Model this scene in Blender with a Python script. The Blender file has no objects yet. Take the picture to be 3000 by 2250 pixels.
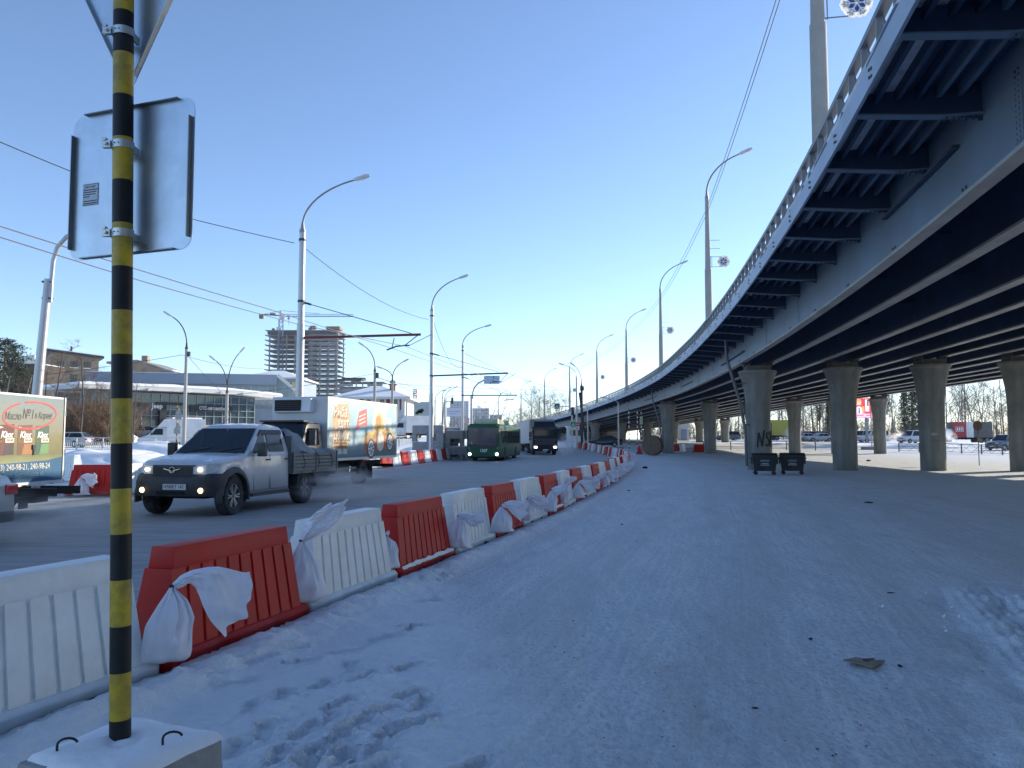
import bpy, bmesh, math, random
import numpy as np
from mathutils import Vector, Matrix, noise as mnoise
R = math.radians
random.seed(7); np.random.seed(7)
sc = bpy.context.scene
C = sc.collection

# ------------------------------------------------------------------ camera, sky, sun, exposure
FPX, CAMH, HOR = 2310.0, 1.53, 1288.0
cam_d = bpy.data.cameras.new('camera'); cam_d.sensor_width = 36; cam_d.lens = FPX/3000*36
cam_d.clip_start = 0.05; cam_d.clip_end = 6000
cam = bpy.data.objects.new('camera', cam_d); C.objects.link(cam)
cam.location = (0, 0, CAMH); cam.rotation_euler = (R(90)+math.atan((HOR-1125)/FPX), 0, 0)
sc.camera = cam
HAZE = .00010
SUN_EL, SUN_AZ = 18.0, 58.0          # azimuth measured from the view direction (+Y) towards +X
W = bpy.data.worlds.new('World'); sc.world = W; W.use_nodes = True
wn = W.node_tree.nodes; wl = W.node_tree.links
bg = wn['Background']
sky = wn.new('ShaderNodeTexSky'); sky.sky_type = 'NISHITA'; sky.sun_disc = False
sky.sun_elevation = R(SUN_EL); sky.sun_rotation = R(SUN_AZ)
sky.altitude = 100; sky.air_density = 0.8; sky.dust_density = 0.15; sky.ozone_density = 2.6
tint = wn.new('ShaderNodeMix'); tint.data_type = 'RGBA'; tint.blend_type = 'MULTIPLY'; tint.inputs[0].default_value = 1.0; tint.inputs[7].default_value = (1.0, 0.985, 1.01, 1)   # cold camera white balance
wl.new(sky.outputs[0], tint.inputs[6]); wl.new(tint.outputs[2], bg.inputs[0]); bg.inputs[1].default_value = 0.145
sd = bpy.data.lights.new('sun', 'SUN'); sd.energy = 4.4; sd.angle = R(0.5); sd.color = (1.0, 0.90, 0.74)
sun = bpy.data.objects.new('sun', sd); C.objects.link(sun)
sv = Vector((math.sin(R(SUN_AZ))*math.cos(R(SUN_EL)), math.cos(R(SUN_AZ))*math.cos(R(SUN_EL)), math.sin(R(SUN_EL))))
sun.rotation_euler = sv.to_track_quat('Z', 'Y').to_euler(); sun.location = (60, 40, 60)
sc.view_settings.view_transform = 'Standard'; sc.view_settings.look = 'None'
sc.view_settings.gamma = 1; sc.view_settings.use_curve_mapping = False
sc.view_settings.exposure = 0.84
try:
    sc.cycles.max_bounces = 8; sc.cycles.transparent_max_bounces = 16; sc.cycles.volume_bounces = 1
    sc.cycles.use_denoising = True
except Exception: pass

# ------------------------------------------------------------------ helpers
def tag(o, label=None, cat=None, group=None, kind=None):
    if label: o['label'] = label
    if cat: o['category'] = cat
    if group: o['group'] = group
    if kind: o['kind'] = kind
    return o
def thing(name, label, cat, loc=(0,0,0), rz=0.0, group=None):
    o = bpy.data.objects.new(name, None); C.objects.link(o); o.empty_display_size = 0.2
    o.location = loc; o.rotation_euler = (0,0,rz)
    return tag(o, label, cat, group)
def copy_tree(o, parent=None):
    c = o.copy(); C.objects.link(c)
    if parent: c.parent = parent
    for ch in list(o.children): copy_tree(ch, c)
    return c
def dup(root, loc, rz=0.0, label=None, group=None, scale=None):
    c = copy_tree(root); c.location = loc; c.rotation_euler = (0,0,rz)
    if label: c['label'] = label
    if group: c['group'] = group
    if scale: c.scale = scale if hasattr(scale,'__len__') else (scale,)*3
    return c

class MB:
    def __init__(s): s.v=[]; s.f=[]; s.m=[]
    def add(s, vs, fs, mi=0):
        b=len(s.v); s.v.extend([tuple(p) for p in vs]); s.f.extend([tuple(b+i for i in f) for f in fs]); s.m.extend([mi]*len(fs)); return s
    def hexa(s, p, mi=0):   # p: 4 bottom ccw, 4 top ccw
        return s.add(p, [(3,2,1,0),(4,5,6,7),(0,1,5,4),(1,2,6,5),(2,3,7,6),(3,0,4,7)], mi)
    def box(s, c, d, rz=0.0, mi=0, M=None):
        x,y,z=d[0]/2,d[1]/2,d[2]/2
        p=[(-x,-y,-z),(x,-y,-z),(x,y,-z),(-x,y,-z),(-x,-y,z),(x,-y,z),(x,y,z),(-x,y,z)]
        if M is not None: p=[tuple(M@Vector(q)+Vector(c)) for q in p]
        else:
            cs,sn=math.cos(rz),math.sin(rz)
            p=[(c[0]+q[0]*cs-q[1]*sn, c[1]+q[0]*sn+q[1]*cs, c[2]+q[2]) for q in p]
        return s.hexa(p, mi)
    def bar(s, a, b, w, h, mi=0, up=(0,0,1)):
        a=Vector(a); b=Vector(b); d=(b-a); L=d.length
        if L<1e-6: return s
        d/=L; u=Vector(up)
        if abs(d.dot(u))>0.99: u=Vector((1,0,0))
        x=d.cross(u).normalized(); u=x.cross(d)
        p=[]
        for e in (a,b): p.append([e-x*w/2-u*h/2, e+x*w/2-u*h/2, e+x*w/2+u*h/2, e-x*w/2+u*h/2])
        q=p[0]+p[1]
        return s.add(q, [(3,2,1,0),(4,5,6,7),(0,1,5,4),(1,2,6,5),(2,3,7,6),(3,0,4,7)], mi)
    def tube(s, pts, r, n=8, cap=True, mi=0):
        pts=[Vector(p) for p in pts]; rr=r if hasattr(r,'__len__') else [r]*len(pts)
        vs=[]; prev=None
        for i,p in enumerate(pts):
            t=(pts[min(i+1,len(pts)-1)]-pts[max(i-1,0)]).normalized()
            if prev is None:
                u=Vector((0,0,1)) if abs(t.z)<0.9 else Vector((1,0,0))
                x=t.cross(u).normalized()
            else:
                x=(prev-t*prev.dot(t)).normalized()
            prev=x; y=t.cross(x)
            for k in range(n):
                a=2*math.pi*k/n; vs.append(p+(x*math.cos(a)+y*math.sin(a))*rr[i])
        fs=[]
        for i in range(len(pts)-1):
            for k in range(n):
                k2=(k+1)%n; fs.append((i*n+k,i*n+k2,(i+1)*n+k2,(i+1)*n+k))
        if cap:
            fs.append(tuple(range(n-1,-1,-1))); fs.append(tuple((len(pts)-1)*n+k for k in range(n)))
        return s.add(vs, fs, mi)
    def cyl(s, a, b, r0, r1=None, n=16, mi=0, cap=True): return s.tube([a,b],[r0, r0 if r1 is None else r1],n,cap,mi)
    def lathe(s, prof, n=24, c=(0,0,0), axis='z', mi=0, cap=True, half=None):
        vs=[]
        for r,z in prof:
            for k in range(n):
                a=2*math.pi*k/n
                q=(r*math.cos(a), r*math.sin(a), z)
                if axis=='y': q=(q[0], z, -q[1]) 
                if axis=='x': q=(z, q[0], q[1])
                vs.append((q[0]+c[0],q[1]+c[1],q[2]+c[2]))
        fs=[]
        for i in range(len(prof)-1):
            for k in range(n):
                k2=(k+1)%n; fs.append((i*n+k,i*n+k2,(i+1)*n+k2,(i+1)*n+k))
        if cap:
            fs.append(tuple(range(n-1,-1,-1))); fs.append(tuple((len(prof)-1)*n+k for k in range(n)))
        return s.add(vs, fs, mi)
    def prism(s, poly, a, b, axis='y', mi=0):  # extrude a 2-D polygon along an axis
        n=len(poly); vs=[]
        for e in (a,b):
            for p in poly:
                vs.append((p[0],e,p[1]) if axis=='y' else ((e,p[0],p[1]) if axis=='x' else (p[0],p[1],e)))
        fs=[tuple(range(n)), tuple(range(2*n-1,n-1,-1))]+[(i,n+i,n+(i+1)%n,(i+1)%n) for i in range(n)]
        return s.add(vs, fs, mi)
    def loft(s, rings, cap=True, mi=0, closed=True):
        n=len(rings[0]); vs=[p for r in rings for p in r]; fs=[]
        for i in range(len(rings)-1):
            for k in range(n if closed else n-1):
                k2=(k+1)%n; fs.append((i*n+k,i*n+k2,(i+1)*n+k2,(i+1)*n+k))
        if cap and closed:
            fs.append(tuple(range(n-1,-1,-1))); fs.append(tuple((len(rings)-1)*n+k for k in range(n)))
        return s.add(vs, fs, mi)
    def quad(s, a,b,c,d, mi=0): return s.add([a,b,c,d],[(0,1,2,3)],mi)
    def build(s, name, mats, parent=None, smooth=40, bev=0.0, loc=None, fix=True, wn=False):
        me=bpy.data.meshes.new(name); me.from_pydata(s.v,[],s.f)
        if not isinstance(mats,(list,tuple)): mats=[mats]
        for m in mats: me.materials.append(m)
        if len(mats)>1: me.polygons.foreach_set('material_index', s.m)
        if fix or bev:
            bm=bmesh.new(); bm.from_mesh(me)
            if fix: bmesh.ops.recalc_face_normals(bm, faces=bm.faces)
            if bev:
                es=[e for e in bm.edges if len(e.link_faces)==2 and e.calc_face_angle(0)>R(35)]
                bmesh.ops.bevel(bm, geom=es, offset=bev, segments=2, profile=0.6, affect='EDGES', clamp_overlap=True)
            bm.to_mesh(me); bm.free()
        if smooth:
            me.polygons.foreach_set('use_smooth',[True]*len(me.polygons)); me.set_sharp_from_angle(angle=R(smooth))
        me.update()
        o=bpy.data.objects.new(name, me); C.objects.link(o)
        if parent: o.parent=parent
        if loc: o.location=loc
        return o
def mesh_obj(name, me, parent=None, loc=(0,0,0), rot=(0,0,0), scale=(1,1,1)):
    o=bpy.data.objects.new(name, me); C.objects.link(o); o.parent=parent; o.location=loc; o.rotation_euler=rot; o.scale=scale
    return o

# ------------------------------------------------------------------ materials
MATS={}
def mat(name, col, rough=0.6, metal=0.0, var=0.12, scale=3.0, bump=0.0, bscale=None, col2=None, spec=None, emit=None, es=0.0, trans=0.0, coat=0.0, stretch=None, dirt=None, dscale=1.2, damt=0.5, alpha=1.0):
    if name in MATS: return MATS[name]
    m=bpy.data.materials.new(name); m.use_nodes=True; nt=m.node_tree; N=nt.nodes; L=nt.links
    b=N['Principled BSDF']
    b.inputs['Roughness'].default_value=rough; b.inputs['Metallic'].default_value=metal
    if spec is not None: b.inputs['Specular IOR Level'].default_value=spec
    if trans: b.inputs['Transmission Weight'].default_value=trans
    if coat: b.inputs['Coat Weight'].default_value=coat; b.inputs['Coat Roughness'].default_value=0.08
    if alpha<1: b.inputs['Alpha'].default_value=alpha
    tc=N.new('ShaderNodeTexCoord'); src=tc.outputs['Object']
    if stretch:
        mp=N.new('ShaderNodeMapping'); mp.inputs['Scale'].default_value=stretch; L.new(src,mp.inputs[0]); src=mp.outputs[0]
    nz=N.new('ShaderNodeTexNoise'); nz.inputs['Scale'].default_value=scale; nz.inputs['Detail'].default_value=6; nz.inputs['Roughness'].default_value=0.6
    L.new(src,nz.inputs['Vector'])
    rp=N.new('ShaderNodeValToRGB'); rp.color_ramp.elements[0].position=0.3; rp.color_ramp.elements[1].position=0.7
    c=Vector(col[:3]); c2=Vector(col2[:3]) if col2 else c*(1+var)
    c1=c if col2 else c*(1-var)
    rp.color_ramp.elements[0].color=(*c1,1); rp.color_ramp.elements[1].color=(*c2,1)
    L.new(nz.outputs[0],rp.inputs[0]); out=rp.outputs[0]
    if dirt:
        n2=N.new('ShaderNodeTexNoise'); n2.inputs['Scale'].default_value=dscale; n2.inputs['Detail'].default_value=8; n2.inputs['Roughness'].default_value=0.65
        L.new(tc.outputs['Object'],n2.inputs['Vector'])
        r2=N.new('ShaderNodeValToRGB'); r2.color_ramp.elements[0].position=0.42; r2.color_ramp.elements[1].position=0.68
        r2.color_ramp.elements[0].color=(0,0,0,1); r2.color_ramp.elements[1].color=(damt,damt,damt,1)
        L.new(n2.outputs[0],r2.inputs[0])
        mx=N.new('ShaderNodeMix'); mx.data_type='RGBA'; L.new(r2.outputs[0],mx.inputs[0]); L.new(out,mx.inputs[6]); mx.inputs[7].default_value=(*dirt,1)
        out=mx.outputs[2]
    L.new(out,b.inputs['Base Color'])
    if emit: b.inputs['Emission Color'].default_value=(*emit,1); b.inputs['Emission Strength'].default_value=es
    if bump:
        bn=N.new('ShaderNodeTexNoise'); bn.inputs['Scale'].default_value=bscale or scale*6; bn.inputs['Detail'].default_value=5
        L.new(src,bn.inputs['Vector'])
        bp=N.new('ShaderNodeBump'); bp.inputs['Strength'].default_value=bump; bp.inputs['Distance'].default_value=0.02
        L.new(bn.outputs[0],bp.inputs['Height']); L.new(bp.outputs[0],b.inputs['Normal'])
    MATS[name]=m; return m
def lower_grime(m, z0, z1, col, amt):
    nt=m.node_tree; N=nt.nodes; L=nt.links; b=N['Principled BSDF']; src=b.inputs['Base Color'].links[0].from_socket
    tc=N.new('ShaderNodeTexCoord'); sx=N.new('ShaderNodeSeparateXYZ'); L.new(tc.outputs['Object'],sx.inputs[0]); nz=N.new('ShaderNodeTexNoise'); nz.inputs['Scale'].default_value=2.6; nz.inputs['Detail'].default_value=7; L.new(tc.outputs['Object'],nz.inputs['Vector'])
    ad=N.new('ShaderNodeMath'); ad.operation='MULTIPLY_ADD'; ad.inputs[1].default_value=.7; L.new(nz.outputs[0],ad.inputs[0]); L.new(sx.outputs['Z'],ad.inputs[2])
    mr=N.new('ShaderNodeMapRange'); mr.inputs[1].default_value=z1+.35; mr.inputs[2].default_value=z0+.35; mr.inputs[3].default_value=0; mr.inputs[4].default_value=amt; L.new(ad.outputs[0],mr.inputs[0])
    mx=N.new('ShaderNodeMix'); mx.data_type='RGBA'; L.new(mr.outputs[0],mx.inputs[0]); L.new(src,mx.inputs[6]); mx.inputs[7].default_value=(*col,1); L.new(mx.outputs[2],b.inputs['Base Color']); return m
def glass_mat(name, col=(0.02,0.025,0.03), rough=0.04):
    return mat(name, col, rough, 0, var=0.1, spec=0.8)
# ------------------------------------------------------------------ lettering: built-in font turned into thin mesh
def text_mesh(txt, size, depth=0.004, align='CENTER', shear=0.0, spacing=1.0, bold=0.0):
    cu=bpy.data.curves.new('lettering','FONT'); cu.body=txt; cu.size=size; cu.extrude=depth; cu.align_x=align; cu.align_y='CENTER'
    cu.shear=shear; cu.space_character=spacing; cu.offset=bold; cu.resolution_u=2
    o=bpy.data.objects.new('lettering_tmp',cu); C.objects.link(o)
    dg=bpy.context.evaluated_depsgraph_get(); me=bpy.data.meshes.new_from_object(o.evaluated_get(dg))
    bpy.data.objects.remove(o); bpy.data.curves.remove(cu); me.name='lettering'
    me.materials.clear()
    return me
def lettering(txt, size, m, parent, loc, rot, name='lettering', width=None, **k):
    me=text_mesh(txt,size,**k); me.materials.append(m)
    o=mesh_obj(name, me, parent, loc, rot)
    if width and len(me.vertices):
        xs=[v.co.x for v in me.vertices]; w=max(xs)-min(xs)
        if w>0: o.scale=(width/w,1,1)
    return o
def smoothstep(a,b,x): 
    t=np.clip((np.asarray(x,float)-a)/(b-a),0,1); return t*t*(3-2*t)
# ------------------------------------------------------------------ plan of the place
RB=[(-14,-16),(-6.5,-6),(-4.2,0),(-3.45,2.0),(-2.78,3.75),(-2.25,5.24),(-1.72,7.08),(-1.19,8.93),(-.66,10.8),(-.17,12.6),(.28,14.4),(.75,16.0),(1.19,17.8),(1.6,19.6),(2.0,21.2),(2.38,22.8),(2.78,24.5),(3.52,27.6),(4.95,34.9),(5.75,38.9),(6.9,46),(8.0,54),(8.8,62),(9.25,70),(9.3,78),(8.9,87),(8.1,97),(7.0,107),(4,126),(-3,160),(-20,215)]
LB=[(-140,34),(-40,29),(-26,27.5),(-18.5,26.3),(-15,24.6),(-11.95,21.6),(-10.1,21.7),(-9.5,26),(-8.55,32),(-7.4,38),(-6.45,43.5),(-5.75,48.6),(-5.05,54.5),(-4.4,61),(-3.6,69),(-2.9,78),(-2.2,90),(-1.9,102),(-2.6,118),(-5,135),(-13,165),(-30,220)]
ROADPOLY=np.array(RB+LB[::-1]+[(-140,-16)])
def in_poly(x,y,P):
    c=np.zeros(x.shape,bool); n=len(P); j=n-1
    for i in range(n):
        xi,yi=P[i]; xj,yj=P[j]
        if yi!=yj:
            t=((yi>y)!=(yj>y))&(x<(xj-xi)*(y-yi)/(yj-yi)+xi); c^=t
        j=i
    return c
def dist_poly(x,y,L):
    d=np.full(x.shape,1e9)
    for (ax,ay),(bx,by) in zip(L[:-1],L[1:]):
        vx,vy=bx-ax,by-ay; t=np.clip(((x-ax)*vx+(y-ay)*vy)/(vx*vx+vy*vy),0,1)
        d=np.minimum(d,np.hypot(x-ax-t*vx,y-ay-t*vy))
    return d
def _hash(ix,iy,s):
    h=(ix.astype(np.int64)*374761393+iy.astype(np.int64)*668265263+s*144665)&0x7fffffff
    h=((h^(h>>13))*1274126177)&0x7fffffff
    return ((h^(h>>16))&0xffff)/65535.0
def vnoise(x,y,s=0):
    ix=np.floor(x);iy=np.floor(y);fx=x-ix;fy=y-iy
    fx=fx*fx*(3-2*fx);fy=fy*fy*(3-2*fy)
    a=_hash(ix,iy,s);b=_hash(ix+1,iy,s);c=_hash(ix,iy+1,s);d=_hash(ix+1,iy+1,s)
    return (a+(b-a)*fx)*(1-fy)+(c+(d-c)*fx)*fy
def fbm(x,y,o=4,s=0):
    r=0;a=.5;t=0
    for k in range(o): r=r+a*vnoise(x*2**k+17*k,y*2**k-9*k,s+k);t+=a;a*=.5
    return r/t
GY=[-9e3,60,75,85,120,160,400,9e3]; GH=[0,0,.06,.3,1.05,1.5,2,2]
LY=[-9e3,15,30,45,60,75,88,100,140,9e3]; LH=[.1,.15,.35,.45,.55,.7,1.1,1.9,2.4,2.6]
def gh(x,y):
    x=np.asarray(x,float);y=np.asarray(y,float)
    sh=x.shape; x=x.ravel().copy(); y=y.ravel().copy()
    g=np.interp(y,GY,GH)
    inr=in_poly(x,y,ROADPOLY); dl=dist_poly(x,y,LB); dr=dist_poly(x,y,RB)
    left=(~inr)&(dl<dr)&(y>18)
    w=np.where(left,smoothstep(.2,5,dl),0)*smoothstep(230,150,y)
    g=g+w*(np.interp(y,LY,LH)-g)
    bank=np.where(left,np.exp(-((dl-1.7)/1.1)**2)*.38*(0.4+1.2*fbm(x*.5,y*.5,3,5)),0)
    return (g+bank).reshape(sh)
def ghs(x,y): return float(gh(np.array([x]),np.array([y]))[0])

# ------------------------------------------------------------------ ground and road sheet
def lines(lo,hi,d0,f,end):
    a=list(np.arange(lo,hi,d0)); d=d0; p=a[-1]
    while p<end: d*=f; p+=d; a.append(p)
    return a
xs=list(np.arange(-2.6,1.5,.022))+lines(1.5,4.8,.034,1.05,2500); 
neg=[]; d=.028; p=-2.6
while p>-2500: d*=1.05; p-=d; neg.append(p)
XS=np.array(neg[::-1]+xs)
ys=list(np.arange(2.6,5.6,.022)); p=ys[-1]
while p<150: p+=.0085*p*.55+.004; ys.append(p)
d=ys[-1]-ys[-2]
while p<2500: d*=1.16; p+=d; ys.append(p)
neg=[]; d=.05; p=2.6
while p>-300: d*=1.25; p-=d; neg.append(p)
YS=np.array(neg[::-1]+ys)
X,Y=np.meshgrid(XS,YS); x=X.ravel(); y=Y.ravel()
inr=in_poly(x,y,ROADPOLY); dR=dist_poly(x,y,RB); dL=dist_poly(x,y,LB); edge=np.minimum(dR,dL)
road_w=np.clip(np.where(inr,.5+edge/.5,.5-edge/.5),0,1)
h=gh(x,y)
near=(y>0)&(y<60)&(x>-40)&(x<40)
# soft, trodden snow between the barriers and the packed lane
bx=np.interp(y,[2,3.6,5,7,9,12,16],[.35,0.0,-.25,-.75,-.95,-.55,.6])
soft=np.where(~inr,smoothstep(.55,-.35,x-bx+.7*(fbm(x*1.1,y*1.1,3,3)-.5)),0)*smoothstep(17,8,y)
fb=fbm(x*2.2,y*2.2,4,1); fine=fbm(x*14,y*14,3,2)
h=h+np.where(near&~inr,(fb-.5)*(.012+.055*soft)+(fine-.5)*(.005+.022*soft)+(fbm(x*34,y*34,2,77)-.5)*(.004+.012*soft)*smoothstep(12,5,y),0)
h=h+np.where(near&~inr,soft*.025,0)
# crumbly ridge pushed up against the feet of the barriers
rid=np.exp(-((dR-.30)/.16)**2)*np.where(inr,0,1)*smoothstep(40,6,y)
h=h+rid*np.where(near,.05+.13*(fbm(x*7,y*7,4,8)-.35),0)
# packed lane: shallow streaks that follow the lane
lane=(x-np.interp(y,[0,5,10,20,30,40],[0,.2,.6,2.2,4.4,6.2]))
st=fbm(lane*9,y*.9,4,12)
pk=np.where(near&~inr,1-soft,0)
h=h+pk*((st-.5)*.010+(fbm(x*26,y*16,3,4)-.5)*.016*smoothstep(14,4,y))
h=h-np.where(near&~inr,pk,0)*.010*np.exp(-((dR-3.35)/.25)**2)-np.where(near&~inr,pk,0)*.010*np.exp(-((dR-5.3)/.25)**2)
for off,wd in ((.35,.16),(1.9,.16),(.85,.10)):
    tr=np.exp(-((lane-off-.12*np.sin(y*.5))/wd)**2); h=h-pk*tr*.012*(1+.5*np.sin(y*28)*smoothstep(9,4,y))
# rutted loose snow in the near right corner
u=(x-3.35)*.80-(y-6.2)*.60; v=(x-3.35)*.60+(y-6.2)*.80; u=-((x-3.3)*.78+(y-6.3)*.62); 
pd=(x-3.55)*.93-(y-6)*.36
loose=smoothstep(-.55,.45,pd+.9*(fbm(x*1.5,y*1.5,3,21)-.5))*smoothstep(9.5,7.0,y)*smoothstep(2.6,3.6,y)*smoothstep(7.5,6,x)
ridge=np.abs(np.sin(pd*6.5+1.2*fbm(x*.9,y*.9,2,23)))+.35*np.sin(pd*70)*smoothstep(.55,.2,np.abs(pd-.35))
h=h+loose*(.01+.042*ridge+.10*(fbm(x*4,y*4,4,22)-.45))*np.where(near,1,0)
# footprints
rng=random.Random(11); FP=[]
spots=[(830,2045,.1),(775,2160,0),(950,2010,-.3),(1000,2075,-.5),(1075,1995,-.6),(820,2235,.15),(905,2150,-.2),(985,2180,-.5),(1045,2135,-.7),(1120,2090,-.8),(740,2085,.2),(1200,2040,-.7),(690,2215,.1),(1085,2225,-.4),(1160,2160,-.6),(930,2225,0),(880,1950,-.9),(1010,1920,-1.0),(1130,1880,-1.0),(760,1950,-.6),(700,2010,-.9),(1250,2120,-.5),(1010,2240,-.2),(1190,1960,-.8)]
t0=math.atan((HOR-1125)/FPX); s_,c_=math.sin(t0),math.cos(t0)
def G(px,py,H=0.0):
    a=(px-1500)/FPX;b=(1125-py)/FPX;k=(H-CAMH)/(s_+b*c_)
    return a*k,(c_-b*s_)*k
dirtmask=np.zeros_like(x)
for px,py,an in spots:
    gx,gy=G(px,py); FP.append((gx,gy,an+rng.uniform(-.2,.2),rng.uniform(.9,1.1)))
for _ in range(26):
    gy=rng.uniform(3.2,9); gx=np.interp(gy,[2,3.6,5,7,9],[-.1,-.4,-.6,-1.0,-.9])+rng.uniform(-.9,.25)
    FP.append((gx,gy,rng.uniform(-1.2,.4),rng.uniform(.85,1.1)))
for gx,gy,an,sc_ in FP:
    k=(np.abs(x-gx)<.35)&(np.abs(y-gy)<.35)
    dx=(x[k]-gx)/sc_; dy=(y[k]-gy)/sc_
    a=dx*math.cos(an)+dy*math.sin(an); b=-dx*math.sin(an)+dy*math.cos(an)
    wv=.052+.012*np.clip(b/.14,-1,1)-.012*np.exp(-(b/.045)**2)
    q=np.maximum(np.abs(a)/wv,np.abs(b)/.145)
    q=np.where(np.abs(b)>.09,np.hypot(a/wv,(np.abs(b)-.09)/.055),np.abs(a)/wv)
    dep=smoothstep(1.05,.88,q)*(.034+.008*np.sin(b*120))
    h[k]-=dep*.9; h[k]+=np.exp(-((q-1.35)/.22)**2)*.012
h=np.where(inr&near,h-.012+(fbm(x*3,y*.8,3,31)-.5)*.012,h)
verts=np.stack([x,y,h],1)
nx,ny=len(XS),len(YS)
i=np.arange(ny-1)[:,None]*nx+np.arange(nx-1)[None,:]
F=np.stack([i,i+1,i+nx+1,i+nx],-1).reshape(-1,4)
def np_mesh(name,verts,F,attrs,m):
    used=np.unique(F); remap=np.full(len(verts),-1); remap[used]=np.arange(len(used)); V=verts[used]; F2=remap[F]
    me=bpy.data.meshes.new(name); me.vertices.add(len(V)); me.vertices.foreach_set('co',V.astype(np.float32).ravel())
    me.loops.add(F2.size); me.loops.foreach_set('vertex_index',F2.astype(np.int32).ravel())
    me.polygons.add(len(F2)); me.polygons.foreach_set('loop_start',(np.arange(len(F2))*4).astype(np.int32)); 
    me.update(calc_edges=True); me.validate()
    me.polygons.foreach_set('use_smooth',[True]*len(me.polygons))
    for n,a in attrs.items():
        at=me.attributes.new(n,'FLOAT','POINT'); at.data.foreach_set('value',a[used].astype(np.float32))
    me.materials.append(m)
    o=bpy.data.objects.new(name,me); C.objects.link(o); return o
# material of packed snow / clean snow / sanded road, blended by what lies there
def snow_material():
    m=bpy.data.materials.new('packed_snow'); m.use_nodes=True; nt=m.node_tree; N=nt.nodes; L=nt.links; b=N['Principled BSDF']
    def at(n): a=N.new('ShaderNodeAttribute'); a.attribute_name=n; return a.outputs['Fac']
    geo=N.new('ShaderNodeNewGeometry'); pos=geo.outputs['Position']
    def nz(sc_,det=6,map_=None,rough=.6):
        n=N.new('ShaderNodeTexNoise'); n.inputs['Scale'].default_value=sc_; n.inputs['Detail'].default_value=det; n.inputs['Roughness'].default_value=rough
        if map_:
            mp=N.new('ShaderNodeMapping'); mp.inputs['Scale'].default_value=map_[0]; mp.inputs['Rotation'].default_value=(0,0,map_[1]); L.new(pos,mp.inputs[0]); L.new(mp.outputs[0],n.inputs['Vector'])
        else: L.new(pos,n.inputs['Vector'])
        return n.outputs[0]
    def ramp(f,a,b_,c1=0,c2=1):
        r=N.new('ShaderNodeMapRange'); r.inputs[1].default_value=a; r.inputs[2].default_value=b_; r.inputs[3].default_value=c1; r.inputs[4].default_value=c2; L.new(f,r.inputs[0]); return r.outputs[0]
    def mix(f,a,b_):
        x=N.new('ShaderNodeMix'); x.data_type='RGBA'
        if isinstance(f,(int,float)): x.inputs[0].default_value=f
        else: L.new(f,x.inputs[0])
        for k,q in ((6,a),(7,b_)):
            if isinstance(q,tuple): x.inputs[k].default_value=(*q,1)
            else: L.new(q,x.inputs[k])
        return x.outputs[2]
    def mul(a,b_):
        x=N.new('ShaderNodeMath'); x.operation='MULTIPLY'; L.new(a,x.inputs[0])
        if isinstance(b_,(int,float)): x.inputs[1].default_value=b_
        else: L.new(b_,x.inputs[1])
        return x.outputs[0]
    lanerot=-.22
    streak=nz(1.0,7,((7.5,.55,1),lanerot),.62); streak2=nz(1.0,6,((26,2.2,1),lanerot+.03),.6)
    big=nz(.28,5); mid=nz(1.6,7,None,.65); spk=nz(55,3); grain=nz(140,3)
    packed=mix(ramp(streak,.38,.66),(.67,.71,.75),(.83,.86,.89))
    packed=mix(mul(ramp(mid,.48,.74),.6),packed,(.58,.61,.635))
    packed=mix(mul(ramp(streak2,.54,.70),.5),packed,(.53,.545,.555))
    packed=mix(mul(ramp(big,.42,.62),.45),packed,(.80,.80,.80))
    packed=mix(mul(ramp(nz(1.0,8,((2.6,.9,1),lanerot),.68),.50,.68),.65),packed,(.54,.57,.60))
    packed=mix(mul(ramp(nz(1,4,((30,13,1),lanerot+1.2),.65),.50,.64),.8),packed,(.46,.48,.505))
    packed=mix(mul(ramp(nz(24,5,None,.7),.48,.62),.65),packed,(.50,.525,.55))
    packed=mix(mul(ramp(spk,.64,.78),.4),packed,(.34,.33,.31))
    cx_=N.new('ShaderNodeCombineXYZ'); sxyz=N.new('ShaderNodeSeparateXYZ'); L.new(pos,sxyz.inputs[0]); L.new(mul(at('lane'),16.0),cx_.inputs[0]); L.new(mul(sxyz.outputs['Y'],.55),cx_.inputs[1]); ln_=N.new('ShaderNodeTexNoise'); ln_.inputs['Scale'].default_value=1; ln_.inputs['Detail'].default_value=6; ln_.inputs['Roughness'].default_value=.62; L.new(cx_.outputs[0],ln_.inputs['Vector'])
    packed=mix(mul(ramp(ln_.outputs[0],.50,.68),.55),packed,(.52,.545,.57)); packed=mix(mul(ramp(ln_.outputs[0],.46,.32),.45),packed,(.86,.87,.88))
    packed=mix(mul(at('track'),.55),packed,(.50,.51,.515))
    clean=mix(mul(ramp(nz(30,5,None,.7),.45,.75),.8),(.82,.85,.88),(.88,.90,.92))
    base=mix(at('clean'),packed,clean)
    rd=mix(ramp(nz(1.0,7,((.6,5.5,1),.2),.6),.36,.66),(.24,.245,.24),(.38,.385,.38))
    rd=mix(mul(ramp(nz(.5,7),.48,.72),.8),rd,(.36,.36,.355))
    rd=mix(mul(ramp(nz(1.0,6,((1.2,14,1),-.15)),.6,.74),.6),rd,(.50,.50,.49))
    base=mix(at('road'),base,rd)
    L.new(base,b.inputs['Base Color'])
    b.inputs['Roughness'].default_value=.62; b.inputs['Specular IOR Level'].default_value=.35
    b.inputs['Subsurface Weight'].default_value=0.0
    bp=N.new('ShaderNodeBump'); bp.inputs['Strength'].default_value=.7; bp.inputs['Distance'].default_value=.03
    ad=N.new('ShaderNodeMath'); ad.operation='ADD'; L.new(mul(nz(38,5,None,.7),.9),ad.inputs[0]); L.new(mul(nz(12,4,((1,.6,1),lanerot),.6),.9),ad.inputs[1])
    L.new(ad.outputs[0],bp.inputs['Height']); L.new(bp.outputs[0],b.inputs['Normal'])
    return m
M_SNOWG=snow_material()
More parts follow.
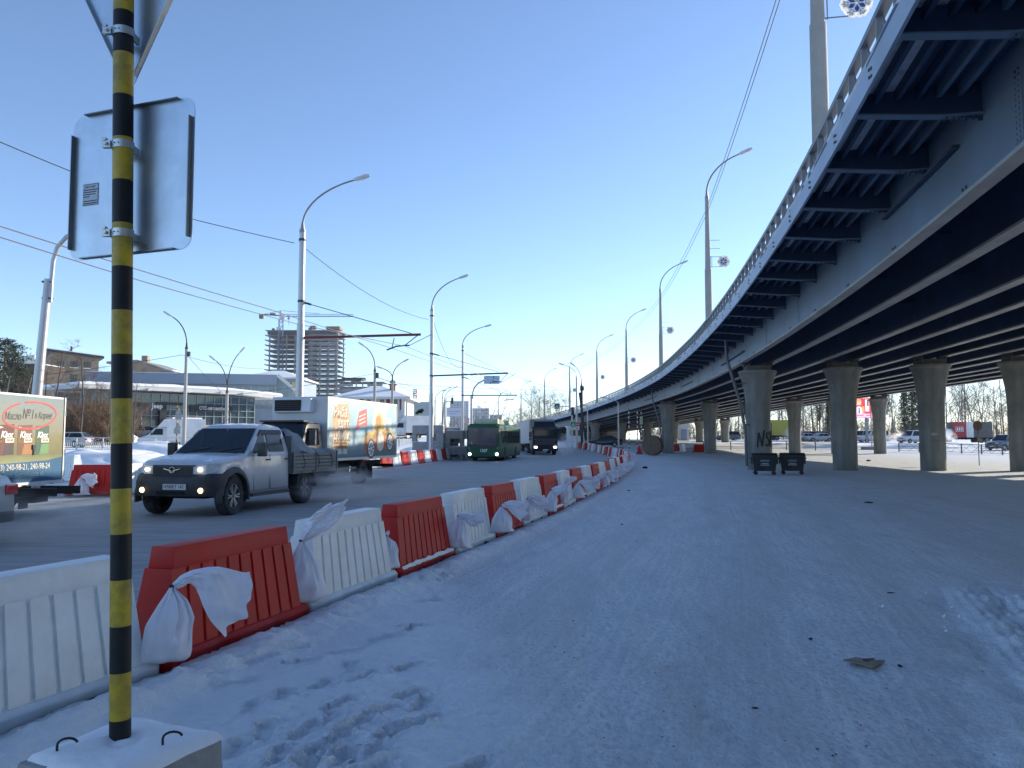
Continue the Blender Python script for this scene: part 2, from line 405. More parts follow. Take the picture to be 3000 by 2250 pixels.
leftw=np.where((~inr)&(dL<dR)&(y>17),1,0)
verge=smoothstep(.25,1.2,edge)*smoothstep(14,40,y)*np.where((~inr)&(dR<dL)&(x>0)&(x<16),.25,0)
far=smoothstep(86,104,y)*np.where(inr,0,.75)
clean=np.clip(np.maximum.reduce([soft,rid*.9*(y<40),leftw*smoothstep(.1,.9,dL),loose*.85,verge*fbm(x*.6,y*.6,3,40)*2,far]),0,1)
fm=inr[F].mean(1)>=.5
tk=np.zeros_like(x); tn=fbm(dR*1.2,y*.35,4,61)
for o_,w_ in ((1.75,.20),(2.15,.16),(3.35,.26),(3.9,.18),(5.3,.30),(6.9,.28),(7.5,.2),(9.2,.35)):
    tk=tk+np.exp(-((dR-o_-.35*(fbm(y*.22,y*0+o_,2,63)-.5)*2)/w_)**2)*(.35+.65*fbm(dR*.5+o_,y*.5,3,62))
tk=np.clip(tk*np.where(inr,0,1)*(1-np.clip(clean,0,1))*smoothstep(.35,.65,tn+.12),0,1)
att=dict(road=road_w,clean=clean,track=tk,lane=np.clip(dR,0,40))
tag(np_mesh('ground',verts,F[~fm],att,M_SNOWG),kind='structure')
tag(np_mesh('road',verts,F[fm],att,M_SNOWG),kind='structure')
# ------------------------------------------------------------------ overpass
def catmull(P,n=24):
    P=[np.array(p,float) for p in P]; P=[2*P[0]-P[1]]+P+[2*P[-1]-P[-2]]; out=[]
    for i in range(1,len(P)-2):
        for k in range(n):
            t=k/n; a,b,c,d=P[i-1],P[i],P[i+1],P[i+2]
            out.append(.5*((2*b)+(-a+c)*t+(2*a-5*b+4*c-d)*t*t+(-a+3*b-3*c+d)*t**3))
    out.append(P[-2]); return np.array(out)
EDGE=catmull([(-8.2,-44),(-2.3,-21),(2.62,0),(4.72,9.2),(6.52,18.2),(8.24,28.6),(9.62,38.6),(10.95,50.5),(12.5,70),(12.9,90),(11.5,109),(9.0,128),(5.7,147),(1.1,171),(-6,198),(-15,224),(-27,248)])
_d=np.r_[0,np.cumsum(np.hypot(*np.diff(EDGE,axis=0).T))]
_s0=np.interp(0,EDGE[:,1],_d); SS=_d-_s0         # s = 0 beside the camera
_t=np.gradient(EDGE,axis=0); _t/=np.hypot(_t[:,0],_t[:,1])[:,None]
ker=np.ones(25)/25
_t=np.stack([np.convolve(np.pad(_t[:,k],12,'edge'),ker,'valid') for k in (0,1)],1)
SMAX=SS[-1]; SMIN=SS[0]
def bz(s):   # height of the fascia's lower edge
    return 6.53-.034*np.maximum(0,s-92)-.017*np.maximum(0,14-np.abs(s-92))**2/28
def B(s,off=0.0,dz=0.0):
    ex=np.interp(s,SS,EDGE[:,0]); ey=np.interp(s,SS,EDGE[:,1]); tx=np.interp(s,SS,_t[:,0]); ty=np.interp(s,SS,_t[:,1]); n=math.hypot(tx,ty); tx/=n; ty/=n
    return (ex+ty*off, ey-tx*off, float(bz(s))+.026*off+dz)
def Bang(s):
    tx=np.interp(s,SS,_t[:,0]); ty=np.interp(s,SS,_t[:,1]); return math.atan2(ty,tx)-math.pi/2   # rotation about z of the local frame (y along)
def sweep(mb,prof,s0,s1,step,mi=0,cap=True):   # prof: closed polygon of (off,dz)
    n=max(1,int(math.ceil((s1-s0)/step))); rings=[]
    for i in range(n+1):
        s=s0+(s1-s0)*i/n; rings.append([B(s,o,z) for o,z in prof])
    return mb.loft(rings,cap,mi)
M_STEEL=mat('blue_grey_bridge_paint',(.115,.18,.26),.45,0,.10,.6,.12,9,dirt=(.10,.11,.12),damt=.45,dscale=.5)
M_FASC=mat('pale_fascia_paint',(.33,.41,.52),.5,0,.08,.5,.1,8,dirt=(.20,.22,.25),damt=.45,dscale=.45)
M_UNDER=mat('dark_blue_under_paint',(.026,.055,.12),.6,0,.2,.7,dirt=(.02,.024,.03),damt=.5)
M_FLANGE=mat('snowlit_flange_paint',(.36,.355,.34),.55,0,.14,1.1,.1,7,dirt=(.16,.15,.14),damt=.5,dscale=.8)  # base tone lightened for light bounced off the snow; blotches are dirt
M_CONC=mat('pier_concrete',(.205,.205,.19),.85,0,.24,1.6,.35,6,stretch=(2.2,2.2,.35),dirt=(.115,.11,.10),damt=.6,dscale=.7)
M_CONCD=mat('dark_bearing_concrete',(.13,.125,.115),.9,0,.15,2,.3,10)
M_KERB=mat('snowy_concrete_kerb',(.52,.54,.57),.9,0,.25,5,.9,14,dirt=(.62,.64,.67),damt=.7,dscale=2.2)
M_RAIL=mat('grey_railing_paint',(.20,.22,.24),.45,.3,.12,2)
M_BOLT=mat('dark_bolts',(.05,.055,.065),.6,.2)
M_DECK=mat('deck_snow',(.55,.56,.58),.9)
bridge=thing('road_overpass','long blue-grey steel overpass on flared concrete columns curving away over the snowy lot','overpass')
S1=SMAX-2; SP=180
mb=MB(); sweep(mb,[(.03,.36),(26.4,.36),(26.4,.47),(.03,.47)],SMIN,S1,2.5)
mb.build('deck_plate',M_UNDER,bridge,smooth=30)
mb=MB(); sweep(mb,[(1.2,.475),(25.3,.475),(25.3,.50),(1.2,.50)],SMIN,S1,4); mb.build('roadway',M_DECK,bridge,smooth=30)
# fascia panels, each about five metres, with open joints
s=SMIN
while s<S1-1:
    e=min(s+4.92,S1)
    mb=MB(); sweep(mb,[(0,0),(.05,-.0),(.05,.34),(0,.34)],s+.012,e-.012,.8); mb.build('fascia_panel',M_FASC,bridge,smooth=30); s=e
mb=MB(); sweep(mb,[(26.40,0),(26.46,0),(26.46,.75),(26.40,.75)],SMIN,S1,2.5); mb.build('outer_fascia',M_FASC,bridge,smooth=30)
# kerb carrying ploughed snow
mb=MB(); rr=random.Random(3); rings=[]; n=int((S1-SMIN)/.35)
for i in range(n+1):
    s=SMIN+(S1-SMIN)*i/n; j=rr.uniform(-.035,.035); k=rr.uniform(-.05,.05)
    rings.append([B(s,.03+j*.3,.345),B(s,.02+j*.4,.46+j),B(s,.09+j,.565+k),B(s,.35+j,.60+k),B(s,.62,.55+k),B(s,.66,.345)])
mb.loft(rings); mb.build('kerb',M_KERB,bridge,smooth=60)
mb=MB(); sweep(mb,[(25.7,.475),(25.7,.72),(26.38,.74),(26.38,.475)],SMIN,S1,2.5); mb.build('kerb',M_KERB,bridge,smooth=30)
# railing
PITCH=.93
npost=int(SP/PITCH)
mb=MB(); mb.box((0,0,.25),(.10,.05,.50)); mb.box((.0,0,.02),(.16,.12,.03)); pm=mb.build('railing_post',M_RAIL,bridge,smooth=0).data
first=bpy.data.objects['railing_post']
for i in range(npost+1):
    s=2.0+i*PITCH; b=B(s,.20,.585)
    o=first if i==0 else mesh_obj('railing_post',pm,bridge)
    o.location=b; o.rotation_euler=(0,0,Bang(s))
for o0,side in ((.20,1),(26.1,0)):
    mb=MB(); sweep(mb,[(o0-.06,1.08),(o0+.09,1.08),(o0+.09,1.17),(o0-.06,1.17)],SMIN+10,SP+10,1.2); mb.build('handrail',M_RAIL,bridge,smooth=30)
    mb=MB(); sweep(mb,[(o0+.02,.84),(o0+.05,.84),(o0+.05,.87),(o0+.02,.87)],SMIN+10,SP+10,1.6); mb.build('lower_rail',M_RAIL,bridge,smooth=30)
mb=MB()
for i in range(npost):
    s=2.0+i*PITCH
    mb.bar(B(s+.06,.22,1.08),B(s+.40,.24,.62),.035,.018); mb.bar(B(s+PITCH-.06,.22,1.08),B(s+.58,.24,.62),.035,.018)
tag(mb.build('railing_brace',M_RAIL,bridge,smooth=0),kind='stuff')
mb=MB()
for i in range(100):
    s=-30+i*2.0; mb.bar(B(s,26.1,.6),B(s,26.1,1.1),.06,.1)
tag(mb.build('outer_railing_post',M_RAIL,bridge,smooth=0),kind='stuff')
# cantilever brackets: bottom flange, web, end stiffener; one every 2.5 m
mb=MB(); W1=1.83
mb.add([(.05,-.012,.355),(.05,-.012,.03),(1.15,-.012,-.10),(W1,-.012,-.22),(W1,-.012,.40),(.05,.012,.355),(.05,.012,.03),(1.15,.012,-.10),(W1,.012,-.22),(W1,.012,.40)],[(0,1,2,3,4),(9,8,7,6,5),(0,5,6,1),(1,6,7,2),(2,7,8,3),(3,8,9,4),(4,9,5,0)])
bw=mb.build('bracket',M_UNDER,bridge,smooth=0)
mb=MB(); 
for a,b in (((.052,.0),(1.15,-.13)),((1.15,-.13),(1.30,-.145))):
    mb.hexa([(a[0],-.085,a[1]),(b[0],-.085,b[1]),(b[0],.085,b[1]),(a[0],.085,a[1]),(a[0],-.085,a[1]+.025),(b[0],-.085,b[1]+.025),(b[0],.085,b[1]+.025),(a[0],.085,a[1]+.025)])
mb.hexa([(1.30,-.085,-.145),(W1,-.11,-.17),(W1,.11,-.17),(1.30,.085,-.145),(1.30,-.085,-.12),(W1,-.11,-.145),(W1,.11,-.145),(1.30,.085,-.12)])
bf=mb.build('flange',M_STEEL,bw,smooth=0)
mb=MB(); rr=random.Random(5)
for i in range(5):
    for j in (-1,1): mb.lathe([(.016,0),(.016,.03)],6,(1.32+i*.10,.05*j,-.19-.004*i),cap=True)
bb=tag(mb.build('bolt_row',M_BOLT,bw,smooth=0),kind='stuff')
nb=84; S0B=9.75-2.5*3
def place(o,s): o.location=B(s,0,0); o.rotation_euler=(0,-math.atan(.026),Bang(s))
place(bw,S0B)
for i in range(1,nb):
    c=copy_tree(bw,bridge); place(c,S0B+2.5*i)
# longitudinal ribs between fascia and outer girder
for o in (.34,.64,.94,1.24,1.54):
    mb=MB(); sweep(mb,[(o-.035,.17),(o+.035,.17),(o+.035,.362),(o-.035,.362)],SMIN,S1,2.5); mb.build('deck_rib',M_UNDER if o<1.2 else MATS['blue_grey_bridge_paint'],bridge,smooth=30)
# main girders
PO=[2.75+4.2*k for k in range(6)]
offs=[]
for p in PO: offs+=[p-.9,p+.9]
for k,o in enumerate(offs):
    mb=MB(); sweep(mb,[(o-.015,-1.08-.026*0),(o+.015,-1.08),(o+.015,.37),(o-.015,.37)],SMIN,S1,2.5)
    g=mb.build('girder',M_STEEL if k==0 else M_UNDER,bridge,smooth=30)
    mb=MB(); sweep(mb,[(o-.02,-1.14),(o+.26,-1.14),(o+.26,-1.08),(o-.02,-1.08)] if k==0 else [(o-.17,-1.14),(o+.17,-1.14),(o+.17,-1.08),(o-.17,-1.08)],SMIN,S1,2.5); mb.build('flange',M_FLANGE,g,smooth=30)
    if k==0: G0=g
# web stiffeners, splice plates with bolts on the outer girder
mb=MB()
for i in range(nb):
    s=S0B+2.5*i; mb.bar(B(s,offs[0]-.05,-.24),B(s,offs[0]-.05,.33),.014,.07)
tag(mb.build('stiffener',M_UNDER,G0,smooth=0),kind='stuff')
mb=MB(); spl=[11.0,27.6,34.0,44.5,50.5,57,66,76,88,99]
for s in spl:
    for w in (-.055,.055):
        for j in range(13):
            p=B(s+w,offs[0]-.03,-1.0+.105*j*.75); mb.lathe([(.022,0),(.018,.02)],6,p,axis='x')
for i in range(46):
    s=9+i*4.0
    for d in (0,.16):
        p=B(s+d,offs[0]-.02,-1.03); mb.box(p,(.03,.05,.045),Bang(s))
for i in range(70):
    s=6+i*2.5
    for d,z in ((0,.09),(.12,.12),(0,.20),(.12,.23)):
        p=B(s+d,-.006,z); mb.box(p,(.02,.045,.035),Bang(s))
tag(mb.build('bolt',M_BOLT,G0,smooth=0),kind='stuff')
for s in spl:
    mb=MB(); sweep(mb,[(offs[0]-.028,-1.04),(offs[0]-.016,-1.04),(offs[0]-.016,-.2),(offs[0]-.028,-.2)],s-.14,s+.14,.3); mb.build('splice_plate',M_STEEL,G0,smooth=0)
# short walkway brackets hung on the web
for s0,s1,z in ((13.2,17.5,-.30),(39.5,47.0,-.72),(60,66,-.72),(81,88,-.7)):
    mb=MB(); sweep(mb,[(offs[0]-.14,z),(offs[0]-.03,z),(offs[0]-.03,z+.05),(offs[0]-.14,z+.05)],s0,s1,1.0)
    mb.build('service_duct',M_UNDER,bridge,smooth=0)
# cross frames
for i in range(46):
    s=-36+i*5.0; mb=MB()
    for a,b in zip(offs[:-1],offs[1:]):
        p=[B(s,a+.02,-.35),B(s,b-.02,-.35),B(s,b-.02,.36),B(s,a+.02,.36)]
        q=[B(s+.03,a+.02,-.35),B(s+.03,b-.02,-.35),B(s+.03,b-.02,.36),B(s+.03,a+.02,.36)]
        mb.hexa([p[0],p[1],q[1],q[0],p[3],p[2],q[2],q[3]])
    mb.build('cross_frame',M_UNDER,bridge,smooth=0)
# piers
def pier(s,off,parent):
    x,y,zt=B(s,off,-1.14); g=ghs(x,y)-.15; top=zt-.42; H=top-g
    t=[0,.15,.45,.60,.70,.80,.88,.95,1.0]; r=[.59,.59,.59,.60,.625,.685,.765,.86,.945]
    if H<3: r=[.59]*3+[.6,.62,.66,.71,.78,.86]
    mb=MB(); prof=[(rr_,(.0 if i==0 else top-g-.0)*tt if False else H*tt) for i,(tt,rr_) in enumerate(zip(t,r))]
    pr2=[prof[0]]
    for q in (.30,.55):
        rq=float(np.interp(q,t,r)); pr2+=[(rq,H*q-.012),(rq-.014,H*q-.006),(rq-.014,H*q+.006),(rq,H*q+.012)]
    prof=[p for p in prof if p[1]<H*.2]+pr2[1:5]+[p for p in prof if H*.31<p[1]<H*.54]+pr2[5:]+[p for p in prof if p[1]>H*.56]
    prof=prof[:-1]+[(r[-1]*.985,H-.13),(r[-1],H-.12),(r[-1]*1.01,H-.01),(r[-1]*.99,H)]
    mb.lathe(prof,40)
    o=mb.build('pier',M_CONC,parent,smooth=35,loc=(x,y,g)); o.rotation_euler=(0,0,Bang(s))
    mb=MB(); mb.box((0,0,H+.13),(1.22,1.0,.26)); mb.build('bearing_block',M_CONCD,o,smooth=0,bev=.02)
    mb=MB()
    for d in (-.9*.62,.9*.62): mb=MB(); mb.box((d,0,H+.32),(.34,.42,.16)); mb.box((d,0,H+.405),(.5,.5,.03)); mb.build('bearing',M_BOLT,o,smooth=0)
    return o
ROWS=[-39.0,1.0,41.4,80.0,122.0,160.0]
PIER={}
for ri,s in enumerate(ROWS):
    for k,off in enumerate(PO): PIER[ri,k]=pier(s,off,bridge)
pl=PIER[2,2]; fa=math.atan2(-pl.location.y,-pl.location.x)-pl.rotation_euler.z; mb=MB(); mb.box((0,0,0),(.26,.02,.13)); npl=mb.build('notice_plate',mat('notice_plate',(.35,.34,.32),.6,0,.5,30),pl,smooth=0); npl.location=(.602*math.cos(fa+.15),.602*math.sin(fa+.15),1.95); npl.rotation_euler=(0,0,fa+.15+math.pi/2)
# drain pipes
M_PIPE=mat('drain_pipe_paint',(.10,.12,.135),.5,.2)
for ri in (2,3,4):
    s=ROWS[ri]-.4; px_,py_,pz_=B(s,PO[0]-.75,0); g=ghs(px_,py_)
    mb=MB(); mb.tube([B(s,1.15,.35),B(s,1.15,-.55),B(s,1.20,-1.0),B(s,1.75,-3.0),B(s,2.03,-4.6),(B(s,2.06)[0],B(s,2.06)[1],g+.2)],.075,10)
    for z in (-2.2,-4.3): mb.bar(B(s,1.45 if z>-3 else 1.9,z),B(s,2.25,z),.03,.06)
    mb.build('drain_pipe',M_PIPE,bridge,smooth=50)
# retaining wall under the far ramp
mb=MB(); rings=[]
for s in np.arange(176,S1,4.0):
    a=B(s,.25,.3); b=B(s,26.2,.3); g=min(ghs(a[0],a[1]),a[2]-.3)-.5
    rings.append([(a[0],a[1],g),(a[0],a[1],a[2]-.02),(b[0],b[1],b[2]-.05),(b[0],b[1],g)])
mb.loft(rings); mb.build('retaining_wall',M_CONC,bridge,smooth=0)
# graffiti on the first column
M_BLACK=mat('black_spray',(.012,.012,.014),.6)
p0=PIER[2,0]
def on_pier(u,z,rad=.597):
    u=u*1.25-.05; z=z*1.15+.02  # u: arc length to the right of the face that looks at the camera
    face=math.atan2(-p0.location.y,-p0.location.x)-p0.rotation_euler.z; a=face+u/.59
    return (rad*math.cos(a),rad*math.sin(a),z+.15)
mb=MB()
for st in ([(-.02,.98),(.04,1.62)],[(.04,1.62),(.17,1.02)],[(.17,1.02),(.26,1.74)],[(.52,1.55),(.44,1.62),(.36,1.55),(.37,1.42),(.46,1.32),(.52,1.20),(.48,1.08),(.38,1.04),(.32,1.12)],[(.60,1.7),(.585,1.0)],[(.56,1.4),(.70,1.34)]):
    mb.tube([on_pier(u,z) for u,z in st],.045,5)
mb.build('graffiti',M_BLACK,p0,smooth=0)
# ------------------------------------------------------------------ water-filled barriers
M_RED=mat('red_barrier_plastic',(.50,.009,.006),.5,0,.12,2.5,.08,20,spec=.3,dirt=(.30,.030,.022),damt=.45,dscale=3)
M_WHT=mat('white_barrier_plastic',(.72,.77,.80),.42,0,.06,2.5,.08,20,dirt=(.50,.52,.50),damt=.5,dscale=3)
M_SNOW=mat('settled_snow',(.86,.87,.88),.75,0,.03,6,.35,25)
def make_barrier(m, snow):
    root=thing('road_barrier','','road barrier')
    L=.905
    mb=MB(); prof=[(-.225,0),(-.235,.02),(-.235,.085),(-.205,.115),(.205,.115),(.235,.085),(.235,.02),(.225,0)]
    rings=[]
    for xx,k in ((-L,.86),(-L+.05,1),(-.42,1),(-.40,.97),(-.30,.97),(-.28,1),(.28,1),(.30,.97),(.40,.97),(.42,1),(L-.05,1),(L,.86)):
        rings.append([(xx,y*k,z*(1 if k>.9 else .97)) for y,z in prof])
    mb.loft(rings); 
    mb.build('base',m,root,smooth=30,bev=.006)
    # forklift notches
    mb=MB()
    for sx in (-.35,.35):
        for sy in (-1,1): mb.box((sx,sy*.226,.018),(.11,.024,.04))
    mb.build('fork_slot',mat('slot_shade',(.05,.04,.04),.9),root,smooth=0)
    # ribbed body
    zs=[.112,.13,.63,.655]; hb,ht=.80,.745; yb,yt=.185,.11
    xs=[-1.0,-.93]; g=[1,1]; nr=9; w0,w1=-.80,.93
    xs=[(-1.0,1)]
    for k in range(nr+1):
        c=-.86+(1.80)*k/nr-.02
        if k in (0,): continue
        c-=.10
        xs+=[(c-.022,1),(c-.016,0),(c+.016,0),(c+.022,1)]
    xs+=[(1.0,1)]
    mb=MB(); rings=[]
    for t,full in xs:
        r=[]
        for z in zs:
            f=(z-.112)/(.655-.112); half=hb+(ht-hb)*f; y=yb+(yt-yb)*f-(0 if full or z in (zs[0],zs[-1]) else .016); r.append((t*half,-y,z))
        for z in zs[::-1]:
            f=(z-.112)/(.655-.112); half=hb+(ht-hb)*f; y=yb+(yt-yb)*f-(0 if full or z in (zs[0],zs[-1]) else .016); r.append((t*half,y,z))
        rings.append(r)
    mb.loft(rings); mb.build('body',m,root,smooth=20)
    mb=MB(); mb.hexa([(-.715,-.108,.652),(.715,-.108,.652),(.715,.108,.652),(-.715,.108,.652),(-.705,-.092,.80),(.705,-.092,.80),(.705,.092,.80),(-.705,.092,.80)])
    mb.build('top_rail',m,root,smooth=30,bev=.008)
    if snow:
        rg=random.Random(snow); mb=MB(); rings=[]
        for k in range(22):
            xx=-.82+1.64*k/21; hh=.012+.022*rg.random()*(1 if .1<k/21<.95 else .3); y0=-.19-.02*rg.random(); y1=-.235+.012*rg.random()
            rings.append([(xx,y0,.113),(xx,y0,.115+hh*.6),(xx,(y0+y1)/2,.113+hh),(xx,y1,.103+.004*rg.random()),(xx,y1,.09)])
        mb.loft(rings); mb.build('snow',M_SNOW,root,smooth=60)
    return root
bar_red=make_barrier(M_RED,0); bar_redsnow=make_barrier(M_RED,5); bar_wht=make_barrier(M_WHT,0)
for b in (bar_red,bar_redsnow,bar_wht): b['used']=0
def place_barrier(src,x,y,a,label,group,z=None):
    z=ghs(x,y)-.008 if z is None else z
    if src['used']==0: o=src; src['used']=1; o.location=(x,y,z); o.rotation_euler=(0,0,a); o['label']=label; o['group']=group
    else: o=dup(src,(x,y,z),a,label,group)
    return o
NUM=['first','second','third','fourth','fifth','sixth','seventh','eighth','ninth','tenth','eleventh','twelfth']+['%dth'%k for k in range(13,21)]+['21st','22nd','23rd','24th','25th','26th','27th','28th','29th','30th','31st','32nd','33rd','34th']
def resample(P,pitch,start):
    P=np.array(P); d=np.r_[0,np.cumsum(np.hypot(*np.diff(P,axis=0).T))]
    s=start
    while s+pitch<d[-1]:
        yield (np.interp(s,d,P[:,0]),np.interp(s,d,P[:,1])),(np.interp(s+pitch,d,P[:,0]),np.interp(s+pitch,d,P[:,1])); s+=pitch
RBs=[p for p in RB if 0<=p[1]<=104]
P=np.array(RBs); d=np.r_[0,np.cumsum(np.hypot(*np.diff(P,axis=0).T))]
s_first=d[list(map(tuple,RBs)).index((-2.25,5.24))]
JOINTS=[]; cnt={'red':0,'white':0}; rg=random.Random(4)
GR='red and white barriers along the right-hand kerb line'
k=0
for (ax,ay),(bx_,by_) in resample(RBs,1.85,s_first-1.85*2):
    col='red' if k%2==0 else 'white'
    k+=1
    a=math.atan2(by_-ay,bx_-ax); nx_,ny_=-math.sin(a),math.cos(a)
    cx,cy=(ax+bx_)/2+nx_*.235,(ay+by_)/2+ny_*.235
    if k-1<1: continue      # outside the frame behind the sign base
    cnt[col]+=1; n_=cnt[col]
    if col=='white' and n_==1: lab='white plastic barrier standing behind the striped sign pole at left'
    else: lab='%s plastic barrier, %s %s one along the right line from the pole'%(col,NUM[n_-1],col)
    src=bar_wht if col=='white' else (bar_redsnow if n_%3==2 or n_==4 else bar_red)
    dx,dy,da=(0,0,0) if k<14 else (rg.uniform(-.08,.08),rg.uniform(-.08,.08),rg.uniform(-.09,.09))
    place_barrier(src,cx+dx,cy+dy,a+da,lab,GR)
    JOINTS.append((ax,ay,a,col,n_))
# the row on the far side of the carriageway
GL='red and white barriers on the far side of the road'
LBs=[p for p in LB if p[1]<=70 and p[0]>-11]; LBs=LBs[0:] 
LBs=[(-12.2,21.45),(-10.35,21.5),(-9.85,22.6)]+[p for p in LB if 25<p[1]<72 and p[0]>-10]
cl={'red':0,'white':0}; k=0
for (ax,ay),(bx_,by_) in resample(LBs,1.87,0):
    col='red' if k%2==0 else 'white'; k+=1; cl[col]+=1
    a=math.atan2(by_-ay,bx_-ax); nx_,ny_=-math.sin(a),math.cos(a)
    if k==1: lab='red plastic barrier with a white bag before it on the snowbank corner'
    else: lab='%s plastic barrier on the far road edge, %s %s one from the snowbank corner'%(col,NUM[cl[col]-1],col)
    place_barrier(bar_red if col=='red' else bar_wht,(ax+bx_)/2+nx_*.3,(ay+by_)/2+ny_*.3,a,lab,GL,z=ghs((ax+bx_)/2+nx_*.3,(ay+by_)/2+ny_*.3)-.01-.0)
for i,(xx,yy,a) in enumerate(((-14.1,25.0,2.55),)):
    place_barrier(bar_wht,xx,yy,a,'white plastic barrier on the snowbank edge beside the oil advert truck',GL)
# loose ones under the overpass
for xx,yy,a,col,lab in ((19.6,82,.1,'red','red plastic barrier standing alone under the overpass between two columns'),(17.2,84.5,.5,'red','red plastic barrier half hidden behind the second row column under the overpass'),(17.9,83,1.2,'white','white plastic barrier at an angle beside a column under the overpass'),(12.6,78,1.3,'red','red plastic barrier standing beside the wooden cable drum')):
    place_barrier(bar_red if col=='red' else bar_wht,xx,yy,a,lab,'loose barriers under the overpass')

# ------------------------------------------------------------------ tied white bags weighing the barriers down
def bag_material():
    m=mat('white_bag_film',(.78,.78,.86),.5,0,.05,6,.15,30)
    b=m.node_tree.nodes['Principled BSDF']; b.inputs['Subsurface Weight'].default_value=.0; b.inputs['Transmission Weight'].default_value=.0
    return m
M_BAG=bag_material(); M_TIE=mat('bag_tie',(.03,.03,.035),.8)
def spline(P,n):
    q=catmull(P,max(2,n//(len(P)-1))); t=np.linspace(0,1,len(q)); u=np.linspace(0,1,n); return np.stack([np.interp(u,t,q[:,k]) for k in range(q.shape[1])],1)
def make_bag(seed,nz,top,bot,sackw,bulge=.12,toward=.10,mirror=1):
    """a flat sewn film bag: pillow-shaped filled part below the tie, limp open mouth above it; top and bot are the two edges of the mouth (x, z from the tie)"""
    rg=random.Random(seed); root=thing('sand_bag','','bag'); ph=[rg.uniform(0,6.28) for _ in range(8)]
    mb=MB(); rings=[]; NA=40; NT=26
    for i in range(NT):
        t=i/(NT-1); z=nz*t; xr=np.interp(t,[0,.04,.12,.55,.8,.93,1],[q for q in sackw]); xl=-np.interp(t,[0,.04,.12,.5,.75,.93,1],[.15,.17,.175,.15,.085,.03,.014])
        xr+=.008*math.sin(9*t+ph[0]); dep=np.interp(t,[0,.05,.3,.6,.85,1],[.05,.085,.125,.10,.05,.014]); r=[]
        for j in range(NA):
            a=2*math.pi*j/NA; c=math.cos(a); s_a=math.sin(a); xx=(xl+xr)/2+(xr-xl)/2*c; yy=dep*math.copysign(abs(s_a)**1.25,s_a)
            f=t**1.3*(1-t*.35)
            yy+=dep*f*(.34*math.sin(13*c+ph[1])+.22*math.sin(23*c+ph[2]))*(1 if s_a<0 else .5)+.012*math.sin(7*c+6*t+ph[3])*(1-abs(c))+.010*math.sin(11*t-5*c+ph[4])*(1-abs(c))
            r.append((mirror*xx,yy-.02*t,z+.018*(c*c)*(1-t)*math.sin(3*c+ph[5])))
        rings.append(r)
    mb.loft(rings); mb.build('sack',M_BAG,root,smooth=45)
    NU,NV=34,26; T=spline([np.array(p) for p in top],NU+1); Bt=spline([np.array(p) for p in bot],NU+1); front=[];back=[]
    for i in range(NU+1):
        u=i/NU
        for j in range(NV+1):
            v=j/NV; p=T[i]*(1-v)+Bt[i]*v
            if u>.6:
                k=((u-.6)/.4)**2; d=T[i]-T[i-1]+Bt[i]-Bt[i-1]; d=d/(np.linalg.norm(d)+1e-9); p=p+d*bulge*k*(math.sin(math.pi*v)+.22*math.sin(5*math.pi*v+ph[2])+.12*math.sin(9*math.pi*v+ph[1]))
            w=np.linalg.norm(T[i]-Bt[i]); y=-.03-toward*u**1.2
            fold=(1-u)**1.2*.10*w*math.sin(19*v+ph[0])+.05*w*math.sin(9*v+5*u+ph[3])*(.3+u)+.020*math.sin(8*u-6*v+ph[4])*u+.010*math.sin(21*u+13*v+ph[5])*u+.006*math.sin(37*u-29*v+ph[6])
            th=(.020*(1-u)+.030*math.sin(math.pi*min(1,u*1.1))+.004)*math.sin(math.pi*min(1,max(0,v)))**.6+.002
            front.append((mirror*p[0],y+fold-th,nz+p[1])); back.append((mirror*p[0],y+fold*.8+th,nz+p[1]))
    fs=[]; K=(NU+1)*(NV+1)
    for i in range(NU):
        for j in range(NV): q=i*(NV+1)+j; fs+=[(q,q+NV+1,q+NV+2,q+1),(K+q+1,K+q+NV+2,K+q+NV+1,K+q)]
    for i in range(NU):
        for q,w_ in ((i*(NV+1),(i+1)*(NV+1)),((i+1)*(NV+1)+NV,i*(NV+1)+NV)): fs.append((q,w_,w_+K,q+K))
    for j in range(NV): q=NU*(NV+1)+j; fs.append((q+1,q,q+K,q+1+K)); fs.append((j,j+1,j+1+K,j+K))
    mb=MB(); mb.add(front+back,fs); mb.build('gathered_mouth',M_BAG,root,smooth=45)
    mb=MB(); mb.lathe([(.018,nz-.008),(.026,nz),(.018,nz+.008)],12,(0,-.022,0)); mb.build('tie',M_TIE,root,smooth=60)
    return root
def px_(pts,nx_0,ny_0,k): return [((a-nx_0)/k,-(b-ny_0)/k) for a,b in pts]
SW=[.10,.118,.125,.145,.085,.03,.014]
t0_,b0_=px_([(350,515),(500,390),(700,330),(920,320),(1100,350),(1380,455),(1500,480)],350,560,2411),px_([(365,590),(450,595),(570,535),(690,640),(750,800),(860,1080),(1040,1340)],350,560,2411)
t1_,b1_=px_([(105,585),(140,450),(190,330),(300,215),(400,160)],120,605,1636),px_([(150,630),(250,590),(420,500),(600,370),(680,280)],120,605,1636)
t3_,b3_=px_([(200,600),(300,590),(400,600),(480,585),(550,570)],205,640,1116),px_([(215,690),(300,710),(340,760),(400,800),(480,800)],205,640,1116)
t4_,b4_=px_([(830,540),(900,495),(1000,470),(1140,490),(1190,458)],830,560,973),px_([(845,585),(920,600),(980,670),(1050,740),(1110,800)],830,560,973)
t6_,b6_=px_([(1615,300),(1700,262),(1800,230),(1920,205)],1615,330,845),px_([(1625,370),(1690,450),(1780,380),(1890,280)],1615,330,845)
t5_=[(-.01,.05),(.10,.08),(.22,.05),(.32,.08)]; b5_=[(.0,-.03),(.08,-.10),(.17,-.20),(.28,-.24)]
t7_=[(-.02,.02),(.0,.12),(.06,.22),(.16,.26)]; b7_=[(.02,-.02),(.10,.03),(.20,.10),(.30,.16)]
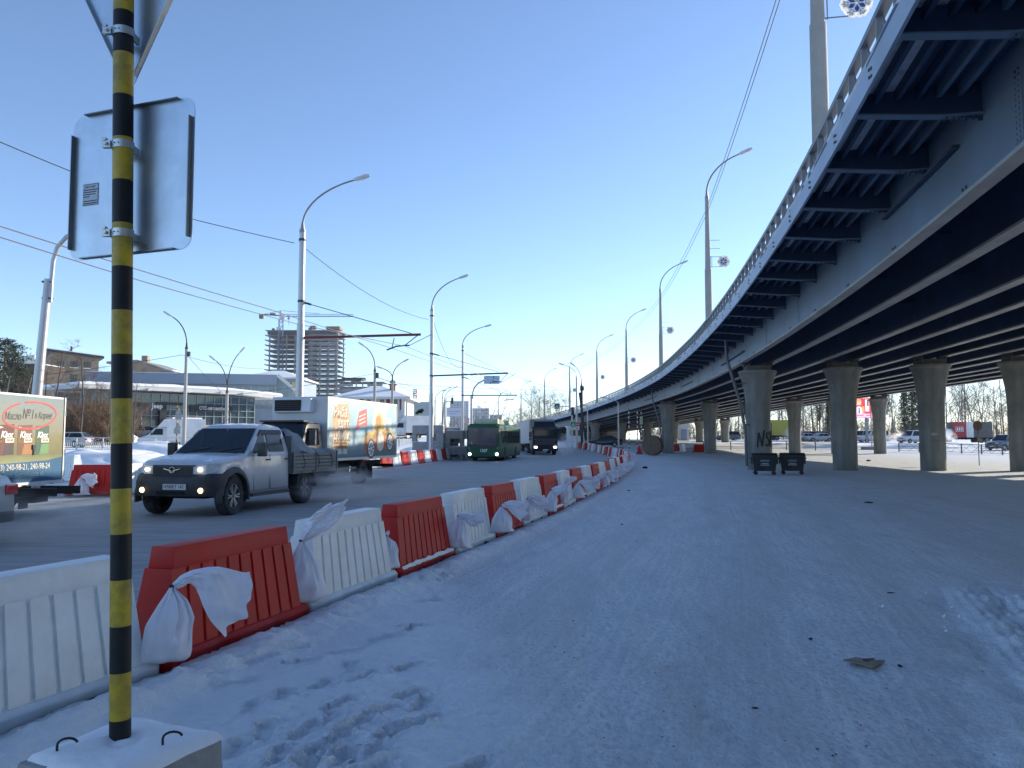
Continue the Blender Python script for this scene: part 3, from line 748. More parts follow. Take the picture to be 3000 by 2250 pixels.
protos=[make_bag(1,.46,t0_,b0_,SW,.09,.05),make_bag(2,.52,t1_,b1_,[.19,.22,.22,.17,.09,.03,.014],.13,.02),make_bag(3,.36,[(-.01,.01),(.0,.03),(.01,.05)],[(.01,-.01),(.02,.01),(.03,.03)],[.13,.15,.15,.13,.09,.03,.014],.01,.0),make_bag(4,.44,t3_,b3_,[.20,.20,.17,.14,.10,.03,.014],.06),make_bag(5,.42,t4_,b4_,[.24,.23,.20,.17,.10,.03,.014],.08),make_bag(6,.42,t5_,b5_,SW,.08),make_bag(7,.46,t6_,b6_,SW,.05),make_bag(8,.48,t7_,b7_,SW,.08)]
for p in protos: p['used']=0
order=[None,0,1,2,3,4,5,6,7,4,5,6,4,3,5,6,4,5,3,4,5,4,6,5,4,3]
txt={0:'wide drooping mouth',1:'mouth blown upright',2:'squashed low',3:'mouth blown sideways',4:'drooping flap',5:'crumpled sideways flap',6:'long stretched flap',7:'thin raised flap'}
def place_bag(pi,x,y,z,a,lab,group,sc_=1.0):
    p=protos[pi]
    if p['used']==0: o=p; p['used']=1; o.location=(x,y,z); o.rotation_euler=(0,0,a); o['label']=lab; o['group']=group; o.scale=(sc_,)*3
    else: o=dup(p,(x,y,z),a,lab,group,sc_)
    return o
rg=random.Random(9)
for k,(ax,ay,a,col,n_) in enumerate(JOINTS):
    if k==0 or k>=len(order): continue
    nx_,ny_=-math.sin(a),math.cos(a); off=.02 if k<3 else rg.uniform(-.06,.10)
    if k==1: off=-.02
    if k==2: off=.14
    if k==3: off=.18
    x_,y_=ax+nx_*off+.02*math.cos(a),ay+ny_*off; va=math.atan2(x_*-1,y_); ba=va+R(14)
    lab='white bag before the %s %s barrier of the right line, %s'%(NUM[n_-1],col,txt[order[k]])
    place_bag(order[k],x_,y_,ghs(ax,ay)+.10,ba+(0 if k<4 else rg.uniform(-.12,.2)),lab,'white weighing bags tied to the barriers',1.04 if k<4 else rg.uniform(.8,.98))
for k in range(26,40,2):
    if k<len(JOINTS):
        ax,ay,a,col,n_=JOINTS[k]; place_bag(rg.choice([3,4,5]),ax,ay,ghs(ax,ay)+.1,math.atan2(-ax,ay)+.2,'small white bag before the %s %s barrier of the right line'%(NUM[n_-1],col),'white weighing bags tied to the barriers')
place_bag(4,-11.6,21.35,ghs(-11.6,21.3)+.04,.1,'white bag lying in front of the red barrier on the snowbank corner','white weighing bags tied to the barriers',1.15)

# ------------------------------------------------------------------ striped pole on its concrete foot, two sign backs
M_FOOT=mat('cast_concrete_foot',(.31,.315,.31),.9,0,.14,5,.6,30,dirt=(.17,.165,.15),damt=.5,dscale=6)
M_YEL=mat('yellow_pole_paint',(.47,.32,.010),.42,0,.10,5,.06,30,dirt=(.16,.13,.04),damt=.8,dscale=15)
M_BLK=mat('black_pole_paint',(.006,.007,.009),.5,0,.2,6,.06,30,spec=.3,dirt=(.022,.023,.025),damt=.5,dscale=9)
M_GALV=mat('galvanised_sheet',(.50,.56,.63),.36,.92,.07,7,.05,14,dirt=(.38,.40,.42),damt=.5,dscale=5)
M_CLAMP=mat('zinc_clamp',(.52,.53,.52),.38,.9,.1,8)
M_REBAR=mat('dark_rebar',(.03,.026,.024),.7,.4,.2,20)
ft=thing('concrete_block','square concrete block with snow on top carrying the striped sign pole','concrete block',(-1.455,3.045,0),R(-23.5))
mb=MB(); mb.hexa([(-.265,-.265,-.05),(.265,-.265,-.05),(.265,.265,-.05),(-.265,.265,-.05),(-.245,-.245,.375),(.245,-.245,.375),(.245,.245,.375),(-.245,.245,.375)])
mb.build('block',M_FOOT,ft,smooth=30,bev=.014)
mb=MB(); N_=22; vs=[];fs=[]
for i in range(N_+1):
    for j in range(N_+1):
        u=-1+2*i/N_; v=-1+2*j/N_; e=max(abs(u),abs(v)); hgt=.376+.030*(1-e**6)+.004*math.sin(5*u+1)*math.sin(4*v)
        cut=.0
        if u<-.45 and v<-.82: cut=.02
        if e>.999: hgt=.366
        dd=math.hypot(u*.25,v*.25)
        hgt-=.012*math.exp(-((dd-.045)/.02)**2); w=.252+.004*math.sin(9*u+7*v)
        vs.append((u*w,v*w,hgt-cut))
for i in range(N_):
    for j in range(N_): a=i*(N_+1)+j; fs.append((a,a+N_+1,a+N_+2,a+1))
mb.add(vs,fs); mb.build('snow_cap',M_SNOW,ft,smooth=80)
for hx,hy in ((-.11,-.15),(.19,.05)):
    mb=MB(); pts=[(hx-.028,hy-.02,.36)]+[(hx+.028*-math.cos(t),hy-.02*math.cos(t),.425+.022*math.sin(t)) for t in np.linspace(0,math.pi*.92,8)]
    mb.tube(pts,.0045,8); mb.build('lifting_loop',M_REBAR,ft,smooth=60)
TILT=-.0300
sp=thing('sign_pole','yellow and black striped steel pole leaning slightly, set in the snowy concrete block','pole',(-1.497,3.10,.39))
sp.rotation_euler=(0,TILT,0)
mb=MB(); z=-.04; nxt=.0757; kk=0; pr=.0385
while z<4.2:
    mb.lathe([(pr,z),(pr,nxt)],40,mi=(1 if kk%2==0 else 0),cap=(kk==0)); z=nxt; nxt+=.175; kk+=1
mb.build('pole_tube',[M_YEL,M_BLK],sp,smooth=40)
def clamp(parent,z,rot=0):
    mb=MB(); mb.lathe([(pr+.001,z-.016),(pr+.0035,z-.016),(pr+.0035,z+.016),(pr+.001,z+.016)],40,cap=False)
    mb.box((-pr-.014,-.018,z),(.034,.006,.030)); mb.box((-pr-.014,-.030,z),(.034,.004,.030)); 
    mb.lathe([(.007,-.045),(.007,-.028)],6,(-pr-.012,0,z),axis='y'); mb.lathe([(.008,-.036),(.008,-.010)],6,(-pr-.02,0,z+.02),axis='y')
    mb.box((pr-.004,.03,z-.01),(.012,.05,.03)); mb.box((-pr+.006,.03,z-.01),(.012,.05,.03))
    o=mb.build('clamp',M_CLAMP,parent,smooth=30)
    mb=MB()
    for dx in (-.014,.002): mb.lathe([(.0028,-pr-.0045),(.0028,-pr-.003)],8,(dx,0,z),axis='y')
    mb.build('bolt_hole',M_BLK,o,smooth=0)
for z in (2.79,2.32,1.96): clamp(sp,z)
# rectangular sign
def rounded(w,h,r,n=6):
    p=[]
    for cx,cy,a0 in ((w/2-r,h/2-r,0),(-w/2+r,h/2-r,90),(-w/2+r,-h/2+r,180),(w/2-r,-h/2+r,270)):
        for k in range(n+1): a=R(a0+90*k/n); p.append((cx+r*math.cos(a),cy+r*math.sin(a)))
    return p
SA=math.atan2(-.21,.59)
sg=thing('rectangular_sign','back of a rectangular galvanised road sign with rounded corners and a maker sticker','road sign',(-1.567,3.172,2.592),SA)
sg.rotation_euler=(0,TILT*.2,SA)
mb=MB(); mb.prism(rounded(.64,.622,.058),0.0,.003); mb.build('panel',M_GALV,sg,smooth=30)
mb=MB()
mb.box((-.308,-.010,-.02),(.004,.02,.49)); mb.box((.308,-.010,-.02),(.004,.02,.49)); mb.box((0,-.010,.307),(.49,.02,.004)); mb.box((0,-.010,-.307),(.49,.02,.004))
mb.build('folded_rim',mat('rim_dark_zinc',(.22,.24,.26),.35,.9),sg,smooth=0)
M_STICK=mat('paper_sticker',(.52,.56,.62),.6); M_INK=mat('black_ink',(.02,.02,.025),.7)
mb=MB(); mb.box((-.212,-.002,-.035),(.082,.002,.092)); stk=mb.build('sticker',M_STICK,sg,smooth=0)
RT=(R(90),0,0)
lettering('ООО ГК "ЮВК"',.011,M_INK,stk,(-.212,-.0032,-.004),RT,width=.056,depth=.0004)
mb=MB(); rgs=random.Random(2)
mb.box((-.212,-.0034,.008),(.076,.001,.0016)); mb.box((-.212,-.0034,-.079),(.076,.001,.0012))
for r_,ln in enumerate((.074,.070,.066,.034,.0,.076,.074)):
    if ln:
        x0=-.249; z0=-.016-r_*.0095
        while x0<-.249+ln: w=rgs.uniform(.003,.009); mb.box((x0+w/2,-.0034,z0),(w,.001,.0035)); x0+=w+.0015
mb.build('fine_print',M_INK,stk,smooth=0)
# triangular sign above, point down
tg_=thing('triangular_sign','back of a point-down triangular galvanised road sign at the top of the striped pole','road sign',(-1.582,3.175,3.36),SA)
sd_=.90; hh=sd_*.866; tri=[]
for (cx,cz,a0) in ((0,-hh*.5+.055,210),(sd_/2-.052,hh*.5-.03,-30),(-sd_/2+.052,hh*.5-.03,90)):
    for k in range(7): a=R(a0+120*k/6); tri.append((cx+.03*math.cos(a),cz+.03*math.sin(a)))
mb=MB(); mb.prism(tri,0,.003); mb.build('panel',M_GALV,tg_,smooth=30)
mb=MB()
for sx in (-1,1): mb.bar((sx*.030,-.010,-hh*.5+.055),(sx*(sd_/2-.035),-.010,hh*.5-.06),.004,.02,up=(0,1,0))
mb.bar((-sd_/2+.06,-.010,hh*.5),(sd_/2-.06,-.010,hh*.5),.004,.02,up=(0,1,0)); mb.build('folded_rim',M_CLAMP,tg_,smooth=0)
for sx,sz in ((-.085,.16),(.125,.20)):
    mb=MB(); mb.cyl((sx+.02,-.035,sz),(sx+.062,-.028,sz+.01),.019,n=16); mb.box((sx-.008,-.02,sz-.014),(.03,.025,.028)); mb.box((sx-.01,-.004,sz-.045),(.026,.006,.026))
    mb.build('lamp_socket',M_CLAMP,tg_,smooth=40)
# ------------------------------------------------------------------ vehicles (all face +x in their own frame, wheels on z = 0)
M_TYRE=mat('tyre_rubber',(.018,.018,.020),.85,0,.2,6,.2,30,dirt=(.10,.10,.10),damt=.6,dscale=3)
M_RIM=mat('alloy_rim',(.45,.46,.47),.35,.8,.1,5)
M_RIMD=mat('steel_rim_dirty',(.16,.16,.16),.55,.5,.15,5)
M_PLAST=mat('black_bumper_plastic',(.022,.024,.028),.55,0,.2,5,.1,25,dirt=(.09,.09,.09),damt=.5,dscale=2)
M_UNDERB=mat('vehicle_underside',(.012,.012,.013),.9)
M_GLASS=mat('dark_window_glass',(.010,.014,.018),.06,0,.1,spec=.28)
M_GLASSB=mat('windscreen_glass',(.012,.022,.034),.05,0,.15,1.5,spec=.38)
M_CHROME=mat('chrome',(.7,.7,.7),.15,1)
M_LENS=mat('lamp_lens',(.55,.57,.6),.12,.0,.1,20,spec=.8)
M_LIT=mat('lit_headlamp',(1,.95,.85),.2,emit=(1,.86,.62),es=3.0)
M_LITW=mat('lit_headlamp_white',(1,1,1),.2,emit=(1,.98,.93),es=6)
M_FOG=mat('lit_fog_lamp',(1,.8,.5),.2,emit=(1,.66,.28),es=2.6)
M_TAIL=mat('red_tail_lamp',(.40,.012,.014),.15,0,.1,9,coat=.6)
M_PLATE=mat('plate_white',(.66,.66,.64),.5,0,.08,9,dirt=(.34,.33,.31),damt=.5,dscale=6)
def carpaint(name,col,rough=.28,dirt=(.30,.29,.27),damt=.35): return mat(name,col,rough,.0,.05,1.5,coat=.5,dirt=dirt,damt=damt,dscale=1.1)
M_WCAR=carpaint('white_car_paint',(.62,.65,.67)); M_BCAR=carpaint('black_car_paint',(.008,.009,.011),.25,(.05,.05,.05)); M_SCAR=carpaint('silver_car_paint',(.36,.38,.40)); M_DCAR=carpaint('dark_grey_car_paint',(.06,.065,.07)); M_BLCAR=carpaint('blue_car_paint',(.05,.09,.16))
M_VANW=mat('white_van_panel',(.66,.67,.67),.5,0,.05,1.5,dirt=(.42,.41,.39),damt=.35,dscale=.9)
WHEELS={}
def wheel_mesh(r,w,style):
    k=(r,w,style)
    if k in WHEELS: return WHEELS[k]
    rr_=r*(.66 if style!='truck' else .60); h=w/2
    mb=MB(); mb.lathe([(rr_,-h*.9),(r*.93,-h),(r*.985,-h*.85),(r,-h*.6),(r,h*.6),(r*.985,h*.85),(r*.93,h),(rr_,h*.9),(rr_*.97,h*.5),(rr_*.97,-h*.5)],32,axis='y',cap=False)
    t=mb.build('tyre_tmp',M_TYRE,smooth=35); tm=t.data; bpy.data.objects.remove(t)
    mb=MB(); mb.lathe([(rr_,h*.80),(rr_*.90,h*.82),(rr_*.86,h*.30),(.001,h*.25)],32,axis='y',cap=False); 
    mb.lathe([(rr_*.24,h*.3),(rr_*.22,h*.72),(.001,h*.74)],16,axis='y',cap=False)
    if style=='alloy':
        for i in range(6):
            for d in (-.13,.13):
                a=2*math.pi*i/6+d; p0=Vector((rr_*.16*math.cos(a),h*.62,rr_*.16*math.sin(a))); a2=2*math.pi*i/6+d*1.1; p1=Vector((rr_*.90*math.cos(a2),h*.74,rr_*.90*math.sin(a2)))
                mb.bar(p0,p1,rr_*.10,.03,up=(0,1,0))
        ms=[M_RIMD,M_RIM]; 
        mb.m=[0]*(32*3+16*2)+[1]*(len(mb.f)-(32*3+16*2))
        t=mb.build('rim_tmp',ms,smooth=35)
    else:
        for i in range(8): a=2*math.pi*i/8; mb.lathe([(rr_*.09,h*.3),(rr_*.09,h*.36)],8,(rr_*.62*math.cos(a),0,rr_*.62*math.sin(a)),axis='y')
        t=mb.build('rim_tmp',M_RIMD,smooth=35)
    rm=t.data; bpy.data.objects.remove(t); tm.name='tyre'; rm.name='rim'; WHEELS[k]=(tm,rm); return tm,rm
def add_wheel(root,x,y,r,w,style='alloy',steer=0):
    tm,rm=wheel_mesh(r,w,style); o=mesh_obj('wheel',tm,root,(x,y,r),(0,0,steer+(math.pi if y<0 else 0))); mesh_obj('rim',rm,o); return o
def plate(root,x,y,z,txt,facing,w=.46,h=.105,region=None):
    # facing: rotation about z of the plate's outward normal
    mb=MB(); mb.box((0,0,0),(.012,w,h)); o=mb.build('number_plate',M_PLATE,root,smooth=0); o.location=(x,y,z); o.rotation_euler=(0,0,facing)
    if txt: lettering(txt,h*.78,M_INK,o,(.0068,-.012*w/.46,0),(R(90),0,R(90)),width=w*.86,depth=.0006,bold=.001)
    return o
def side_panel(mb,pts,yf,inset=.006,sgn=1):   # polygon (x,z) laid on the side surface y=yf(x,z)
    a=[(x,sgn*(yf(x,z)+inset),z) for x,z in pts]; b=[(x,sgn*(yf(x,z)-.01),z) for x,z in pts]; n=len(pts)
    mb.add(a+b,[tuple(range(n)),tuple(range(2*n-1,n-1,-1))]+[(i,(i+1)%n,n+(i+1)%n,n+i) for i in range(n)])
def snow_patch(root,x0,x1,y0,y1,zf,seed,thick=.018,thr=.42):
    rg=np.random.RandomState(seed); N=40; M=30; vs=[];fs=[]; ok={}
    I,J=np.meshgrid(np.arange(N+1),np.arange(M+1),indexing='ij'); XX=x0+(x1-x0)*I/N; YY=y0+(y1-y0)*J/M; NN=fbm(XX*3.1+seed,YY*3.1,4,seed)
    for i in range(N+1):
        for j in range(M+1):
            e=min(i,N-i,j,M-j); t=min(max(0,(NN[i,j]-thr)*3.0),1)*min(1,e/2.0); x_,y_=float(XX[i,j]),float(YY[i,j]); vs.append((x_,y_,zf(x_,y_)-.004+thick*t)); ok[i,j]=t
    for i in range(N):
        for j in range(M):
            if max(ok[i,j],ok[i+1,j],ok[i,j+1],ok[i+1,j+1])>0: a=i*(M+1)+j; fs.append((a,a+M+1,a+M+2,a+1))
    mb=MB(); mb.add(vs,fs); return mb.build('snow',M_SNOW,root,smooth=80)

# ---- generic passenger car
def make_car(L=4.4,Wd=1.76,H=1.47,kind='sedan',paint=None,rear_red=True,lit=False,name='parked_car',r=.31,rack=False):
    root=thing(name,'','car'); h=L/2; hw=Wd/2; wb=L*.59; xf=wb/2+.02*L; xr=xf-wb
    if kind=='sedan': hood=[(h,.52),(h-.05,.66),(h-.25,.76),(h-.9,.86),(h-1.35,.93)]; belt=.93; roof=[(h-1.35,.93),(h-2.05,H-.05),(h-2.3,H),(h-3.0,H),(h-3.3,H-.06),(h-3.85,.99)]; tail=[(h-3.85,.99),(-h+.12,.97),(-h,.85),(-h,.5)]
    elif kind=='hatch': hood=[(h,.50),(h-.05,.66),(h-.25,.77),(h-.85,.88),(h-1.2,.95)]; belt=.95; roof=[(h-1.2,.95),(h-1.9,H-.05),(h-2.2,H),(-h+.9,H),(-h+.45,H-.08),(-h+.12,1.0)]; tail=[(-h+.12,1.0),(-h+.02,.9),(-h,.5)]
    else: # suv / minivan
        hood=[(h,.55),(h-.04,.8),(h-.2,.93),(h-.9,1.02),(h-1.15,1.06)]; belt=1.06; roof=[(h-1.15,1.06),(h-1.75,H-.05),(h-2.05,H),(-h+.5,H),(-h+.18,H-.1),(-h+.06,1.08)]; tail=[(-h+.06,1.08),(-h,.95),(-h,.5)]
    top=hood+[p for p in roof if False]
    tp=sorted(hood+[(roof[0][0],belt),(roof[-1][0],roof[-1][1])]+tail,key=lambda p:-p[0])
    xs=sorted(set([h,h-.04,h-.12,h-.3]+list(np.linspace(h-.4,-h+.3,26))+[xf+d for d in (-.36,-.33,-.25,-.12,0,.12,.25,.33,.36)]+[xr+d for d in (-.36,-.33,-.25,-.12,0,.12,.25,.33,.36)]+[-h+.12,-h+.04,-h]),reverse=True)
    px_=[p[0] for p in tp][::-1]; pz_=[p[1] for p in tp][::-1]
    mb=MB(); rings=[]
    for x_ in xs:
        zt=float(np.interp(x_,px_,pz_)); e=min(h-x_,x_+h); w=hw*(1-.16*max(0,1-e/.35)**2); zb=.22+.10*max(0,1-e/.3)
        for xa in (xf,xr):
            d=abs(x_-xa)
            if d<.37: zb=max(zb,r+math.sqrt(.37**2-d*d)*.98)
        zb=min(zb,zt-.12); zm=(zb+zt)/2
        pr_=[(w*.93,zb),(w,min(zb+.1,zm)),(w,zm),(w*.97,zt-.07),(w*.86,zt),(0,zt+.02)]
        rings.append([(x_,-y,z) for y,z in pr_]+[(x_,y,z) for y,z in pr_[-2::-1]])
    mb.loft(rings); mb.build('body',paint,root,smooth=50)
    mb=MB(); mb.box((0,0,.36),(L*.9,Wd*.74,.3)); mb.build('underbody',M_UNDERB,root,smooth=0)
    # glasshouse
    ins=.09; yb=hw*.95; yt=hw*.72
    rb=[roof[0],roof[-1]]; mb=MB(); rings=[]
    rx=[p[0] for p in roof][::-1]; rz_=[p[1] for p in roof][::-1]
    for x_ in list(np.linspace(roof[0][0],roof[-1][0],24)):
        zt=float(np.interp(x_,rx,rz_)); zb=min(belt-.06,zt-.01); f=(zt-zb)/(H-belt+.06); y2=yb+(yt-yb)*f
        rings.append([(x_,-yb,zb),(x_,-y2-.0,zt-.05*f),(x_,-y2*.82,zt),(x_,y2*.82,zt),(x_,y2,zt-.05*f),(x_,yb,zb)])
    mb.loft(rings); mb.build('cabin',paint,root,smooth=45)
    yf=lambda x_,z: yb+(yt-yb)*((z-(belt-.06))/(H-belt+.06))
    f0,f1,f2=roof[0],roof[1],roof[2]; b0,b1=roof[-1],roof[-2]
    # windscreen and rear window follow the slope
    def slope(name,pa,pb,m):
        mb=MB(); ya=yb*.90; y2=(yb+(yt-yb)*.85)*.90; dx,dz=(pb[0]-pa[0]),(pb[1]-pa[1]); n=Vector((dz,0,-dx)).normalized(); n=n if n.x*(1 if name=='windscreen' else -1)>0 else -n
        a=Vector((pa[0]+dx*.06,0,pa[1]+dz*.06)); b=Vector((pa[0]+dx*.96,0,pa[1]+dz*.96)); o=n*.014; q=[a+o+Vector((0,-ya,0)),a+o+Vector((0,ya,0)),b+o+Vector((0,y2,0)),b+o+Vector((0,-y2,0))]
        mb.hexa([p-n*.05 for p in q]+q); mb.build(name,m,root,smooth=0)
    slope('windscreen',f0,f1,M_GLASSB); slope('rear_window',b0,b1,M_GLASS)
    zt=H-.10; nwin=2 if kind!='van' else 3
    xa0=f0[0]-.22; xa1=f1[0]-.10; xe0=b0[0]+.22; xe1=b1[0]+.06
    cuts=np.linspace(xa0,xe0,nwin+1); cutt=np.linspace(xa1,xe1,nwin+1)
    for i in range(nwin):
        for sgn in (-1,1):
            mb=MB(); side_panel(mb,[(cuts[i]-.03,belt+.03),(cuts[i+1]+.03,belt+.03),(cutt[i+1]+.03,zt),(cutt[i]-.03,zt)],yf,.008,sgn); mb.build('side_window',M_GLASS,root,smooth=0)
    for sgn in (-1,1):
        zh=float(np.interp(h-.15,px_,pz_))-.10
        mb=MB(); mb.box((h-.06,sgn*hw*.70,zh),(.16,hw*.36,.12)); mb.build('headlight',M_LITW if lit else M_LENS,root,smooth=0,bev=.03)
        zl=float(np.interp(-h+.08,px_,pz_))-.16
        mb=MB(); mb.box((-h+.05,sgn*hw*.74,zl),(.14,hw*.34,.17)); mb.build('tail_light',M_TAIL,root,smooth=0,bev=.03)
        mb=MB(); mb.box((f0[0]-.30,sgn*(hw+.07),belt+.05),(.10,.17,.11)); mb.build('mirror',M_PLAST,root,smooth=0,bev=.03)
        mb=MB(); mb.box((0.15,sgn*(hw+.005),belt-.14),(.16,.02,.03)); mb.box((-.75,sgn*(hw+.005),belt-.14),(.16,.02,.03)); mb.build('door_handle',M_PLAST,root,smooth=0)
    mb=MB(); mb.box((h-.02,0,.60 if kind!='suv' else .72),(.07,hw*.9,.14)); mb.build('grille',M_PLAST,root,smooth=0)
    for q in (1,-1): mb=MB(); mb.box((q*(h-.03),0,.36),(.12,Wd*.82,.16)); mb.build('bumper',M_PLAST,root,smooth=0,bev=.03)
    plate(root,h+.04,0,.42,None,0); plate(root,-h-.012,0,.62 if kind!='sedan' else .72,None,math.pi)
    if rack:
        mb=MB()
        for x_ in (.4,-.7): mb.box((x_,0,H+.05),(.05,Wd*.72,.04))
        mb.hexa([(.7,-.35,H+.08),(.7,.35,H+.08),(-1.0,.35,H+.08),(-1.0,-.35,H+.08),(.45,-.3,H+.30),(.45,.3,H+.30),(-.9,.3,H+.33),(-.9,-.3,H+.33)]); mb.build('roof_box',M_PLAST,root,smooth=0,bev=.04)
    for x_ in (xf,xr):
        for sgn in (-1,1): add_wheel(root,x_,sgn*(hw-.10),r,.2,'alloy')
    return root
def put(root,x,y,heading,label,group=None,z=None):
    root.location=(x,y,ghs(x,y)+.0 if z is None else z); root.rotation_euler=(0,0,heading); root['label']=label
    if group: root['group']=group
    return root

# ---- white double-cab pickup with a dropside bed and tarpaulin
HD=math.atan2(-.975,-.22)
pk=thing('pickup_truck','dirty white double-cab pickup with dropside bed and grey tarp, headlights on, crossing the road','pickup truck')
M_PK=mat('pickup_white_paint',(.58,.60,.63),.30,0,.05,1.2,coat=.45,dirt=(.20,.20,.20),damt=.55,dscale=1.3)
lower_grime(M_PK,.35,.9,(.20,.20,.20),.6); lower_grime(M_WCAR,.3,.8,(.25,.25,.25),.6); lower_grime(M_SCAR,.3,.8,(.16,.16,.16),.6)
XF,XR=1.535,-1.535; RW=.385
def rrect(pts): return pts
xs=[2.22,2.19,2.14,2.09,2.05,2.0,1.95,1.92,1.85,1.72,1.62,1.535,1.45,1.35,1.22,1.14,1.08,1.05,.9,.6,.3,0,-.3,-.6,-.70,-.745]
mb=MB(); rings=[]
for x_ in xs:
    zt=float(np.interp(x_,[-.745,.5,1.0,1.5,2.0,2.15,2.22],[1.235,1.235,1.235,1.20,1.115,1.06,.98])); w=float(np.interp(x_,[-.745,-.6,1.0,1.8,1.95,2.05,2.14,2.19,2.22],[.92,.94,.94,.925,.89,.80,.66,.52,.40])); zb=.37
    d=abs(x_-XF)
    if d<.49: zb=max(zb,RW+math.sqrt(.49**2-d*d))
    if x_>2.02: zb=.80
    zb=min(zb,zt-.10); sh=zt-.05
    pr_=[(w*.95,zb),(w*.985,zb+.03),(w,min(.72,zb+.10) if zb<.6 else zb+.05),(w,max(.80,min(.95,sh-.05)) if zb<.75 else sh-.04),(w*.985,sh),(w*.90,zt-.005),(w*.80,zt),(w*.5,zt+(.028 if x_>.95 else .0)),(0,zt+(.035 if x_>.95 else 0))]
    rings.append([(x_,-y,z) for y,z in pr_]+[(x_,y,z) for y,z in pr_[-2::-1]])
mb.loft(rings); mb.build('body',M_PK,pk,smooth=38)
# cabin
yb,yt,zb_,zt_=.905,.715,1.20,1.88
prof=[(1.06,1.215),(.98,1.26),(.30,1.79),(.16,1.855),(-.05,1.885),(-.40,1.885),(-.62,1.86),(-.70,1.80),(-.745,1.22)]
mb=MB(); rings=[]; rx=[p[0] for p in prof][::-1]; rz_=[p[1] for p in prof][::-1]
for x_ in [1.05,1.0,.9,.7,.5,.35,.28,.2,.1,0,-.1,-.3,-.45,-.55,-.62,-.67,-.70,-.725,-.744]:
    z=float(np.interp(x_,rx,rz_)); f=(z-zb_)/(zt_-zb_); y2=yb+(yt-yb)*f; c=.10*f+.01
    rings.append([(x_,-yb,zb_-.03),(x_,-(yb+(yt-yb)*max(0,f-.12)),max(zb_-.02,z-c)),(x_,-y2+.02,z-.03*f),(x_,-y2*.82,z),(x_,0,z+.018*f),(x_,y2*.82,z),(x_,y2-.02,z-.03*f),(x_,(yb+(yt-yb)*max(0,f-.12)),max(zb_-.02,z-c)),(x_,yb,zb_-.03)])
mb.loft(rings); mb.build('cabin',M_PK,pk,smooth=40)
yfp=lambda x_,z: yb+(yt-yb)*((z-zb_)/(zt_-zb_))+.004
def slab(name,q,n,m,t=.012):
    mb=MB(); n=Vector(n).normalized(); q=[Vector(p) for p in q]; mb.hexa([p-n*.04 for p in q]+[p+n*t for p in q]); return mb.build(name,m,pk,smooth=0)
a=(1.0,1.245); b=(.305,1.785); nn=(b[1]-a[1],0,a[0]-b[0])
slab('windscreen',[(a[0],-.83,a[1]),(a[0],.83,a[1]),(b[0],.665,b[1]),(b[0],-.665,b[1])],nn,M_GLASSB)
mb=MB(); 
for y0,y1 in ((-.66,-.05),(.03,.70)): mb.bar((1.015,y0,1.262),(.86,y1,1.385),.012,.02)
mb.build('wiper',M_PLAST,pk,smooth=0)
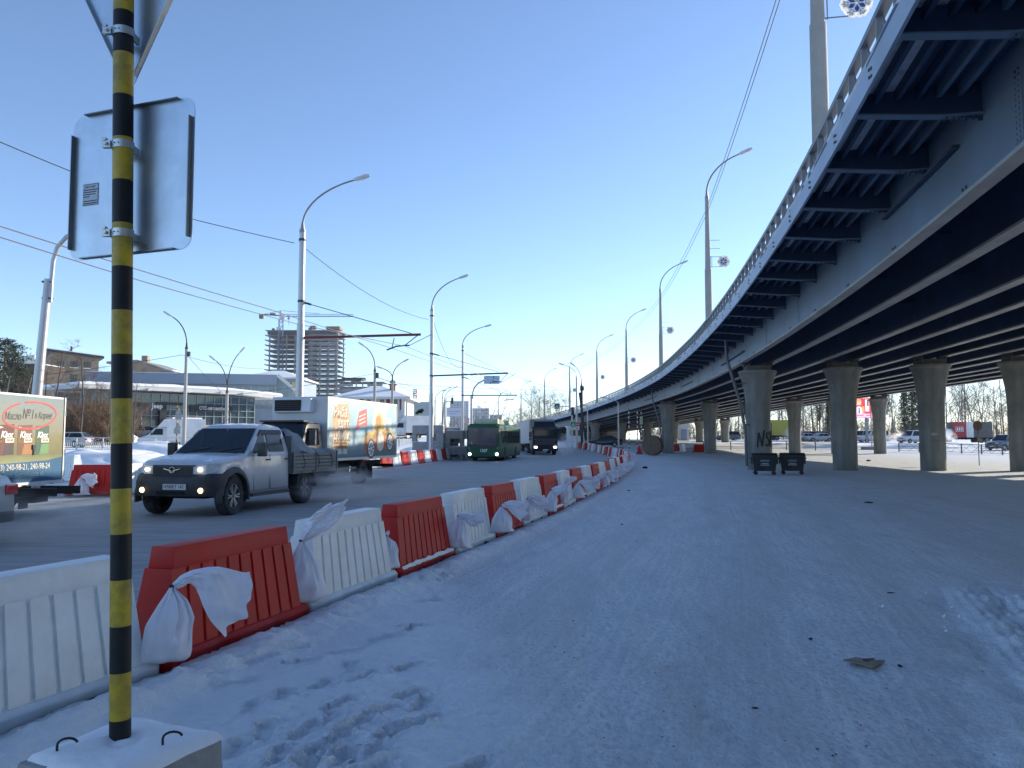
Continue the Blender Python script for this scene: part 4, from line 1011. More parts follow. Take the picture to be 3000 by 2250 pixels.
for sgn in (-1,1):
    for nm,pts in (('door_window',[(.80,1.275),(.19,1.275),(.19,1.725),(.27,1.735)]),('rear_door_window',[(.09,1.275),(-.56,1.275),(-.56,1.735),(.09,1.735)])):
        mb=MB(); side_panel(mb,pts,yfp,.007,sgn); mb.build(nm,M_GLASS,pk,smooth=0)
        mb=MB(); top=[(p[0],p[1]) for p in pts if p[1]>1.5]; x0=min(p[0] for p in pts)-.03; x1=max(p[0] for p in pts if p[1]>1.5)+.05
        side_panel(mb,[(x1+.12,1.63),(x1-.02,1.665),(x0,1.665),(x0,1.765),(x1-.05,1.765)],yfp,.022,sgn); mb.build('wind_deflector',M_PLAST,pk,smooth=0)
    for x0,x1 in ((.80,.155),(.115,-.70)):
        # recessed seams around the doors
        mb=MB()
        for xx in (x0,x1): mb.bar((xx,sgn*.9455,.46),(xx,sgn*.926,1.22),.006,.006)
        mb.bar((x0,sgn*.942,.455),(x1,sgn*.942,.455),.006,.006); mb.build('door_seam',M_PLAST,pk,smooth=0)
    for xx in (.22,-.60):
        mb=MB(); mb.box((xx,sgn*.95,1.10),(.17,.03,.035)); mb.build('door_handle',M_PLAST,pk,smooth=0,bev=.01)
    mb=MB(); mb.box((.74,sgn*1.10,1.33),(.12,.19,.30)); mb.bar((.76,sgn*.90,1.26),(.75,sgn*1.06,1.30),.05,.05); mb.build('mirror',M_PLAST,pk,smooth=30,bev=.035)
    # front wheel flare
    mb=MB(); rings=[]
    for k in range(17):
        t=math.pi*(-.06+1.12*k/16); ro,ri=.60,.475
        cx=lambda rr_: XF+rr_*math.cos(t)
        cz=lambda rr_: RW+rr_*math.sin(t)
        rings.append([(cx(ri),sgn*.86,cz(ri)),(cx(ri),sgn*.985,cz(ri)),(cx((ri+ro)/2),sgn*.985,cz((ri+ro)/2)),(cx(ro),sgn*.945,cz(ro)),(cx(ro),sgn*.90,cz(ro))])
    mb.loft(rings); mb.build('wheel_flare',M_PLAST,pk,smooth=40)
    mb=MB(); mb.hexa([(.92,sgn*.90,.33),(-.66,sgn*.90,.33),(-.66,sgn*1.0,.33),(.92,sgn*1.0,.33),(.92,sgn*.90,.385),(-.66,sgn*.90,.385),(-.66,sgn*.99,.385),(.92,sgn*.99,.385)]); mb.build('side_step',M_PLAST,pk,smooth=0)
    # headlight: outline wraps the corner
    mb=MB(); P=[(2.235,.44,.86),(2.235,.44,1.0),(2.16,.72,1.045),(1.98,.895,1.06),(1.93,.915,1.02),(2.06,.84,.90),(2.16,.70,.85)]
    P=[(x_,sgn*y,z) for x_,y,z in P]; q=[(x_-.06,y*.96,z) for x_,y,z in P]; n_=len(P)
    mb.add(P+q,[tuple(range(n_)),tuple(range(2*n_-1,n_-1,-1))]+[(i,(i+1)%n_,n_+(i+1)%n_,n_+i) for i in range(n_)]); hl=mb.build('headlight',M_LENS,pk,smooth=0)
    mb=MB(); mb.lathe([(.042,0),(.038,.012),(.001,.016)],16,(2.225,sgn*.60,.945),axis='x'); mb.build('lit_bulb',M_LIT,hl,smooth=40)
    mb=MB(); mb.lathe([(.055,0),(.05,.02),(.001,.028)],16,(2.27,sgn*.66,.535),axis='x'); mb.build('fog_light',M_FOG,pk,smooth=40)
# grille, bumper, badge, plate
mb=MB(); mb.hexa([(2.14,-.46,.80),(2.14,.46,.80),(2.245,.46,.80),(2.245,-.46,.80),(2.10,-.50,1.035),(2.10,.50,1.035),(2.235,.46,1.035),(2.235,-.46,1.035)])
mb.build('grille',M_PLAST,pk,smooth=0,bev=.02)
mb=MB()
for i in range(4): mb.box((2.246,0,.835+.045*i),(.02,.86,.014))
mb.build('grille_bar',mat('grille_bar',(.02,.022,.025),.6),pk,smooth=0)
mb=MB(); rings=[]
for y_,xo in ((-.965,1.98),(-.955,2.08),(-.86,2.20),(-.62,2.275),(0,2.30),(.62,2.275),(.86,2.20),(.955,2.08),(.965,1.98)):
    rings.append([(xo-.22,y_*.97,.44),(xo-.03,y_*.985,.415),(xo,y_,.52),(xo,y_,.70),(xo-.03,y_*.99,.80),(xo-.10,y_*.975,.86),(xo-.22,y_*.95,.86)])
mb.loft(rings); mb.build('bumper',M_PLAST,pk,smooth=45)
mb=MB(); mb.box((2.298,0,.485),(.02,.62,.07)); mb.build('air_intake',M_UNDERB,pk,smooth=0)
bd=MB(); bd.tube([(2.262,.060*math.cos(a),.935+.060*math.sin(a)) for a in np.linspace(0,2*math.pi,25)],.007,6,cap=False)
for sgn in (-1,1): bd.add([(2.266,sgn*.02,.930),(2.266,sgn*.19,.968),(2.266,sgn*.19,.955),(2.266,sgn*.02,.912),(2.256,sgn*.02,.930),(2.256,sgn*.19,.968),(2.256,sgn*.19,.955),(2.256,sgn*.02,.912)],[(0,1,2,3),(7,6,5,4),(0,4,5,1),(1,5,6,2),(2,6,7,3),(3,7,4,0)])
bd.bar((2.264,-.05,.900),(2.264,.05,.900),.01,.012); bd.build('badge',M_CHROME,pk,smooth=40)
plate(pk,2.312,.10,.605,'Н700ЕТ 142',0,.52,.112)
mb=MB(); mb.box((.2,0,.62),(3.9,1.30,.34)); mb.box((0,0,.42),(3.6,.9,.16)); mb.build('chassis',M_UNDERB,pk,smooth=0)
mb=MB(); mb.tube([(0.05,-.35,1.90),(-.22,-.36,2.02)],.006,6); mb.build('aerial',M_PLAST,pk,smooth=0)
snow_patch(pk,-.62,.18,-.62,.62,lambda x_,y: float(np.interp(x_,rx,rz_))+.018*(1-(y/.7)**2),3,.022,.36)
snow_patch(pk,1.05,2.05,-.78,.78,lambda x_,y: float(np.interp(x_,[-.745,.5,1.0,1.5,2.0,2.15,2.22],[1.235,1.235,1.235,1.20,1.115,1.06,.98]))+.033-.05*(abs(y)/.8)**3,8,.014,.44)
# bed
M_BED=mat('grey_bed_steel',(.14,.16,.165),.5,.2,.12,2,dirt=(.22,.22,.21),damt=.5,dscale=1.6)
X0,X1=-.79,-3.14
mb=MB(); mb.box(((X0+X1)/2,0,.77),(X0-X1,1.98,.07)); mb.build('bed_floor',M_BED,pk,smooth=0)
for sgn in (-1,1):
    for i in range(5):
        mb=MB(); mb.box(((X0+X1)/2,sgn*1.0,.835+.088*i),(X0-X1-.04,.028,.078)); mb.build('side_board',M_BED,pk,smooth=0,bev=.006)
    for xx in (X0-.02,-1.96,X1+.02):
        mb=MB(); mb.box((xx,sgn*1.02,1.01),(.055,.03,.50)); mb.build('bed_stake',M_BED,pk,smooth=0)
for i in range(5):
    mb=MB(); mb.box((X1,0,.835+.088*i),(.028,1.96,.078)); mb.build('tail_board',M_BED,pk,smooth=0)
mb=MB(); mb.box((X0+.0,0,1.20),(.05,1.94,.85)); mb.build('headboard',M_BED,pk,smooth=0)
M_TARP=mat('grey_tarpaulin',(.14,.165,.18),.6,0,.12,3,.5,8)
N1,N2=40,40; vs=[];fs=[]
for i in range(N1+1):
    for j in range(N2+1):
        u=i/N1; v=-1+2*j/N2; x_=X0-.0+(X1-X0)*u; hgt=float(np.interp(u,[0,.06,.30,.42,.60,.80,1],[1.74,1.76,1.70,1.48,1.34,1.30,1.27]))
        av=abs(v); edge=smoothstep(.72,1.0,av); z=hgt*(1-edge)+(1.215-.03*math.sin(9*u+3*v))*edge
        z+=.035*math.sin(11*u+5*v)*math.sin(7*v+2*u)*(1-.4*edge)+.02*math.sin(23*u-9*v)
        y_=v*(.98+.045*edge+.02*math.sin(14*u)*edge)
        vs.append((x_+.02*math.sin(6*v),y_,z))
for i in range(N1):
    for j in range(N2): a=i*(N2+1)+j; fs.append((a,a+N2+1,a+N2+2,a+1))
mb=MB(); mb.add(vs,fs); mb.build('tarpaulin',M_TARP,pk,smooth=60)
mb=MB()
for xx in (-1.2,-1.95,-2.7): mb.tube([(xx,1.036,1.2),(xx-.14,1.038,1.0),(xx-.05,1.038,.84)],.008,6)
mb.build('rope',mat('rope_dark',(.06,.03,.03),.9),pk,smooth=0)
mb=MB(); mb.box((-2.0,0,.62),(2.2,.95,.2)); mb.box((-3.0,0,.58),(.1,1.7,.12)); mb.build('rear_frame',M_UNDERB,pk,smooth=0)
for sgn in (-1,1):
    mb=MB(); mb.prism([(XR+.52*math.cos(t),.385+.50*math.sin(t)) for t in np.linspace(0,math.pi,13)]+[(XR-.48,.385),(XR-.44,.385)]+[(XR+.48*math.cos(t),.385+.46*math.sin(t)) for t in np.linspace(math.pi,0,13)],sgn*.74,sgn*.99); mb.build('mudguard',M_PLAST,pk,smooth=30)
    add_wheel(pk,XF,sgn*.83,RW,.245,'alloy',R(2)); add_wheel(pk,XR,sgn*.83,RW,.245,'alloy')
def axle_pos(fx,fy,hd,xloc,yloc):  # root position so that local (xloc,yloc) falls on (fx,fy)
    c,s=math.cos(hd),math.sin(hd); return fx-(c*xloc-s*yloc), fy-(s*xloc+c*yloc)
x_,y_=axle_pos(-5.82,16.35,HD,XF,.83); put(pk,x_,y_,HD,pk['label'],z=-.012)

# ---- refrigerated box truck with a printed side
bt=thing('box_truck','white refrigerated box truck with a colourful printed side advert behind the pickup','truck')
BX0,BX1=0.0,-6.05; BW=1.95; BZ0,BZ1=.85,2.93
mb=MB(); mb.box(((BX0+BX1)/2,0,(BZ0+BZ1)/2),(-BX1,BW,BZ1-BZ0)); mb.build('cargo_box',mat('box_white_panel',(.54,.56,.58),.45,0,.05,1.4,dirt=(.40,.40,.40),damt=.3),bt,smooth=0,bev=.015)
M_TRIM=mat('cream_box_trim',(.72,.68,.58),.5)
mb=MB()
mb.box(((BX0+BX1)/2,BW/2+.004,BZ1-.035),(6.07,.024,.075)); mb.box(((BX0+BX1)/2,BW/2+.004,BZ0+.03),(6.07,.024,.06)); mb.box((BX0-.02,BW/2+.004,(BZ0+BZ1)/2),(.05,.026,2.08)); mb.box((BX1+.02,BW/2+.004,(BZ0+BZ1)/2),(.05,.026,2.08)); mb.build('box_trim',M_TRIM,bt,smooth=0)
# reefer unit (seen on the front wall, vehicle's left is +y)
mb=MB(); mb.hexa([(.0,-.80,2.40),(.28,-.76,2.43),(.28,.50,2.43),(.0,.54,2.40),(.0,-.80,2.86),(.24,-.76,2.86),(.24,.50,2.86),(.0,.54,2.86)]); ru=mb.build('cooling_unit',mat('reefer_white',(.60,.63,.66),.4),bt,smooth=0,bev=.02)
mb=MB(); mb.box((.272,-.28,2.64),(.02,.92,.36)); mb.build('cooling_grille',M_UNDERB,ru,smooth=0)
mb=MB()
for i in range(6): mb.box((.284,-.28,2.49+.06*i),(.012,.90,.016))
mb.build('louvre',M_PLAST,ru,smooth=0)
mb=MB()
for y_,z_ in ((-.9,2.86),(.9,2.86)): mb.box((.01,y_,z_),(.03,.07,.03))
mb.build('marker_lamp',M_LENS,bt,smooth=0)
# cab
M_TCAB=carpaint('black_truck_cab',(.016,.018,.022),.3)
mb=MB(); rings=[]
for x_,zb,zt,w in ((.02+.10,.75,2.06,.92),(.2,.75,2.09,.94),(.9,.75,2.10,.94),(1.05,.72,2.05,.93),(1.55,.6,1.30,.93),(1.66,.55,1.10,.90),(1.70,.5,.9,.86)):
    rings.append([(x_,-w*.97,zb),(x_,-w,zb+.2),(x_,-w*.95,min(zt-.05,1.3)),(x_,-w*.86,zt-.06),(x_,-w*.78,zt),(x_,w*.78,zt),(x_,w*.86,zt-.06),(x_,w*.95,min(zt-.05,1.3)),(x_,w,zb+.2),(x_,w*.97,zb)])
mb.loft(rings); mb.build('cab',M_TCAB,bt,smooth=40)
mb=MB(); mb.hexa([(1.50,-.84,1.32),(1.50,.84,1.32),(1.10,.76,1.99),(1.10,-.76,1.99),(1.56,-.84,1.33),(1.56,.84,1.33),(1.13,.76,2.01),(1.13,-.76,2.01)]); mb.build('windscreen',M_GLASSB,bt,smooth=0)
for sgn in (-1,1):
    mb=MB(); mb.hexa([(1.25,sgn*.86,1.38),(.42,sgn*.86,1.38),(.42,sgn*.93,1.38),(1.25,sgn*.93,1.38),(1.0,sgn*.80,1.90),(.42,sgn*.80,1.90),(.42,sgn*.87,1.90),(1.0,sgn*.87,1.90)]); mb.build('side_window',M_GLASS,bt,smooth=0)
    mb=MB(); mb.box((1.25,sgn*1.12,1.62),(.10,.20,.48)); mb.bar((1.2,sgn*.88,1.85),(1.25,sgn*1.1,1.84),.03,.03); mb.build('mirror',M_PLAST,bt,smooth=0,bev=.03)
    mb=MB(); mb.box((1.66,sgn*.72,.85),(.12,.28,.18)); mb.build('headlight',M_LENS,bt,smooth=0,bev=.02)
mb=MB(); mb.box((1.0,0,2.12),(.3,1.5,.05)); mb.build('sun_visor',M_PLAST,bt,smooth=0)
snow_patch(bt,.15,1.0,-.8,.8,lambda x_,y: 2.10-.02*abs(y),4,.02,.4)
mb=MB(); mb.box((-2.0,.36,.68),(7.6,.10,.18)); mb.box((-2.0,-.36,.68),(7.6,.10,.18)); mb.box((-1.4,.62,.52),(1.1,.5,.42)); mb.box((-2.0,-.6,.52),(1.4,.5,.42)); mb.box((-5.9,0,.55),(.1,1.8,.12)); mb.build('chassis',M_UNDERB,bt,smooth=0)
mb=MB(); mb.bar((-.3,.92,.58),(-2.35,.92,.58),.03,.07); mb.bar((-.3,.92,.40),(-2.35,.92,.40),.03,.07); mb.build('side_guard',M_RIMD,bt,smooth=0)
for q in (1,-1): mb=MB(); mb.box((-3.55,q*.88,.42),(.03,.30,.5)); mb.build('mud_flap',M_PLAST,bt,smooth=0)
for sgn in (-1,1): add_wheel(bt,.9,sgn*.80,.39,.24,'truck'); add_wheel(bt,-2.95,sgn*.78,.40,.34,'truck')
# the printed side: flat print, thin layers, seen on the vehicle's left (+y)
YS_=BW/2+.0025
def printmat(): 
    m=bpy.data.materials.new('print_sky_blue'); m.use_nodes=True; N=m.node_tree.nodes; L=m.node_tree.links; b=N['Principled BSDF']; b.inputs['Roughness'].default_value=.5
    tc=N.new('ShaderNodeTexCoord'); sx=N.new('ShaderNodeSeparateXYZ'); L.new(tc.outputs['Object'],sx.inputs[0])
    nz=N.new('ShaderNodeTexNoise'); nz.inputs['Scale'].default_value=.9; nz.inputs['Detail'].default_value=3; L.new(tc.outputs['Object'],nz.inputs['Vector'])
    ad=N.new('ShaderNodeMath'); ad.operation='MULTIPLY_ADD'; ad.inputs[1].default_value=1.3; L.new(nz.outputs[0],ad.inputs[0]); L.new(sx.outputs['Z'],ad.inputs[2])
    mr=N.new('ShaderNodeMapRange'); mr.inputs[1].default_value=1.35; mr.inputs[2].default_value=3.6; L.new(ad.outputs[0],mr.inputs[0])
    r=N.new('ShaderNodeValToRGB'); e=r.color_ramp.elements; e[0].position=0; e[0].color=(.07,.13,.16,1); e[1].position=1; e[1].color=(.45,.56,.58,1)
    for p,c in ((.22,(.11,.20,.25,1)),(.42,(.33,.44,.46,1)),(.55,(.23,.39,.46,1)),(.75,(.30,.46,.53,1))): q=e.new(p); q.color=c
    L.new(mr.outputs[0],r.inputs[0]); L.new(r.outputs[0],b.inputs['Base Color']); return m
ad_=MB(); ad_.box((-3.04,YS_,1.89),(5.92,.003,1.90)); adv=ad_.build('printed_advert',printmat(),bt,smooth=0)
def flat(name,poly,y,m,parent,axis_x=1): # poly in (u to the right as seen, z)
    mb=MB(); P=[(-u,y,z) for u,z in poly]; Q=[(-u,y-.0015,z) for u,z in poly]; n=len(P)
    mb.add(P+Q,[tuple(range(n)),tuple(range(2*n-1,n-1,-1))]+[(i,(i+1)%n,n+(i+1)%n,n+i) for i in range(n)]); return mb.build(name,m,parent,smooth=0)
def ell(cx,cz,a,b,n=28,t0=0,t1=2*math.pi): return [(cx+a*math.cos(t0+(t1-t0)*k/n),cz+b*math.sin(t0+(t1-t0)*k/n)) for k in range(n)]
pm=lambda n,c: mat('print_'+n,c,.5,0,.14,2.2)
P_OR=pm('orange',(.48,.22,.07)); P_YE=pm('yellow',(.56,.42,.13)); P_RED=pm('brick_red',(.42,.10,.03)); P_PK=pm('pink_red',(.62,.10,.11)); P_CR=pm('cream',(.66,.60,.48)); P_BR=pm('brown',(.22,.11,.05)); P_GR=pm('road_grey',(.07,.13,.15)); P_WH=pm('pale',(.74,.76,.74)); P_DK=pm('tyre_dark',(.05,.07,.09)); P_DO=pm('dull_orange',(.48,.31,.17))
Y=YS_+.003
flat('road_print',[(2.6,1.0),(5.95,1.35),(5.95,.96),(.2,.96)],Y,P_GR,adv)
flat('text_panel_print',[(.42,1.06),(1.52,1.06),(1.70,2.35),(1.50,2.75),(.75,2.72),(.35,2.35)],Y,P_DO,adv)
Y+=.002
flat('flag_print',[(2.15,1.85),(2.45,2.52),(3.10,2.66),(3.18,2.05),(2.62,2.02)],Y,P_PK,adv)
for i in range(3): flat('flag_line_print',[(2.42+.02*i,2.36-.13*i),(3.0,2.48-.13*i),(3.0,2.44-.13*i),(2.42+.02*i,2.32-.13*i)],Y+.002,P_CR,adv)
flat('dome_print',ell(4.35,2.15,.72,.68),Y,P_CR,adv)
flat('driver_print',[(3.75,1.75),(3.95,2.35),(4.25,2.55),(4.55,2.45),(4.75,1.95),(4.7,1.7)],Y+.002,P_YE,adv)
flat('driver_print',ell(4.2,2.2,.25,.24),Y+.004,P_OR,adv)
flat('bottle_print',[(4.95,1.9),(5.0,2.35),(5.45,2.38),(5.5,1.9)],Y,pm('bottle',(.55,.66,.62)),adv)
flat('toy_car_print',[(2.95,1.12),(2.9,1.55),(3.1,1.78),(3.7,1.86),(4.2,1.74),(4.9,1.95),(5.45,1.93),(5.8,1.7),(5.82,1.32),(5.3,1.2)],Y+.004,P_OR,adv)
flat('toy_car_side_print',[(2.97,1.12),(2.95,1.40),(3.9,1.48),(5.0,1.62),(5.8,1.5),(5.82,1.32),(5.3,1.2)],Y+.006,P_RED,adv)
flat('toy_car_bonnet_print',[(3.0,1.6),(3.15,1.76),(3.7,1.83),(3.95,1.72),(3.5,1.62)],Y+.006,P_YE,adv)
flat('toy_car_rear_print',[(4.8,1.82),(5.1,1.93),(5.5,1.88),(5.72,1.66),(5.3,1.72)],Y+.006,P_YE,adv)
flat('disc_print',ell(4.38,1.48,.36,.36),Y+.008,P_CR,adv)
for cx,cz in ((3.52,1.22),(5.32,1.45)):
    flat('print_tyre',ell(cx,cz,.36,.37),Y+.010,P_DK,adv); flat('print_hub',ell(cx,cz,.27,.28),Y+.012,P_WH,adv)
    for k in range(9): a=2*math.pi*k/9; flat('print_spoke',[(cx+.07*math.cos(a-.25),cz+.07*math.sin(a-.25)),(cx+.24*math.cos(a-.13),cz+.24*math.sin(a-.13)),(cx+.24*math.cos(a+.13),cz+.24*math.sin(a+.13)),(cx+.07*math.cos(a+.25),cz+.07*math.sin(a+.25))],Y+.014,P_DK,adv)
RL=(R(90),0,math.pi)   # lettering seen from +y
for txt,z,u,s,w in (('Рыба',2.46,.92,.52,1.02),('едет',2.08,1.12,.44,.88),('Домой!',1.72,1.06,.54,1.30)):
    lettering(txt,s,P_BR,adv,(-u-.035,Y+.002,z-.035),RL,width=w,depth=.0008,shear=.2,bold=.022); lettering(txt,s,P_CR,adv,(-u,Y+.004,z),RL,width=w,depth=.0008,shear=.2,bold=.010)
lettering('больше рыбы',.17,P_BR,adv,(-.98,Y+.003,1.44),RL,width=1.0,depth=.0008); lettering('и морепродуктов',.15,P_BR,adv,(-.98,Y+.003,1.31),RL,width=1.0,depth=.0008)
flat('number_panel_print',[(.42,1.04),(1.52,1.04),(1.52,1.24),(.42,1.24)],Y,pm('slate',(.16,.22,.25)),adv)
lettering('3-100-100',.24,P_WH,adv,(-.97,Y+.003,1.14),RL,width=1.02,depth=.0008,bold=.006)
x_,y_=-5.92,25.3; HT=math.atan2(-.9745,-.2245); x_,y_=axle_pos(-5.92,25.3,HT,0,BW/2); put(bt,x_,y_,HT,bt['label'],z=-.015)
# ---- trolleybus
tb=thing('trolleybus','dark green trolleybus number 1307 with raised poles and headlights on, coming towards the camera','trolleybus')
M_TG=mat('trolley_dark_green',(.010,.085,.036),.5,0,.08,1,spec=.25,dirt=(.035,.085,.055),damt=.4); M_TG2=mat('trolley_roof_green',(.12,.20,.17),.6,0,.12,1,dirt=(.30,.34,.33),damt=.5)
TL,TW,TH=12.0,2.38,2.66
mb=MB(); rings=[]
for x_,zb,zt,w in ((0,.34,2.60,1.10),(-.06,.30,2.64,1.15),(-.20,.28,2.66,1.19),(-1,.28,2.66,1.19),(-11.8,.28,2.66,1.19),(-11.95,.30,2.64,1.16),(-12,.36,2.58,1.12)):
    rings.append([(x_,-w*.96,zb),(x_,-w,zb+.15),(x_,-w,1.2),(x_,-w*.985,zt-.22),(x_,-w*.93,zt-.06),(x_,-w*.80,zt),(x_,w*.80,zt),(x_,w*.93,zt-.06),(x_,w*.985,zt-.22),(x_,w,1.2),(x_,w,zb+.15),(x_,w*.96,zb)])
mb.loft(rings); mb.build('body',M_TG,tb,smooth=40)
def vrect(name,m,pts,x0,x1): # polygon in (y,z) extruded along x
    mb=MB(); mb.prism(pts,x0,x1,'x'); return mb.build(name,m,tb,smooth=0)
ws=vrect('windscreen',mat('trolley_windscreen',(.018,.040,.085),.08,0,.25,.8,spec=.3),[(-1.05,1.40),(-.55,1.16),(.80,1.06),(1.04,1.30),(1.08,2.38),(-1.08,2.38)],.0,.03)
vrect('front_band',M_PLAST,[(-1.05,1.08),(-.55,.98),(.82,.92),(1.08,1.12),(1.06,1.29),(.80,1.05),(-.55,1.15),(-1.06,1.39)],.0,.026)
mb=MB(); mb.tube([(.05,.93,1.98),(.06,.98,1.55),(.05,.90,1.35)],.015,6); mb.tube([(.05,.9,1.3),(.05,.3,1.42)],.012,6); mb.build('wiper',M_PLAST,tb,smooth=0)
M_LETW=mat('white_lettering',(.78,.80,.80),.5)
FT=(R(90),0,R(90))
lettering('1307',.30,M_LETW,tb,(.012,.02,.74),FT,width=.50,depth=.002,bold=.006); lettering('13',.26,mat('faded_number',(.50,.53,.42),.6),tb,(.034,-.93,1.28),FT,width=.24,depth=.002)
lettering('Площадь',.07,mat('amber_letter',(.6,.36,.2),.6),ws,(.034,-.55,2.22),FT,width=.34,depth=.001)
for sgn in (-1,1):
    mb=MB(); mb.lathe([(.10,0),(.095,.03),(.001,.045)],16,(.0,sgn*.98,.50),axis='x'); mb.build('headlight',M_LITW,tb,smooth=40)
    mb=MB(); mb.lathe([(.035,0),(.03,.02),(.001,.025)],10,(.0,sgn*1.04,.93),axis='x'); mb.lathe([(.03,0),(.03,.02),(.001,.025)],10,(-.02,sgn*1.0,2.53),axis='x'); mb.build('marker_lamp',M_LENS,tb,smooth=40)
    mb=MB(); mb.box((.16,sgn*1.36,1.85),(.10,.18,.58)); mb.bar((.0,sgn*1.1,2.45),(.16,sgn*1.36,2.16),.03,.03); mb.build('mirror',M_PLAST,tb,smooth=0,bev=.03)
    for i in range(7):
        x0=-1.75-1.42*i; mb=MB(); mb.box((x0,sgn*1.192,1.72),(1.26,.012,.92)); mb.build('side_window',mat('trolley_side_glass',(.025,.035,.036),.1,0,.2,1,spec=.35),tb,smooth=0)
    for i in (0,3):
        mb=MB(); mb.box((-.62-4.5*i if i else -.62,sgn*1.197,1.30),(1.0,.012,1.85)); 
        if sgn<0: mb.build('door',M_GLASS,tb,smooth=0)
    for x_ in (-2.5,-8.6):
        mb=MB(); mb.prism([(x_+.60*math.cos(t),.42+.62*math.sin(t)) for t in np.linspace(0,math.pi,14)],sgn*1.0,sgn*1.196); mb.build('wheel_arch',M_UNDERB,tb,smooth=0)
        add_wheel(tb,x_,sgn*1.05,.46,.30,'truck')
mb=MB(); mb.box((-6,0,.28),(11.5,2.2,.14)); mb.build('skirt',M_UNDERB,tb,smooth=0)
mb=MB(); mb.box((-.5,0,2.645),(.7,2.0,.03)); mb.build('roof_visor',M_TG,tb,smooth=0)
mb=MB(); rings=[]
for x_,s in ((-1.5,.7),(-1.7,1),(-5.5,1),(-5.7,.7)): rings.append([(x_,-.95,2.64),(x_,-.9*s,2.64+.36*s),(x_,.62*s,2.64+.40*s),(x_,.72,2.64)])
mb.loft(rings); mb.build('roof_equipment',mat('roof_camouflage',(.05,.10,.06),.7,0,.3,2.2,dirt=(.40,.44,.34),damt=.8,dscale=1.6),tb,smooth=20)
for x_ in (-1.72,-7.6):
    mb=MB(); mb.lathe([(.18,-.85),(.30,-.80),(.30,-.4),(.31,-.38),(.30,-.36),(.30,0),(.31,.02),(.30,.04),(.30,.4),(.31,.42),(.30,.44),(.30,.80),(.18,.85)],16,(x_,.0,2.78),axis='y'); mb.build('roof_roll',mat('pale_roof_roll',(.42,.46,.34),.7),tb,smooth=30)
for sgn in (-1,1):
    b0=Vector((-5.6,sgn*.36,3.05)); b1=Vector((-11.1,sgn*.42-.02,5.46)); q=b0+(b1-b0)*.16
    mb=MB(); mb.tube([b0,q],.05,8); mb.tube([q,b1],[.026,.018],8); mb.box(tuple(b1),(.18,.06,.12)); po=mb.build('trolley_pole',M_PLAST,tb,smooth=40)
    mb=MB(); mb.box((b0.x,b0.y,2.85),(.7,.34,.40)); mb.tube([(b0.x+.3,b0.y+.1,2.9),tuple(b0+(b1-b0)*.13)],.03,6); mb.tube([(b0.x+.3,b0.y-.1,2.9),tuple(b0+(b1-b0)*.13)],.03,6); mb.build('pole_base',M_UNDERB,po,smooth=0)
HB=math.atan2(-.99,-.135); x_,y_=axle_pos(-.86,56,HB,0,1.19); put(tb,x_,y_,HB,tb['label'])

# ---- articulated lorry
lo=thing('articulated_lorry','black articulated lorry with roof spoiler, lit headlights and pale trailer coming along the road','lorry')
M_LB=mat('lorry_black',(.008,.011,.018),.45,0,.1,1,spec=.3,dirt=(.03,.033,.04),damt=.3)
mb=MB(); rings=[]
for x_,zb,zt,w in ((0,.55,1.5,1.16),(-.06,.5,2.55,1.2),(-.22,.45,2.72,1.23),(-2.1,.6,2.72,1.23)):
    rings.append([(x_,-w,zb),(x_,-w,zt-.08),(x_,-w*.93,zt),(x_,w*.93,zt),(x_,w,zt-.08),(x_,w,zb)])
mb.loft(rings); mb.build('cab',M_LB,lo,smooth=40)
mb=MB(); mb.hexa([(-.25,-1.05,2.71),(-.25,1.05,2.71),(-2.1,1.2,2.71),(-2.1,-1.2,2.71),(-.65,-.95,3.22),(-.65,.95,3.22),(-2.1,1.18,3.46),(-2.1,-1.18,3.46)]); mb.build('roof_spoiler',M_LB,lo,smooth=0,bev=.06)
def lv(name,m,c,d,bev=.0): mb=MB(); mb.box(c,d); return mb.build(name,m,lo,smooth=0,bev=bev)
lv('windscreen',M_GLASSB,(-.035,0,2.08),(.03,2.12,.72)); lv('sun_visor',M_PLAST,(.06,0,2.52),(.18,2.2,.20),.03); lv('grille',M_PLAST,(-.0,0,1.28),(.05,1.9,.62)); lv('bumper',M_LB,(.06,0,.62),(.22,2.4,.44),.04)
for i in range(5): lv('grille_slat',mat('grille_slat_grey',(.07,.08,.09),.4,.4),(.035,0,1.06+.11*i),(.03,1.7,.025))
for sgn in (-1,1):
    mb=MB(); mb.box((.14,sgn*.92,.76),(.10,.30,.16)); mb.build('headlight',M_LITW,lo,smooth=0,bev=.03)
    mb=MB(); mb.box((-.05,sgn*1.42,1.95),(.12,.24,.50)); mb.box((-.05,sgn*1.42,1.52),(.12,.24,.24)); mb.bar((-.2,sgn*1.2,2.25),(-.05,sgn*1.42,2.22),.04,.04); mb.build('mirror',M_PLAST,lo,smooth=0,bev=.03)
    mb=MB(); mb.box((-.95,sgn*1.235,2.0),(.9,.02,.6)); mb.build('side_window',M_GLASS,lo,smooth=0)
    for x_ in (-1.35,): add_wheel(lo,x_,sgn*1.02,.50,.32,'truck')
    for x_ in (-4.9,-11.0,-12.3): add_wheel(lo,x_,sgn*1.0,.50,.34,'truck')
    mb=MB(); mb.box((.0,sgn*.82,1.48),(.04,.34,.05)); mb.build('vent',M_LENS,lo,smooth=0)
plate(lo,.178,0,.50,None,0,.5,.11)
mb=MB(); mb.box((-8.4,0,2.28),(11.6,2.46,2.36)); mb.build('trailer',mat('lorry_trailer_grey',(.40,.41,.43),.6,0,.08,1),lo,smooth=0,bev=.02)
mb=MB(); mb.box((-7.5,0,.85),(12.5,1.0,.4)); mb.box((-1.3,0,.6),(1.9,1.4,.4)); mb.build('chassis',M_UNDERB,lo,smooth=0)
HL=math.atan2(-.995,.09); put(lo,3.15,75.0,HL,lo['label'])

